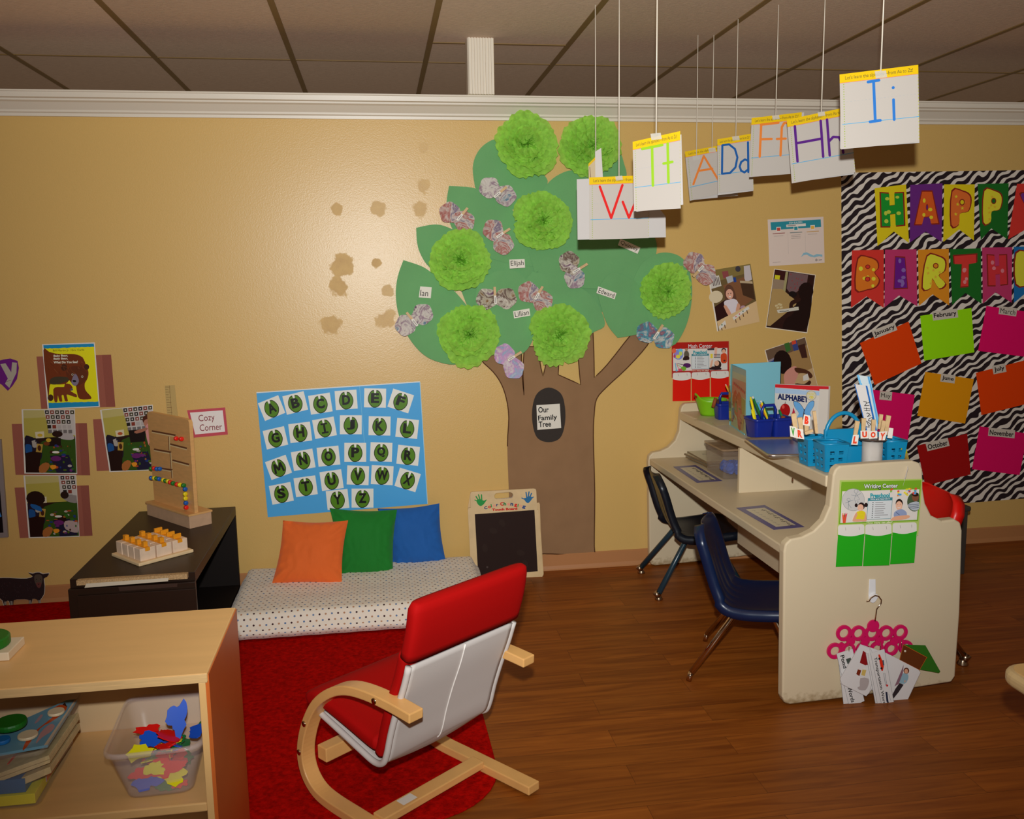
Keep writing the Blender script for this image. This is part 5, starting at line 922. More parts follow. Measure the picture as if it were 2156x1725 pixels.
# ---------------------------------------------------------------- plastic shell chairs
def shell_chair(O, ang, shellm, legm, label, footm=None, name='classroom_chair', s=1.0):
    t = thing(name, label, 'chair', O, ang, 'plastic shell chairs at the desk')
    PTH = [(.178, .242), (.172, .262), (.155, .271), (.11, .272), (.04, .265), (-.03, .259), (-.085, .262), (-.118, .282), (-.14, .325), (-.157, .375), (-.175, .435), (-.192, .485), (-.203, .515), (-.208, .533)]
    WD = [.135, .15, .16, .168, .17, .168, .162, .155, .148, .146, .148, .146, .125, .085]; n = len(PTH)
    def P(i): i = max(0, min(n-1, i)); return V((PTH[i][0], 0, PTH[i][1]))
    def pos(u):
        x = u*(n-1); i = min(n-2, int(x)); f = x-i; p0, p1, p2, p3 = P(i-1), P(i), P(i+1), P(i+2)
        c = .5*(2*p1+(p2-p0)*f+(2*p0-5*p1+4*p2-p3)*f*f+(3*p1-p0-3*p2+p3)*f**3); w = WD[i]*(1-f)+WD[i+1]*f; return c, w, (p2-p1).normalized()
    def fn(u, v):
        c, w, tg = pos(u); nrm = V((-tg.z, 0, tg.x)); nrm = -nrm if nrm.z < 0 and u < .5 else nrm
        nrm = V((tg.z, 0, -tg.x)) if tg.x*1 < 0 or True else nrm           # towards the sitter
        q = v*2-1; a = abs(q); core = .90
        if a <= core: y = w*.93*q/core; off = .007*(q/core)**6+.014*(q/core)**2*(1 if u > .55 else .35)
        else: f = (a-core)/(1-core); y = math.copysign(w*(.93+.07*math.sin(f*math.pi/2)), q); o0 = .007+.014*(1 if u > .55 else .35); off = o0+.003*math.sin(f*math.pi)-.034*f**1.4; y = math.copysign(w*(.93+.07*math.sin(min(1, f*2)*math.pi/2)), q)
        rb = 0
        if .42 < u < .80 and a < .62: k = abs(((q*3.2) % 1)-.5); rb = .005*max(0, 1-k*3.4)*math.sin(math.pi*(u-.42)/.38)
        return c+nrm*(off+rb)+V((0, y, 0))
    b = MB(); b.grid(fn, 53, 49); sh = b.build('seat_shell', shellm, t, world=False, solid=.004)
    legs = [(-.21, .178, -.075, .1), (-.21, -.178, -.075, -.1), (.17, .165, .06, .11), (.17, -.165, .06, -.11)]
    for fx, fy, tx, ty in legs:
        b = MB(); b.tube([(tx*.55, ty*.96, .247), (tx*.8, ty*.99, .243), (tx, ty, .232), (tx+(fx-tx)*.18, ty+(fy-ty)*.18, .195), (fx, fy, .03)], [.0105]*5 if not footm else [.0125]*5, 12)
        l = b.build('leg', legm, t, world=False)
        b = MB(); b.tube([(fx-(tx-fx)*.12, fy, .034), (fx, fy, .014)], .0115 if not footm else .0125, 12) if footm else None
        if footm: b.lathe((fx, fy, 0), [(.017, .0005), (.018, .005), (.011, .014), (.0112, .02)], 16); l2 = b.build('foot', footm, l, world=False)
        else:
            b = MB(); b.tube([(fx, fy, .032), (fx+(fx-tx)*.06, fy+(fy-ty)*.06, .001)], .0095, 12); b.build('foot', legm, l, world=False)
    t.scale = (s, s, s)
    b = MB(); b.tube([(-.045, -.1, .243), (-.045, .1, .243)], .009, 8); b.tube([(.04, -.1, .243), (.04, .1, .243)], .009, 8); b.build('under_frame', legm, t, world=False)
    return t
NAVY = mat('navy_plastic', (7, 22, 50), rough=.3, spec=.5); DNAVY = mat('dark_navy_plastic', (9, 15, 23), rough=.35, spec=.5); REDP = mat('red_plastic', (186, 14, 8), rough=.35)
CHR = mat('chrome', (170, 150, 130), rough=.12, metal=1); TEALL = mat('painted_steel_leg', (18, 40, 50), rough=.3, spec=.6); STL = mat('steel_foot', (150, 130, 108), rough=.25, metal=1)
shell_chair((1.3, 2.872, 0), math.atan2(-.49, .87), NAVY, CHR, 'navy plastic shell chair with chrome legs at the near end of the desk')
shell_chair((1.385, 3.76, 0), math.radians(-4.4), DNAVY, TEALL, 'dark shell chair with dark painted legs at the far end of the desk', STL)
shell_chair((1.81, 2.99, 0), math.radians(174), REDP, CHR, 'red plastic shell chair half hidden behind the desk end panel', STL, s=1.12)
# ---------------------------------------------------------------- red child armchair, bentwood
R0 = V((.365, 2.24, .004)); Fv = V((-.628, .778, 0)).normalized(); Lv = V((-.778, -.628, 0)).normalized()
Q = lambda s_, w, z: R0+Fv*s_+Lv*w+V((0, 0, z))
t = thing('red_armchair', 'child size bentwood armchair with red cushion and white back, facing the mattress', 'chair', Q(.24, .2, 0))
BW = mat('bent_birch_wood', (188, 142, 84), rough=.4, spec=.5, var=.07, vs=14)
prof = [(.0, .378), (.08, .383), (.17, .382), (.25, .370), (.32, .340), (.385, .29), (.432, .225), (.462, .155), (.468, .10), (.45, .055), (.41, .026), (.35, .016), (.25, .0155), (.12, .0155), (-.012, .0155)]
def sm3(pts, k=4):
    o = []
    for i in range(len(pts)-1):
        p0, p1, p2, p3 = pts[max(i-1, 0)], pts[i], pts[i+1], pts[min(i+2, len(pts)-1)]
        for j in range(k):
            f = j/k; o.append(tuple(.5*(2*p1[c]+(p2[c]-p0[c])*f+(2*p0[c]-5*p1[c]+4*p2[c]-p3[c])*f*f+(3*p1[c]-p0[c]-3*p2[c]+p3[c])*f**3) for c in (0, 1)))
    return o+[pts[-1]]
pp = sm3(prof); th = .0125
for w0, nm in ((-.022, 'side_frame'), (.378, 'side_frame')):
    b = MB(); vs = []; m_ = len(pp)
    for i, (x, z) in enumerate(pp):
        a, c = pp[max(i-1, 0)], pp[min(i+1, m_-1)]; dx, dz = c[0]-a[0], c[1]-a[1]; L_ = math.hypot(dx, dz); nx, nz = -dz/L_*th, dx/L_*th
        for w in (w0, w0+.044): vs += [Q(x+nx, w, z+nz), Q(x-nx, w, z-nz)]
    fs = []
    for i in range(m_-1):
        k = 4*i; fs += [(k, k+4, k+5, k+1), (k+2, k+3, k+7, k+6), (k, k+2, k+6, k+4), (k+1, k+5, k+7, k+3)]
    fs += [(0, 1, 3, 2), (4*m_-4, 4*m_-2, 4*m_-1, 4*m_-3)]; b.add(vs, fs); so = b.build('side_frame', BW, t, bevel=.003)
    for s_, z in ((.128, .3825), (.435, .218), (.466, .125)):
        b = MB(); c0 = Q(s_, w0-.0005 if w0 < 0 else w0+.0445, z); ax = Lv*(1 if w0 > 0 else -1); b.tube([c0, c0+ax*.003], .008, 14); b.build('bolt', CHR, so)
for s0, s1, z0, z1, nm in ((.16, .205, .016, .038, 'rear_crossbar'), (.40, .44, .10, .14, 'front_crossbar')):
    b = MB(); b.add([Q(s, w, z) for z in (z0, z1) for s, w in ((s0, .018), (s1, .018), (s1, .382), (s0, .382))], [(0, 3, 2, 1), (4, 5, 6, 7), (0, 1, 5, 4), (1, 2, 6, 5), (2, 3, 7, 6), (3, 0, 4, 7)])
    cb = b.build('crossbar', BW, t, bevel=.003)
    if nm[0] == 'r':
        s = MB(); s.add([Q(s_, w, .0386) for s_, w in ((.168, .262), (.198, .262), (.198, .31), (.168, .31))], [(0, 1, 2, 3)], (186, 180, 170)); s.build('care_label', PRINT, cb)
# white fabric shell: back and seat sling
SP_ = sm3([(.0, .628), (.012, .57), (.034, .50), (.058, .43), (.092, .35), (.118, .28), (.135, .225), (.152, .195), (.185, .185), (.24, .197), (.32, .218), (.42, .243)], 4)
WF = mat('white_sling_fabric', (166, 158, 152), rough=.85, spec=.15, bump=.15, bs=600); RF = mat('red_cushion_fabric', (136, 4, 3), rough=.8, spec=.12, bump=.15, bs=500)
def strip(path, off0, off1, w0, w1, nv, fn_extra=None):
    m_ = len(path)
    def fn(u, v):
        i = min(m_-1, int(round(u*(m_-1)))); a, c = path[max(i-1, 0)], path[min(i+1, m_-1)]; dx, dz = c[0]-a[0], c[1]-a[1]; L_ = math.hypot(dx, dz); nx, nz = -dz/L_, dx/L_
        o = off0; w = w0+(w1-w0)*v
        e = fn_extra(i/(m_-1), v) if fn_extra else (0, 0, 0)
        return Q(path[i][0]+nx*(o+e[0]), w+e[1], path[i][1]+nz*(o+e[0])+e[2])
    return fn
# normal (-dz, dx) points to the sitter's side along this path
lowp = [p for i, p in enumerate(SP_) if p[1] < .5 or p[0] > .1]
b = MB(); b.grid(strip(lowp, 0, 0, .022, .378, 25, lambda u, v: (.012*math.sin(math.pi*v)*(1 if u < .6 else -.4)*0-.0, 0, -.012*math.sin(math.pi*v) if u > .55 else 0)), len(lowp), 25)
b.build('white_sling', WF, t, solid=.006)['label'] = 'white fabric sling forming the lower back and seat underside'
b = MB(); seam = [Q(p[0]+.0035, .2, p[1]) for p in lowp[:26]]; cx = []
for i, p in enumerate(lowp[:24]):
    a, c = lowp[max(i-1, 0)], lowp[min(i+1, len(lowp)-1)]; dx, dz = c[0]-a[0], c[1]-a[1]; L_ = math.hypot(dx, dz); cx.append(Q(p[0]+dz/L_*.0045, .20, p[1]-dx/L_*.0045))
b.tube(cx, .0018, 6); b.build('seam', mat('white_piping', (196, 190, 184), rough=.7), t)
for w in (.016, .384):
    b = MB(); b.tube([Q(p[0]+.001, w, p[1]) for p in lowp], .0085, 10); b.build('frame_rail', WF, t)
# red pads: a rounded cross-section swept along the seat and back curve
def pad(path, o_in, o_out, w0, w1, ends, nx=34):
    m_ = len(path); vs = []; wc, wh = (w0+w1)/2, (w1-w0)/2
    sg = lambda v, e: math.copysign(abs(v)**e, v)
    for i in range(m_):
        a, c = path[max(i-1, 0)], path[min(i+1, m_-1)]; dx, dz = c[0]-a[0], c[1]-a[1]; L_ = math.hypot(dx, dz); n_ = (-dz/L_, dx/L_); u = i/(m_-1)
        k = 1.0
        if ends[0] and i < 3: k = (.35, .78, .95)[i]
        if ends[1] and m_-1-i < 3: k = (.3, .75, .95)[m_-1-i]
        oc, oh = (o_in+o_out)/2, (o_out-o_in)/2*k; whk = wh*(1 if k > .9 else (.975 if k > .7 else .945))
        for j in range(nx):
            th_ = 2*math.pi*j/nx; o = oc+oh*sg(math.sin(th_), .62); w = wc+whk*sg(math.cos(th_), .16); vs.append(Q(path[i][0]+n_[0]*o, w, path[i][1]+n_[1]*o))
    fs = [(i*nx+j, i*nx+(j+1) % nx, (i+1)*nx+(j+1) % nx, (i+1)*nx+j) for i in range(m_-1) for j in range(nx)]+[tuple(range(nx))[::-1], tuple(range((m_-1)*nx, m_*nx))]
    return MB().add(vs, fs, smooth=True)
hood = [(-.006, .648), (-.005, .644)]+[p for p in SP_ if p[0] < .1 and p[1] > .485]
hp = pad(hood, -.011, .034, .002, .398, (1, 0)); hp.build('back_hood', RF, t)['label'] = 'red fabric hood over the top of the back'
bc = [p for p in SP_ if p[0] < .15 and p[1] <= .50 and p[1] > .20]; pad(bc, .009, .046, .010, .390, (0, 0)).build('back_cushion', RF, t)
sc_ = sm3([(.165, .205), (.2, .205), (.28, .222), (.36, .238), (.42, .246), (.458, .23)], 5); pad(sc_, .012, .058, .006, .394, (1, 1)).build('seat_cushion', RF, t)
# ---------------------------------------------------------------- shelf unit in the foreground
SW = mat('maple_veneer', (192, 152, 98), rough=.34, spec=.5, var=.05, vs=7, stretch=(.5, 4, 1)); SWE = mat('plywood_edge', (182, 148, 100), rough=.55, var=.12, vs=90, stretch=(.2, .2, 4)); SWD = mat('brown_side_veneer', (168, 84, 34), rough=.38, spec=.5, var=.05, vs=8)
X1, X0_, YF, YB = -.371, -1.55, 1.801, 2.178
t = thing('shelf_unit', 'low maple shelf unit in the near left corner with a brown end panel', 'shelf', ((X0_+X1)/2, (YF+YB)/2, .014))
b = MB(); b.box((X0_, YF, .59), (X1-.001, YB, .61)); b.build('top_board', [SW], t, bevel=.003)
b = MB(); b.box((X0_, YF-.0015, .591), (X1-.002, YF, .609)); b.build('front_edge', SWE, t, bevel=.0005)['label'] = 'layered plywood front edge'
b = MB(); b.box((X1-.006, YF+.004, .014), (X1+.001, YB, .606)); b.build('end_veneer', SWD, t)['label'] = 'brown outer face of the end panel'
for xa, xb in ((X1-.02, X1-.006), (X0_, X0_+.02)): b = MB(); b.box((xa, YF+.001, .014), (xb, YB-.006, .59)); b.build('side_panel', SW, t, bevel=.001)
b = MB(); b.box((X0_+.02, YF+.003, .305), (X1-.02, YB-.012, .325)); b.build('shelf_board', SW, t, bevel=.003)
b = MB(); b.box((X0_+.02, YF+.003, .03), (X1-.02, YB-.012, .05)); b.build('bottom_board', SW, t, bevel=.002)
b = MB(); b.box((X0_+.02, YB-.012, .03), (X1-.02, YB-.004, .59)); b.build('back_panel', mat('pale_back_panel', (178, 150, 112), rough=.6), t)
# clear tubs
def clear_mat(name, c, a, rough=.12):
    m = mat(name, c, rough=rough, alpha=a, spec=.6); return m
CL1 = clear_mat('frosted_clear_plastic', (196, 178, 172), .17, .2); CL2 = clear_mat('clear_plastic', (190, 176, 160), .07, .08)
def tub(b, bot, rim, zb, zt, lip=.012, n=4, r=.03):
    # bot, rim: four corners (FL FR BR BL) in plan; rounded, tapered
    def loop(C, r_):
        out = []
        for i in range(4):
            p = V(C[i]).to_3d(); a = (V(C[i-1]).to_3d()-p).normalized(); c = (V(C[(i+1) % 4]).to_3d()-p).normalized()
            for k in range(n+1):
                f = k/n; out.append(p+a*r_*(1-f)**2+c*r_*f**2)
        return out
    lb_, lr = loop(bot, r), loop(rim, r*1.25); cen = sum((V(q).to_3d() for q in rim), V((0, 0, 0)))/4; m_ = len(lb_)
    rows = [[V((p.x, p.y, zb)) for p in lb_]]
    for f in (.05, .35, .7, 1): rows.append([V((p.x+(q.x-p.x)*f, p.y+(q.y-p.y)*f, zb+(zt-zb)*f)) for p, q in zip(lb_, lr)])
    for e, dz in ((lip*.6, .004), (lip, .0), (lip, -.006)): rows.append([V((q.x, q.y, zt+dz))+(V((q.x, q.y, 0))-V((cen.x, cen.y, 0))).normalized()*e for q in lr])
    vs = [p for r_ in rows for p in r_]; fs = [(i*m_+j, i*m_+(j+1) % m_, (i+1)*m_+(j+1) % m_, (i+1)*m_+j) for i in range(len(rows)-1) for j in range(m_)]+[tuple(range(m_))[::-1]]
    b.add(vs, fs, smooth=True); return b
SZ = .3255
bc_ = [(-.562, 1.845), (-.428, 1.85), (-.438, 2.03), (-.578, 2.03)]; rc = [(-.592, 1.822), (-.402, 1.835), (-.42, 2.09), (-.612, 2.09)]
t1 = tag(tub(MB(), bc_, rc, SZ+.001, .437, lip=.008).build('clear_tub', CL1, solid=.0016), 'frosted clear tub of coloured puzzle pieces on the right of the shelf', 'tub')
def piece(c, nrm_seed, col, R, seed, lab, k, flat=None, spin=0):
    rd = random.Random(seed); n = 22; pts = []
    for i in range(n):
        a = 2*math.pi*i/n; r = R*(.62+.38*abs(math.sin(a*1.5+seed)))*rd.uniform(.72, 1.12); pts.append((r*math.cos(a)*1.25, r*math.sin(a)*.8))
    e = mathutils.Euler(nrm_seed) if flat is None else mathutils.Euler(flat); M = e.to_matrix() @ Matrix.Rotation(spin, 3, 'Z'); b = MB(); b.prism([V(c)+M @ V((x, y, 0)) for x, y in pts], M @ V((0, 0, .0022)))
    return tag(b.build('puzzle_piece', mat('foam_'+k, col, rough=.3, spec=.5)), lab, 'puzzle piece', 'loose puzzle pieces in the frosted tub')
PC = {'blue': (18, 70, 168), 'red': (196, 20, 14), 'yellow': (206, 186, 16), 'green': (20, 100, 50)}
rd = random.Random(21); ks = list(PC); rows_ = []
for i in range(46):
    lv = i/46; z = SZ+.012+.062*lv; f = .1+.9*lv*.4; x = -.502+rd.uniform(-.035, .035); y = 1.94+rd.uniform(-.05, .055)
    k = ks[rd.randrange(4)]; piece((x, y, z), (rd.uniform(-.35, .35), rd.uniform(-.35, .35), rd.uniform(0, 6.28)), PC[k], .020, i, k+' puzzle piece in the heap inside the frosted tub', k)
for i, (x, y, z, k, e, R) in enumerate(((-.475, 1.965, .438, 'blue', (1.2, .1, .35), .034), (-.545, 1.98, .405, 'red', (.7, .3, .6), .026), (-.53, 1.95, .402, 'blue', (.8, .2, .5), .028), (-.545, 1.90, .398, 'yellow', (.8, .1, .7), .028), (-.49, 1.94, .41, 'red', (.5, .4, .9), .028), (-.435, 1.975, .40, 'blue', (.5, -.3, -.4), .028), (-.425, 2.0, .403, 'green', (.5, -.4, -.5), .026))):
    k2 = k; L_ = {'blue': 'blue puzzle piece standing highest out of the frosted tub', 'red': 'red puzzle piece leaning at the back left of the heap', 'yellow': 'long yellow puzzle piece at the front left of the heap', 'green': 'green puzzle piece on the right rim side of the tub heap'}
    piece((x, y, z), e, PC[k], R, 100+i, spin=(1.45 if i == 0 else 0), lab= L_[k] if i in (0, 1, 3, 6) else ('blue puzzle piece leaning beside the red one in the tub', '', 'red puzzle piece on top of the heap by the tallest blue', 'blue puzzle piece at the right wall of the frosted tub')[{2: 0, 4: 2, 5: 3}[i]], k=k)
for i, (u, z, k, R) in enumerate(((.3, .362, 'blue', .030), (.45, .39, 'yellow', .022), (.72, .368, 'yellow', .028), (.62, .388, 'red', .030), (.2, .378, 'red', .020), (.8, .392, 'red', .018), (.8, .345, 'red', .016), (.6, .343, 'green', .022))):
    x = -.556+.125*u; piece((x, 1.852+(z-.327)*-.19+(.002 if i < 3 else .006)+.002, z), (1.37, 0, 0), PC[k], R, 140+i, k+' puzzle piece flat against the tub front, '+('lower left', 'upper middle', 'right of centre', 'middle behind the yellow one', 'at the left edge', 'upper right', 'lower right', 'bottom middle')[i], k)
# left tub with wooden frames
bl = [(-.93, 1.85), (-.735, 1.85), (-.745, 2.10), (-.94, 2.10)]; rl = [(-.945, 1.838), (-.716, 1.838), (-.722, 2.125), (-.955, 2.125)]
tag(tub(MB(), bl, rl, SZ+.001, .452, lip=.006, r=.02).build('clear_tub', CL2, solid=.0016), 'clear tub holding wooden puzzle boards at the left edge of the shelf', 'tub')
LP = PL((-.9, 1.862, 0), (0, -1, 0)); A12 = lambda x, y: (x/6.055, 1440+y/6.055)
PBM = mat('puzzle_board_wood', (182, 160, 116), rough=.55, var=.15, vs=50)
def slab(poly, yd, depth, name, m, lab, cat, group=None, col=(182, 160, 116)):
    pl = PL((0, yd, 0), (0, -1, 0)); b = MB(); b.prism([pl.p(*A12(*p)) for p in poly], (0, depth, 0), col); return tag(b.build(name, m, bevel=.001), lab, cat, group)
slab([(-260, 1235), (620, 915), (635, 965), (-260, 1290)], 1.868, .19, 'puzzle_board', PBM, 'top wooden puzzle board in the clear tub under the picture board', 'puzzle board', 'wooden puzzle boards in the clear tub')
slab([(-260, 1295), (635, 970), (640, 1010), (-260, 1350)], 1.868, .19, 'puzzle_board', PBM, 'second wooden puzzle board from the top in the clear tub', 'puzzle board', 'wooden puzzle boards in the clear tub')
slab([(-260, 1420), (640, 1060), (655, 1140), (-260, 1530)], 1.868, .19, 'puzzle_board', PBM, 'lowest wooden puzzle board in the clear tub above yellow pieces', 'puzzle board', 'wooden puzzle boards in the clear tub')
YM = mat('foam_yellow', PC['yellow']); BMt = mat('foam_blue', PC['blue'])
b = MB(); b.prism([(-.925, 1.858, SZ+.003), (-.85, 1.858, SZ+.003), (-.86, 2.0, SZ+.003), (-.93, 2.0, SZ+.003)], (0, 0, .018)); tag(b.build('foam_block', YM, bevel=.001), 'yellow foam block at the bottom left of the clear tub', 'foam block')
b = MB(); b.prism([(-.84, 1.858, SZ+.003), (-.745, 1.858, SZ+.003), (-.75, 2.0, SZ+.003), (-.84, 1.99, SZ+.003)], (0, 0, .022)); tag(b.build('foam_block', YM, bevel=.001), 'yellow foam block at the bottom right of the clear tub', 'foam block')
b = MB(); b.prism([(-.84, 1.866, SZ+.026), (-.765, 1.866, SZ+.026), (-.765, 1.98, SZ+.03), (-.84, 1.98, SZ+.03)], (0, 0, .03)); tag(b.build('foam_block', mat('foam_teal', (30, 84, 130), rough=.5)), 'blue foam block above the yellow one in the clear tub', 'foam block')
b = MB(); b.prism([(-.81, 1.90, SZ+.058), (-.755, 1.90, SZ+.058), (-.755, 2.0, SZ+.06), (-.81, 2.0, SZ+.06)], (0, 0, .016)); tag(b.build('foam_block', mat('foam_red')if 0 else mat('foam_red', PC['red'])), 'red foam block tucked under the puzzle boards in the clear tub', 'foam block')
# picture board resting slanted on the boards
pts3 = [ZP(*A12(330, 860), .462), ZP(*A12(610, 810), .445), ZP(*A12(990, 225), .452), ZP(*A12(840, 240), .478), ZP(*A12(320, 480), .49), ZP(*A12(-200, 900), .50)]
fa = ZP(*A12(610, 812), .446); fb = ZP(*A12(985, 225), .448); fc = ZP(*A12(-150, 880), .448)
pn_ = (fb-fa).cross(fc-fa).normalized(); pn_ = pn_ if pn_.z > 0 else -pn_; SB = PL(fa, pn_)
s = Sheet(SB, 0); s.base([A12(*p) for p in ((610, 812), (985, 225), (840, 245), (340, 470), (-350, 800), (-350, 990))], (90, 130, 146), .006); R = lambda P, c: s.poly([A12(*p) for p in P], c)
R([(610, 812), (985, 225), (965, 222), (560, 822)], (176, 156, 130)); R(smooth([(290, 870), (380, 700), (600, 520), (730, 400), (650, 380), (760, 300), (860, 320), (800, 420), (620, 540), (520, 600), (340, 850)], 2), (170, 66, 24)); R([(830, 270), (800, 300), (860, 330)], (50, 26, 20))
R(smooth([(460, 800), (520, 660), (640, 550), (700, 570), (660, 640), (540, 720)], 3), (162, 120, 116)); R(smooth([(440, 540), (520, 430), (550, 440), (490, 520)], 2), (150, 120, 124)); R([(300, 500), (330, 490), (300, 560), (270, 560)], (110, 140, 60)); R([(240, 530), (330, 490), (260, 620), (200, 600)], (110, 134, 50))
tag(s.build('picture_board', GLOSS), 'slanted blue picture board on top of the puzzle boards in the tub', 'picture board')
def disc(cx, cy, rx, ry, z, col, nm, lab, hh=.008, tilt=(0, 0, 0)):
    c = SB.p(*A12(cx, cy), z); a = SB.p(*A12(cx+rx, cy), z); b = MB(); R_ = (a-c).length; M = SB.n.to_track_quat('Z', 'Y').to_matrix()
    b.lathe(c, [(R_*.96, 0), (R_, hh*.3), (R_, hh*.7), (R_*.95, hh)], 28, M=M, smooth=False); return tag(b.build('wooden_disc', mat(nm, col, rough=.5), bevel=0), lab, 'disc')
CRM = (190, 170, 136)
disc(720, 420, 100, 40, .008, CRM, 'cream_disc', 'cream wooden disc high on the slanted picture board', .006)
disc(360, 720, 120, 60, .008, CRM, 'cream_disc', 'cream wooden disc on the middle of the slanted picture board', .006)
disc(150, 660, 190, 60, .022, (14, 92, 16), 'green_disc', 'green disc lying on top of the slanted picture board', .012)
disc(120, 580, 110, 30, .008, (64, 34, 110), 'purple_disc', 'purple disc behind the green one in the clear tub', .008)
disc(40, 800, 90, 60, .010, (20, 90, 150), 'blue_disc', 'blue disc under the green one in the clear tub', .008)
# label sheet inside the right wall of the tub
b = MB(); rp = PL((-.7285, 0, 0), (1, 0, 0)); s = Sheet(rp, 0)
b = MB(); b.box((-.7405, 1.91, SZ+.02), (-.7395, 2.08, SZ+.10), (150, 130, 140)); b.box((-.7394, 1.913, SZ+.022), (-.7390, 1.95, SZ+.098), (176, 84, 30)); b.box((-.7394, 1.95, SZ+.022), (-.7390, 2.0, SZ+.06), (150, 60, 50)); b.box((-.7394, 2.0, SZ+.03), (-.7390, 2.06, SZ+.09), (170, 120, 70))
tag(b.build('picture_label', GLOSS), 'orange picture label inside the right side of the clear tub', 'label')
# green disc on a white block on the shelf top
b = MB(); b.box((-.94, 1.942, .6105), (-.802, 2.03, .629)); tag(b.build('white_block', mat('white_painted_block', (190, 172, 146), rough=.5), bevel=.002), 'white block at the left edge on the shelf unit top', 'block')
b = MB(); b.lathe((-.868, 1.985, .6295), [(.05, 0), (.052, .003), (.052, .018), (.049, .021)], 32, smooth=False); tag(b.build('wooden_disc', mat('green_disc', (14, 92, 16))), 'green disc on the white block at the left edge', 'disc')
# ---------------------------------------------------------------- table corner at the right edge
def rrect(x0, x1, y0, y1, r, z, n=6):
    out = []
    for cx, cy, a0 in ((x1-r, y1-r, 0), (x0+r, y1-r, 90), (x0+r, y0+r, 180), (x1-r, y0+r, 270)):
        for k in range(n+1): a = math.radians(a0+90*k/n); out.append((cx+r*math.cos(a), cy+r*math.sin(a), z))
    return out
t = thing('activity_table', 'cream table corner with a thick rounded edge at the right frame edge', 'table', (1.75, 1.3, 0))
b = MB(); b.prism(rrect(1.338, 2.2, .85, 1.72, .05, .49), (0, 0, .036)); b.build('table_edge', mat('cream_edge_band', (160, 136, 96), rough=.45), t, bevel=.014, seg=4)
b = MB(); b.prism(rrect(1.352, 2.186, .864, 1.706, .04, .5262), (0, 0, .0015)); b.build('table_top', mat('cream_table_top', (176, 142, 90), rough=.4), t)
for x, y in ((1.6, 1.45), (2.1, 1.45), (1.6, .95), (2.1, .95)): b = MB(); b.tube([(x, y, .001), (x, y, .49)], .018, 12); b.build('leg', CHR, t)
# ---------------------------------------------------------------- dark rack with papers behind the desk
DG = mat('dark_grey_plastic', (48, 42, 36), rough=.6)
t = thing('paper_rack', 'dark plastic stand holding papers behind the red chair by the wall', 'rack', (2.47, 3.78, 0))
b = MB(); b.box((2.25, 3.64, .30), (2.66, 3.98, .325)); b.build('rack_top', DG, t, bevel=.008)
for x, y in ((2.275, 3.665), (2.63, 3.665), (2.275, 3.955), (2.63, 3.955)): b = MB(); b.box((x-.018, y-.018, 0), (x+.018, y+.018, .30)); b.build('post', DG, t, bevel=.003)
b = MB(); b.box((2.26, 3.65, .08), (2.65, 3.97, .095)); b.build('lower_tray', DG, t)
for i in range(7):
    b = MB(); z = .3255+i*.0075; c = [(186, 172, 156), (186, 40, 34), (180, 168, 156), (150, 140, 130)][i % 4]; sh = .012*(i % 3)
    b.box((2.27+sh, 3.67+sh*.5, z), (2.60-i*.012+sh, 3.93, z+.007), c)
    tag(b.build('booklet', CARD), ('bottom', 'second', 'third', 'fourth', 'fifth', 'sixth', 'topmost')[i]+' booklet of the pile on the dark rack behind the desk', 'booklet', 'booklets on the dark rack')
# ---------------------------------------------------------------- things on the desk worktop
ZW = .5355; WT = PL((0, 0, ZW), (0, 0, 1))
for q, lab in (([(1417, 983), (1465, 980), (1521, 1013), (1467, 1017)], 'purple bordered handwriting strip lying on the far half of the desk'), ([(1550, 1070), (1610, 1064), (1694, 1110), (1629, 1116)], 'purple bordered handwriting strip lying on the near half of the desk')):
    s = Sheet(WT, .0003); s.base(q, (70, 66, 112), .0005); qpoly(s, q, [(.2, .1), (.85, .1), (.85, .9), (.2, .9)], (176, 166, 142))
    for i in range(9): v = .16+i*.085; s.line([quad(q, .72, v), quad(q, .62+.1*(i % 2), v+.03), quad(q, .78, v+.05), quad(q, .66, v+.06)], .9, (40, 34, 40), adv=False)
    for i in range(8): v = .16+i*.09; s.line([quad(q, .34, v), quad(q, .42, v+.03), quad(q, .34, v+.06)], .5, (120, 112, 110), adv=False)
    tag(s.build('name_strip', GLOSS), lab, 'name strip')
# dry-erase boards, stacked askew
for i in range(5):
    b = MB(); a = (-.1, .12, -.04, .1, .0)[i]; cx, cy = 1.525+(.01, -.01, .012, -.006, 0)[i], 3.875; M = Matrix.Translation((cx, cy, 0)) @ Matrix.Rotation(a, 4, 'Z'); z = ZW+.0005+i*.0068
    w, h = (.09, .12) if i < 3 else (.10, .125)
    b.box((-w, -h, z), (w, h, z+.006), (104, 84, 60), M=M); b.box((-w+.003, -h+.003, z+.006), (w-.003, h-.003, z+.0064), (176, 168, 140), M=M)
    if i == 4:
        for P in ((-.06, .03, -.02, .034), (-.05, .06, -.01, .063), (-.02, .0, .03, .003)): b.box((P[0], P[1], z+.0064), (P[2], P[3], z+.0067), (90, 84, 70), M=M)
    tag(b.build('dry_erase_board', GLOSS), ('bottom', 'second lowest', 'middle', 'second highest', 'topmost')[i]+' dry-erase board of the small stack at the far end of the desk', 'dry-erase board', 'dry-erase boards stacked on the desk')
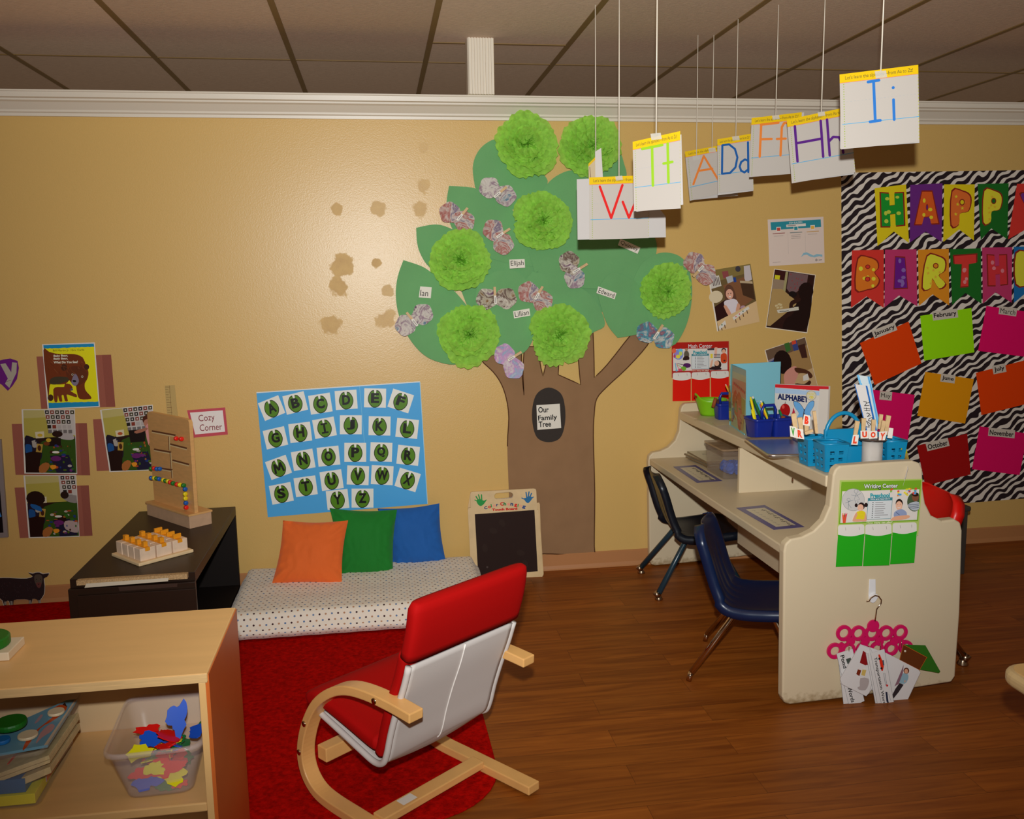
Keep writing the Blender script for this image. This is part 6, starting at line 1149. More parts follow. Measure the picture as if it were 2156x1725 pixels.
# clear box with blue content
x0, x1, y0, y1, z0, z1 = 1.418, 1.60, 3.535, 3.74, ZW+.001, .672
t = tag(tub(MB(), [(x0+.005, y0+.005), (x1-.01, y0+.005), (x1-.01, y1), (x0+.005, y1)], [(x0, y0), (x1, y0), (x1, y1+.01), (x0, y1+.01)], z0, z1-.02, lip=.004, r=.012).build('clear_box', mat('clear_box_plastic', (150, 130, 116), rough=.12, alpha=.11), solid=.0015), 'clear plastic box with blue pieces under the desk shelf', 'box')
b = MB(); b.prism(rrect(x0-.006, x1+.006, y0-.006, y1+.016, .015, z1-.014), (0, 0, .008)); b.build('lid', mat('clear_lid_plastic', (150, 124, 96), rough=.2, alpha=.5), t)
for i in range(6):
    rd = random.Random(i); c = V((x0+.05+.035*(i % 3), y0+.045+.05*(i//3), z0+.034+.006*rd.random())); b = MB()
    def fn(u, v): a, p = u*2*math.pi, (v-.5)*math.pi; d = V((math.cos(a)*math.cos(p), math.sin(a)*math.cos(p), math.sin(p))); return c+d*(.026+.009*noise.noise(d*3+V((i, 0, 0))))
    b.grid(fn, 16, 11, smooth=False); tag(b.build('blue_piece', mat('blue_glossy_plastic', (24, 70, 140), rough=.25)), ('front left', 'front middle', 'front right', 'rear left', 'rear middle', 'rear right')[i]+' blue piece inside the clear box on the desk', 'toy piece', 'blue pieces in the clear box')
b = MB(); b.box((1.452, 2.64, ZW), (1.50, 2.69, ZW+.028), (206, 110, 30)); tag(b.build('small_box', CARD, bevel=.001), 'small orange box in the near corner of the desk', 'box')
# ---------------------------------------------------------------- things on the upper shelf
ZS = .7555; ST = PL((0, 0, ZS), (0, 0, 1))
def bucket(b, c, r0, r1, h, n=24, ex=1.0, rot=0):
    M = Matrix.Rotation(rot, 3, 'Z') @ Matrix.Diagonal((1, ex, 1)); return b.lathe(c, [(.0001, 0), (r0, 0), (r0+(r1-r0)*.5, h*.5), (r1, h), (r1+.003, h), (r1+.003, h-.004)], n, M=M)
t = thing('green_basket', 'lime green plastic basket with a slot handle at the far end of the shelf', 'basket', ZP(1487, 871, ZS))
b = MB(); g0 = ZP(1487, 871, ZS); g0 = V((1.50, 3.90, ZS)); nn_ = 32
def gb(u, v):
    a = 2*math.pi*v; r = .045+.03*u; h = .075*u+(.03*max(0, -math.cos(a))**6*u**2); return g0+V((r*math.cos(a), r*math.sin(a)*.9, h))
b.grid(gb, 8, nn_, cv=True); b.lathe(g0, [(.0001, .001), (.045, .001)], nn_, M=Matrix.Diagonal((1, .9, 1))); b.build('basket_body', mat('lime_plastic', (104, 158, 14), rough=.4), t, solid=.002)
hp_ = g0+V((-.0715, 0, .082)); b = MB(); b.add([hp_+V((-.0035-.0*k, y, z)) for k in (0,) for y, z in ((-.02, 0), (.02, 0), (.02, .011), (-.02, .011))], [(0, 1, 2, 3)], (150, 30, 14)); b.build('handle_slot', CARD, t)
NB = mat('royal_blue_plastic', (14, 32, 112), rough=.3, spec=.5)
def caddy(C, rot, L_, Wd, h, label, comp=2, name='art_caddy', m=NB, hz=.045):
    t = thing(name, label, 'caddy', C, rot)
    for k in range(comp):
        x0 = -L_/2+L_*k/comp; x1 = x0+L_/comp; b = MB()
        tub(b, [(x0+.008, -Wd/2+.01), (x1-.006, -Wd/2+.01), (x1-.006, Wd/2-.01), (x0+.008, Wd/2-.01)], [(x0+.001, -Wd/2), (x1-.001, -Wd/2), (x1-.001, Wd/2), (x0+.001, Wd/2)], .0005, h, lip=.004, r=.012); b.build('compartment', m, t, world=False, solid=.002)
    b = MB(); b.tube([(-.028, 0, h-.01), (-.03, 0, h+hz*.6), (-.022, 0, h+hz), (.022, 0, h+hz), (.03, 0, h+hz*.6), (.028, 0, h-.01)], .0065, 10); b.build('handle', m, t, world=False); return t
pc = ZP(1517, 886, ZS); caddy((1.523, 3.775, ZS), 0, .10, .075, .07, 'small royal blue caddy beside the lime basket', 1)
cf = ZP(1583, 926, ZS); cg = ZP(1664, 921, ZS); cm = (cf+cg)/2; rt = math.atan2(cg.y-cf.y, cg.x-cf.x)
caddy((cm.x-math.sin(rt)*.05+.012, cm.y+.046, ZS), rt, .165, .10, .075, 'royal blue two-part caddy of markers in front of the open book', 2, hz=.05)
def pen(a, c, r, col, cap, lab, name='marker', cap2=None):
    a, c = V(a), V(c); b = MB(); b.tube([a, a.lerp(c, .93)], r, 10, col); b.tube([a.lerp(c, .93), c], r*.7, 10, cap); o = tag(b.build(name, PRINT), lab, name, 'pens and pencils in the blue caddies'); return o
B5 = lambda x, y: (1470+x/9.078, 760+y/9.078)
yc = 3.31
for (xb, yb_), (xt, yt_), yo, r, col, cap, lab, nm in (((1095, 1130), (1000, 690), .0, .0048, (206, 176, 14), (206, 176, 14), 'yellow marker leaning left, frontmost in the two-part caddy', 'marker'), ((1075, 1120), (1025, 930), -.012, .0045, (210, 184, 20), (210, 184, 20), 'short yellow marker before the taller yellow one', 'marker'),
    ((1205, 1090), (1040, 680), .02, .0042, (24, 90, 40), (190, 186, 176), 'green marker with a white tip in the two-part caddy', 'marker'), ((1240, 1070), (1120, 760), .03, .0035, (60, 140, 170), (120, 150, 160), 'pale blue pencil behind the green marker', 'pencil'),
    ((1325, 1110), (1195, 760), .015, .0042, (206, 170, 20), (196, 192, 186), 'yellow marker with a white tip right of the green marker', 'marker'), ((1300, 1080), (1180, 830), .03, .003, (190, 90, 40), (190, 90, 40), 'orange pencil beside the white-tipped yellow marker', 'pencil'), ((1340, 1060), (1240, 780), .028, .0035, (20, 80, 40), (20, 80, 40), 'dark green pencil nearest the caddy handle', 'pencil'), ((1600, 1060), (1545, 935), .03, .0045, (20, 100, 50), (20, 100, 50), 'green marker right of the caddy handle', 'marker')):
    a = YP(*B5(xb, yb_), yc+yo); c = YP(*B5(xt, yt_), yc+yo); a = a-(c-a).normalized()*(max(0, a.z-ZS-.012)*.8); pen(a, c, r, col, cap, lab, nm)
a = YP(*B5(600, 620), 3.79); c = YP(*B5(525, 450), 3.79); pen(a-(c-a)*1.0, c, .0035, (196, 140, 40), (190, 186, 176), 'pencil with a white tip sticking out of the small blue caddy', 'pencil')
for x, y, yy, lab in ((335, 760, 3.765, 'brown crayon stub in the small blue caddy'), (1630, 1110, 3.31, 'brown crayon bits in the right part of the two-part caddy')):
    p = YP(*B5(x, y), yy); b = MB(); b.tube([p-V((.012, 0, .03)), p+V((.0, 0, .012))], .008, 10, (120, 60, 30)); b.tube([p+V((.012, .004, -.03)), p+V((.012, .004, .004))], .006, 10, (60, 34, 40)); tag(b.build('crayon', PRINT), lab, 'crayon')
s = Sheet(ST, .0003); s.base([(1461, 884), (1500, 880), (1545, 886), (1540, 893), (1508, 897), (1500, 890)], (176, 160, 130), .0004); tag(s.build('paper_sheet', PRINT), 'cream paper sheet under the small blue caddy on the shelf edge', 'paper sheet')
# open picture book standing
sp = V((1.478, 3.618, ZS)); ce = V((1.440, 3.374, ZS)); be = V((1.722, 3.66, ZS)); hgt = YP(*B5(620, 65), 3.618).z-ZS
t = thing('open_book', 'light blue picture book standing open on the desk shelf', 'book', sp)
def board(A, B_, h0, h1, th, col, nm, m=CARD):
    d = (B_-A).normalized(); nn = V((-d.y, d.x, 0))*th; b = MB(); b.prism([A, B_, B_+V((0, 0, h1)), A+V((0, 0, h0))], nn, col); return b.build(nm, m, t)
bk_ = board(sp, be, hgt, hgt, .003, (110, 166, 178), 'back_cover'); fc_ = board(sp+V((.001, 0, 0)), ce, hgt, hgt, .003, (110, 166, 178), 'front_cover')
nf = V((ce.y-sp.y, -(ce.x-sp.x), 0)).normalized(); nf = -nf if nf.x > 0 else nf; CP = PL(sp+nf*.0002, nf)
cq = [B5(632, 75), B5(925, 175), B5(915, 1420), B5(600, 1235)]
s = Sheet(CP, .0012); R = lambda P, c: qpoly(s, cq, P, c)
R([(.1, .01), (.99, .01), (.99, .99), (.1, .97)], (134, 142, 110)); R([(.12, .2), (.98, .2), (.98, .45), (.12, .45)], (144, 108, 84)); R([(.1, .0), (.99, .01), (.99, .1), (.1, .09)], (110, 136, 130))
R(smooth([(.15, .55), (.25, .42), (.35, .38), (.45, .44), (.55, .38), (.7, .46), (.8, .6), (.7, .95), (.55, .96), (.45, .8), (.3, .75)], 3), (140, 62, 32)); R([(.5, .6), (.66, .6), (.66, .92), (.5, .9)], (150, 74, 66)); R([(.3, .55), (.42, .55), (.42, .7), (.3, .7)], (96, 100, 60)); R([(.12, .7), (.28, .66), (.3, .85), (.2, .87)], (60, 84, 116)); R([(.7, .45), (.95, .48), (.9, .7), (.75, .7)], (120, 110, 44)); R([(.66, .72), (.9, .7), (.85, .96), (.7, .96)], (140, 112, 70))
for i in range(18): qell(s, cq, random.uniform(.15, .9), random.uniform(.45, .95), .05, .018, random.choice([(150, 120, 60), (120, 50, 40), (90, 110, 60), (150, 90, 70)]), 8)
qtext(s, cq, 'My Writing', .18, .2, .9, .26, (150, 50, 40), .02) if 0 else [qpoly(s, cq, [(.2+i*.11, .26+i*.012), (.27+i*.11, .265+i*.012), (.26+i*.11, .305+i*.012), (.2+i*.11, .3+i*.012)], (160, 56, 44)) for i in range(7)]
s.build('cover_picture', GLOSS, fc_)
s = Sheet(CP, .002); s.base([B5(590, 470), B5(625, 470), B5(640, 1150), B5(600, 1150)], (96, 120, 50), .0004); s.polys([([B5(592, 600), B5(634, 600), B5(636, 700), B5(594, 700)], (170, 130, 40)), ([B5(596, 780), B5(636, 780), B5(638, 900), B5(598, 900)], (60, 70, 60)), ([B5(598, 960), B5(638, 960), B5(640, 1100), B5(600, 1100)], (176, 160, 50))]); s.build('spine_picture', GLOSS, fc_)
b = MB(); b.prism([be+V((-.0005, -.0004, .02)), be+V((.0005, -.0004, .02)), be+V((.0005, -.0004, hgt-.02)), be+V((-.0005, -.0004, hgt-.02))], (.002, .0, 0), (190, 176, 60)); b.build('page_edge', CARD, bk_)
# alphabet workbook
la, ra = V((1.603, 3.43, 0)), V((1.712, 3.20, 0)); na = V(((ra-la).y, -(ra-la).x, 0)).normalized(); na = -na if na.y > 0 else na; AP = PL(la, na)
q = [(1632, 810), (1728, 815), (1728, 925), (1631, 900)]; bk = [(1632, 808.5), (1744, 814), (1744, 915), (1632, 902)]
s = Sheet(AP, -.012); zb = [AP.p(x, y) for x, y in bk]
p0_, p1_ = AP.p(1632, 808.5, -.012), AP.p(1744, 813.5, -.012); s.prism([p0_, p1_, V((p1_.x, p1_.y, ZS+.0006)), V((p0_.x, p0_.y, ZS+.0006))], AP.n*.010, (186, 178, 168)); s.o += .010+STEP; s.poly([(1632, 809.5), (1744, 814), (1744, 820), (1632, 817)], (176, 34, 40))
ab = tag(s.build('alphabet_workbook', GLOSS, bevel=0), 'white ALPHABET workbook with an apple and a blue butterfly on the cover', 'book')
s = Sheet(AP, -.0012); p0_, p1_ = AP.p(1632, 812, -.0012), AP.p(1723, 816, -.0012); s.prism([p0_, p1_, V((p1_.x, p1_.y, ZS+.0006)), V((p0_.x, p0_.y, ZS+.0006))], AP.n*.001, (190, 184, 176)); s.o += .001+STEP; R = lambda P, c: s.poly(P, c)
R([(1632, 810), (1725, 813.5), (1725, 823), (1632, 816)], (186, 34, 40)); R([(1632, 817), (1725, 824), (1725, 833), (1632, 828)], (150, 172, 196)); s.text('INCLUDES', 1684, 822, 1697, 823, 2.6, (210, 190, 180), .03)
s.text('ALPHABET', 1637, 841, 1702, 848, 12.5, (22, 30, 76), .05, up=(0, -12.5))
s.ell(1653, 864, 10.8, 14, 0, (150, 16, 18), 24); s.ell(1649, 857, 3, 4, 0, (196, 70, 60), 10); s.line([(1653, 851), (1653.5, 846)], 1, (60, 40, 20))
s.ell(1708, 833, 11, 10.5, 0, (160, 152, 132)); s.ell(1708, 833, 9.5, 9, 0, (190, 182, 160)); s.text('MUSIC', 1700, 832, 1716, 833, 5, (196, 180, 30), .06); s.text('CD', 1704, 839, 1713, 839.5, 5, (196, 180, 30), .06)
for P in (smooth([(1694, 866), (1684, 850), (1672, 846), (1674, 858), (1682, 870), (1678, 880), (1686, 886), (1693, 872)], 3), smooth([(1694, 866), (1703, 849), (1713, 845), (1713, 856), (1706, 868), (1708, 876), (1700, 880), (1695, 872)], 3)):
    c_ = (sum(p[0] for p in P)/len(P), sum(p[1] for p in P)/len(P)); R([(c_[0]+(x-c_[0])*1.08, c_[1]+(y-c_[1])*1.06) for x, y in P], (34, 46, 72)); R(P, (96, 150, 196))
s.line([(1694, 862), (1690, 884)], 1.6, (60, 44, 40)); R(smooth([(1722, 895), (1722, 880), (1729, 879), (1731, 884), (1726, 895)], 2), (100, 150, 190)) if 0 else None
R([(1665, 895), (1668, 870), (1671, 858), (1674, 868), (1672, 895)], (170, 40, 60))
s.build('cover', GLOSS, ab)
# steel tray with blue film
tq = [(1566, 931), (1695, 930), (1692, 962), (1642, 970)]; p = [ZP(x, y, ZS) for x, y in ((1573, 944), (1690, 938), (1686, 966), (1636, 975))]
c0 = V((1.352, 2.925, 0)); tw_, tl_ = .13, .255
t = thing('steel_tray', 'steel rimmed tray lined with blue overhanging the shelf edge', 'tray', (1.44, 3.04, ZS), math.radians(0))
ang_ = math.atan2(2.869-3.21, 1.339-1.371); M = Matrix.Translation((0, 0, 0)) @ Matrix.Rotation(math.radians(-8), 4, 'Z')
b = MB(); tub(b, [(-.078, -.145), (.078, -.145), (.078, .145), (-.078, .145)], [(-.09, -.16), (.09, -.16), (.09, .16), (-.09, .16)], .001, .015, lip=.007, r=.02); b.v = [M @ v for v in b.v]; b.build('tray_body', mat('brushed_steel', (170, 160, 150), rough=.28, metal=.9), t, world=False, solid=.0015)
b = MB(); b.prism([M @ V((x, y, .0075)) for x, y, _ in rrect(-.083, .083, -.151, .151, .015, 0)], (0, 0, .006)); b.build('blue_liner', mat('blue_film', (74, 96, 150), rough=.25, spec=.6), t, world=False)
# teal caddies
TL = mat('teal_plastic', (14, 112, 150), rough=.32, spec=.5)
def lattice(b, p00, p10, p01, p11, nu, nv, holes, th=.0022):
    n_ = (V(p10)-V(p00)).cross(V(p01)-V(p00)).normalized()*th; f = lambda u, v: (V(p00)*(1-u)+V(p10)*u)*(1-v)+(V(p01)*(1-u)+V(p11)*u)*v
    for i in range(nu):
        for j in range(nv):
            if (i, j) in holes: continue
            b.prism([f(i/nu, j/nv), f((i+1)/nu, j/nv), f((i+1)/nu, (j+1)/nv), f(i/nu, (j+1)/nv)], n_)
def basket(x0, x1, y0, y1, z0, h, t):
    b = MB(); e = .008; B_ = [(x0+e, y0+e), (x1-e, y0+e), (x1-e, y1-e), (x0+e, y1-e)]; T_ = [(x0, y0), (x1, y0), (x1, y1), (x0, y1)]
    holes = {(i, j) for i in (1, 3) for j in (1, 3, 5)}
    for k in range(4): k2 = (k+1) % 4; lattice(b, (*B_[k], z0), (*B_[k2], z0), (*T_[k], z0+h), (*T_[k2], z0+h), 5, 8, holes)
    b.prism([(x, y, z0) for x, y in B_], (0, 0, .002)); P = [V((x, y, z0+h)) for x, y in T_]
    b.tube(P, .004, 8, closed=True); return b.build('basket', TL, t)
t = thing('teal_caddy', 'teal lattice caddy with an arched handle holding clothespins', 'caddy', (1.55, 2.745, ZS))
zc = ZS+.001; hc = .092
for x0, x1, y0, y1 in ((1.41, 1.492, 2.657, 2.735), (1.40, 1.485, 2.752, 2.83), (1.627, 1.695, 2.657, 2.735), (1.60, 1.69, 2.752, 2.83)): basket(x0, x1, y0, y1, zc, hc, t)
b = MB(); b.box((1.494, 2.715, zc), (1.598, 2.737, zc+.07)); b.box((1.494, 2.752, zc), (1.598, 2.81, zc+.07)); b.build('middle_compartment', TL, t, bevel=.002)
b = MB(); b.box((1.45, 2.7375, zc+.05), (1.585, 2.7495, zc+hc+.034)); b.build('handle_wall', TL, t, bevel=.003)
b = MB(); b.tube([(1.518+.062*math.cos(a), 2.7435, zc+hc+.012+.075*math.sin(a)) for a in [math.pi*k/14 for k in range(15)]], .0068, 10); b.build('arched_handle', TL, t)
B6 = lambda x, y: (1640+x/6.7375, 820+y/6.7375)
CPW = mat('clothespin_wood', (176, 146, 104), rough=.6)
def pin(yd, a, c, w, card=None, lab='', ch=None, col=(190, 60, 30)):
    pl = PL((0, yd, 0), (-.3, -1, 0)); pl = PL(YP(*B6(*a), yd), (-.3, -1, 0)); t = thing('clothespin', lab, 'clothespin', pl.p(*B6(*c)), group='wooden clothespins with letter tags in the teal caddy')
    dx, dy = c[0]-a[0], c[1]-a[1]; L_ = math.hypot(dx, dy); nx, ny = -dy/L_*w/2, dx/L_*w/2
    for k, o in ((-1, 0), (1, -.006)):
        s = Sheet(pl, o); s.base([B6(a[0]-nx, a[1]-ny), B6(c[0]-nx*.8, c[1]-ny*.8), B6(c[0]+nx*.8, c[1]+ny*.8), B6(a[0]+nx, a[1]+ny)], (182, 150, 108), .004); s.build('wooden_prong', CPW, t)
    s = MB(); m_ = pl.p(*B6(a[0]+dx*.62, a[1]+dy*.62), 0); s.tube([m_+V((-.005, .0, 0)), m_+V((.005, 0, 0))], .0028, 8); s.build('spring', STL, t)
    if card:
        s = Sheet(pl, .0055); s.base([B6(*p) for p in card], (192, 184, 174), .0004)
        if ch: qtext(s, [B6(*p) for p in card], ch, .2, .12, .8, .88, col, .07)
        s.build('letter_tag', PRINT, t)
pin(2.655, (205, 345), (235, 560), 72, [(148, 515), (236, 530), (240, 685), (158, 665)], 'leftmost clothespin with a green V tag on the teal caddy', 'V', (60, 130, 50))
pin(2.65, (295, 400), (320, 600), 68, [(236, 548), (338, 565), (355, 706), (242, 690)], 'clothespin with an orange R tag left on the teal caddy', 'R')
pin(2.74, (392, 480), (390, 640), 62, [(350, 352), (440, 370), (432, 520), (332, 500)], 'clothespin with a red B tag standing up in the teal caddy', 'B', (196, 50, 24))
pin(2.70, (500, 310), (535, 620), 48, None, 'bare clothespin right of the B tag, standing upright')
pin(2.72, (370, 625), (480, 580), 44, None, 'bare clothespin lying across the left basket')
pin(2.64, (1115, 450), (1080, 660), 62, [(1045, 645), (1130, 640), (1110, 785), (1018, 780)], 'clothespin with an orange tag left of the ribbon spool', 'L')
pin(2.665, (1205, 412), (1195, 600), 62, [(1150, 583), (1268, 578), (1268, 690), (1152, 695)], 'clothespin with an orange U tag behind the spool', 'U')
pin(2.668, (1345, 430), (1335, 600), 60, [(1270, 590), (1388, 582), (1390, 690), (1272, 700)], 'clothespin with an orange O tag behind the spool', 'O')
pin(2.69, (1450, 355), (1425, 560), 52, None, 'bare clothespin between the name strips and the Y tag')
pin(2.645, (1490, 445), (1455, 620), 56, [(1412, 600), (1535, 590), (1490, 735), (1410, 745)], 'clothespin with an orange Y tag right of the spool', 'Y')
pin(2.67, (1558, 372), (1510, 640), 60, [(1555, 540), (1618, 550), (1600, 692), (1530, 685)], 'rightmost clothespin with a blank white tag')
# name strips standing in the caddy
B7 = lambda x, y: (1780+x/7.5, 780+y/7.5)
for yd, q, lab, wr in ((2.80, [(178, 70), (385, 100), (545, 870), (420, 900)], 'tallest white strip with a pale blue border behind the other strips', 0), (2.78, [(225, 200), (415, 215), (540, 930), (440, 960)], 'light blue striped strip just behind the front handwritten strip', 0), (2.755, [(138, 215), (345, 245), (500, 960), (330, 960)], 'front white strip handwritten Worthy standing in the teal caddy', 1)):
    q = [B7(*p) for p in q]; pl = PL(YP(*q[2], yd), (-.2, -1, 0)); s = Sheet(pl, 0); s.base(q, (100, 160, 196) if not wr else (186, 180, 176), .0008)
    if wr:
        qpoly(s, q, [(0, 0), (.07, 0), (.09, 1), (0, 1)], (24, 84, 150)); qpoly(s, q, [(.86, 0), (1, 0), (1, 1), (.84, 1)], (24, 84, 150))
        for P in ([(285, 492), (330, 500), (330, 520), (385, 500)], [(330, 520), (300, 560), (372, 555)], [(290, 595), (390, 610)], [(300, 630), (385, 638)], [(330, 590), (335, 640)], [(335, 680), (345, 672), (385, 690), (345, 730), (400, 712)], [(360, 790), (375, 760), (420, 745), (430, 770), (400, 800), (365, 795)], [(325, 890), (375, 895), (330, 800), (400, 850), (375, 870)]): stroke(s, [B7(*p) for p in P], 1.3, (30, 28, 30))
    else: qpoly(s, q, [(.18, 0), (.8, 0), (.7, 1), (.1, 1)], (176, 184, 186)); qpoly(s, q, [(.86, 0), (.9, 0), (.9, 1), (.86, 1)], (30, 96, 160))
    tag(s.build('name_strip', PRINT), lab, 'name strip')
# ribbon spool
sc0 = V((1.58, 2.668, ZS)); t = thing('ribbon_spool', 'spool of white curling ribbon with a dark flange at the shelf end', 'spool', sc0)
b = MB(); b.lathe(sc0, [(.031, .003), (.032, .01), (.0318, .05), (.032, .1)], 40); b.build('ribbon', mat('white_satin_ribbon', (170, 162, 154), rough=.3, spec=.7, bump=.5, bs=400, stretch=(1, 1, 30)), t)
DF = mat('dark_flange_plastic', (44, 36, 32), rough=.35)
for z in (.0, .1): b = MB(); b.lathe(sc0+V((0, 0, z)), [(.012, .003), (.043, .003), (.044, .0015), (.043, 0), (.012, 0)], 40); b.build('flange', DF, t)
b = MB(); b.lathe(sc0, [(.012, .103), (.012, .06), (.0001, .06)], 24); b.build('core', mat('black_core', (14, 10, 10), rough=.9), t)
pr = [(1.66, 2.645, .78), (1.662, 2.60, .785), (1.655, 2.583, .775), (1.645, 2.579, .745), (1.638, 2.578, .72), (1.642, 2.579, .70), (1.66, 2.578, .69)]
b = MB(); b.tube(pr, [.0038]*4+[.0022]*3, 8, r2=.4); tag(b.build('loose_ribbon', mat('white_satin_ribbon')), 'loose end of white ribbon curling over the desk end panel', 'ribbon')
# ---------------------------------------------------------------- hook, pink hanger and word cards on the end panel
FP = PL((0, 2.587, 0), (0, -1, 0)); B9 = lambda x, y: (1700+x/5.75, 1200+y/5.75)
t = thing('wall_hook', 'white adhesive hook on the desk end panel', 'hook', FP.p(*B9(775, 390)))
s = Sheet(FP, .0003); s.base([B9(*p) for p in ((745, 112), (820, 112), (822, 300), (812, 380), (740, 380), (735, 300))], (186, 184, 184), .003); s.build('hook_plate', mat('white_hook_plastic', (190, 188, 188), rough=.3), t, bevel=.001)
s = Sheet(FP, .0033); s.base([B9(*p) for p in smooth([(740, 330), (755, 300), (800, 280), (830, 290), (832, 320), (812, 360), (780, 388), (745, 378)], 2)], (192, 190, 190), .008); s.build('hook_lip', mat('white_hook_plastic'), t, bevel=.0015)
t = thing('ring_hanger', 'pink ring accessory hanger on the white hook', 'hanger', FP.p(*B9(730, 1070), .01))
hk = [(685, 362), (715, 355), (740, 318), (785, 292), (830, 300), (862, 345), (858, 385), (838, 412), (805, 455), (797, 520), (786, 600)]
b = MB(); b.tube([FP.p(*B9(*p), .016) for p in hk], .0022, 8); b.build('wire_hook', CHR, t)
PKM = mat('pink_hanger_plastic', (176, 14, 76), rough=.4, spec=.45)
rings = [(422, 752, 105), (595, 752, 100), (762, 752, 102), (930, 750, 100), (1102, 742, 100), (312, 966, 106), (478, 950, 92), (652, 945, 92), (820, 940, 92), (992, 938, 94), (1168, 925, 96)]
b = MB()
for i, (x, y, r) in enumerate(rings):
    c = FP.p(*B9(x, y), .010); ro = r/5.75/700; ri = ro*.60; ro *= 1.02; n_ = 28; rings_ = []
    vs = []; dz = .003+.0001*i
    for rr_, yy_ in ((ri, -dz), (ro, -dz), (ro, dz), (ri, dz)): vs += [c+V((rr_*math.cos(2*math.pi*k/n_), yy_, rr_*math.sin(2*math.pi*k/n_))) for k in range(n_)]
    b.add(vs, [(a*n_+k, a*n_+(k+1) % n_, ((a+1) % 4)*n_+(k+1) % n_, ((a+1) % 4)*n_+k) for a in range(4) for k in range(n_)])
for x, y, r in ((775, 665, 82), (505, 850, 58), (680, 850, 60), (850, 850, 60), (1030, 850, 58), (395, 900, 40), (1110, 850, 40)): c = FP.p(*B9(x, y), .0101); b.lathe(c, [(.0001, .0026), (r/5.75/700, .0026), (r/5.75/700, -.0026), (.0001, -.0026)], 24, M=Matrix.Rotation(math.pi/2, 3, 'X'), smooth=False)
b.build('ring_body', PKM, t)
def ringwire(x, y, r, t):
    c = FP.p(*B9(x, y), .018); b = MB(); b.tube([c+V((r*.35*math.cos(a), r*math.cos(a)*.6, r*math.sin(a))) for a in [2*math.pi*k/20 for k in range(20)]], .0011, 6, closed=True); return b.build('binder_ring', CHR, t)
def wcard(quads, ring, lab, fn=None, colr=(186, 182, 180), off=.02, name='word_cards', edge=(120, 118, 118), dh=.0016):
    t = thing(name, lab, 'word cards', FP.p(*B9(*quads[-1][-1]), off), group=None)
    for k, qd in enumerate(quads):
        s = Sheet(FP, off+k*dh); q = [B9(*p) for p in qd]; s.base(q, colr, .0009); last = k == len(quads)-1
        if edge: s.line(q, .7, edge, closed=True)
        if last and fn: fn(s, [B9(*p) for p in qd])
        s.build('card', GLOSS, t)
    ringwire(*ring, t); return t
def f_pond(s, q): s.text('Pond', *B9(355, 1010), *B9(395, 1165), 8.5, (24, 24, 24), .02, up=(8.2, -2.4)); s.text('Words', *B9(440, 1390), *B9(490, 1575), 8.5, (24, 24, 24), .02, up=(8.2, -2.4)); s.poly([B9(*p) for p in ((425, 1050), (480, 1030), (500, 1080), (445, 1110))], (60, 66, 60))
def f_tr(s, q):
    s.text('Transportation Words', *B9(722, 1010), *B9(838, 1595), 8.2, (24, 24, 24), .015, up=(7.6, -1.8))
    R = lambda P, c: s.poly([B9(*p) for p in P], c)
    R([(782, 972), (800, 968), (830, 1040), (850, 1110), (838, 1165), (820, 1165), (800, 1070)], (186, 40, 20)); R([(830, 1040), (848, 1035), (855, 1100), (840, 1100)], (60, 70, 80)); s.ell(*B9(795, 1020), 2.2, 2.4, 0, (30, 26, 26), 12); s.ell(*B9(820, 1135), 2.2, 2.4, 0, (30, 26, 26), 12)
    s.line([B9(*p) for p in ((845, 1190), (860, 1190), (885, 1330), (870, 1345))], .8, (110, 110, 116), closed=True); R([(872, 1325), (905, 1335), (885, 1362)], (176, 30, 30)); R([(868, 1415), (890, 1418), (900, 1500), (915, 1590), (880, 1530)], (34, 38, 56)); s.line([B9(905, 1440), B9(935, 1530)], .6, (120, 120, 124))
def f_mouse(s, q):
    R = lambda P, c: s.poly([B9(*p) for p in P], c)
    R([(615, 935), (690, 990), (700, 1100), (640, 1110), (575, 1080)], (120, 20, 24)); R([(555, 1150), (595, 1165), (570, 1240), (532, 1215)], (104, 36, 18)); R([(558, 1145), (598, 1158), (594, 1172), (552, 1158)], (190, 180, 176)); R([(610, 1150), (655, 1160), (635, 1240), (592, 1225)], (176, 150, 80)); R([(612, 1145), (658, 1150), (654, 1168), (608, 1162)], (190, 186, 180)); R(smooth([(580, 1265), (680, 1270), (680, 1340), (640, 1410), (560, 1400), (550, 1370), (575, 1360)], 2), (150, 140, 138))
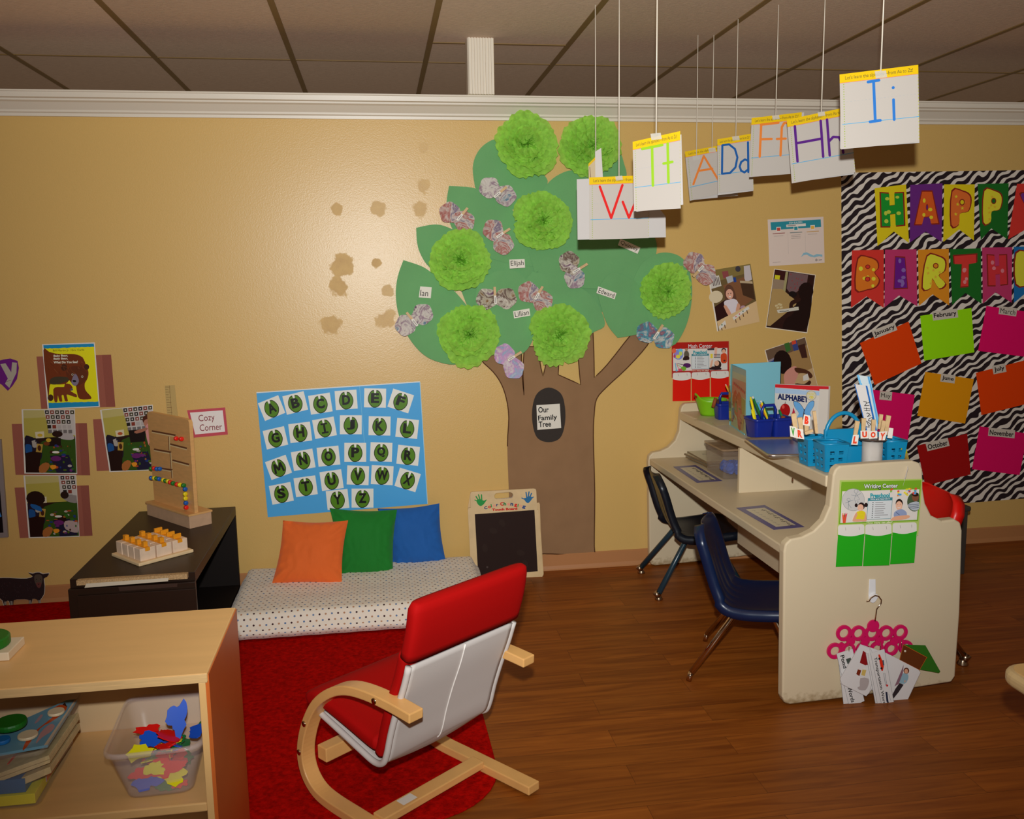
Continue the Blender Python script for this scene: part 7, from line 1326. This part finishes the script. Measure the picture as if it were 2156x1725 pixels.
def f_woman(s, q):
    R = lambda P, c: s.poly([B9(*p) for p in P], c)
    R([(1060, 1330), (1110, 1350), (1050, 1440), (985, 1520), (960, 1500), (1010, 1400)], (40, 34, 38)); R(smooth([(1110, 1210), (1165, 1230), (1160, 1290), (1120, 1340), (1055, 1325), (1070, 1270)], 2), (120, 148, 160)); s.ell(*B9(1142, 1182), 6, 6.6, 0, (84, 44, 30), 14); s.ell(*B9(1140, 1188), 4, 5, 0, (186, 136, 110), 12); R([(1110, 1110), (1085, 1170), (1000, 1370), (1050, 1340), (1100, 1210)], (116, 84, 96)); R([(1115, 1300), (1140, 1300), (1120, 1325)], (186, 136, 110))
wcard([[(330, 1000), (500, 940), (640, 1560), (400, 1600)], [(312, 985), (505, 925), (648, 1552), (470, 1640)]], (470, 915, .013), 'Pond Words cards hanging at the left of the pink hanger', f_pond, off=.019)
wcard([[(700, 900), (870, 960), (1285, 1160), (1300, 1210), (1130, 1600), (1090, 1630), (980, 1600), (690, 1380)], [(880, 960), (1280, 1155), (1312, 1205), (1130, 1590), (1075, 1632), (985, 1590), (820, 1400)]], (700, 900, .013), 'white picture cards with a standing woman at the right of the bunch', f_woman, off=.0235, edge=(150, 140, 136))
wcard([[(585, 860), (700, 900), (860, 1220), (700, 1430), (660, 1480), (350, 1330), (342, 1270)], [(580, 865), (690, 905), (750, 1200), (690, 1440), (650, 1480), (365, 1340), (340, 1280), (350, 1250)]], (600, 880, .013), 'white picture cards with two bottles in the middle left of the bunch', f_mouse, off=.0275, edge=(150, 140, 136))
wcard([[(640, 965), (700, 945), (820, 1635), (770, 1640)], [(660, 960), (800, 920), (900, 1630), (790, 1640)], [(690, 955), (855, 905), (978, 1590), (838, 1640)]], (845, 900, .015), 'Transportation Words cards hanging frontmost in the middle of the bunch', f_tr, off=.033)
t = wcard([[(1120, 870), (1375, 880), (1555, 1195), (1535, 1212), (1250, 1160)], [(1105, 865), (1390, 1020), (1300, 1175), (1060, 1050)]], (1100, 870, .012), 'brown and green blank cards at the right end of the pink hanger', None, colr=(40, 90, 24), off=.0235, edge=None)
ch0 = [o for o in bpy.data.objects if o.parent == t and o.name.startswith('card')]
s = Sheet(FP, .0262); s.base([B9(*p) for p in ((1105, 865), (1390, 1020), (1300, 1175), (1060, 1050))], (170, 80, 24), .0004); s.poly([B9(*p) for p in ((1106, 872), (1383, 1022), (1298, 1170), (1064, 1050))], (84, 42, 18)); s.ell(*B9(1126, 945), 2.3, 2.3, 0, (180, 170, 150), 12); s.build('brown_card', GLOSS, t)
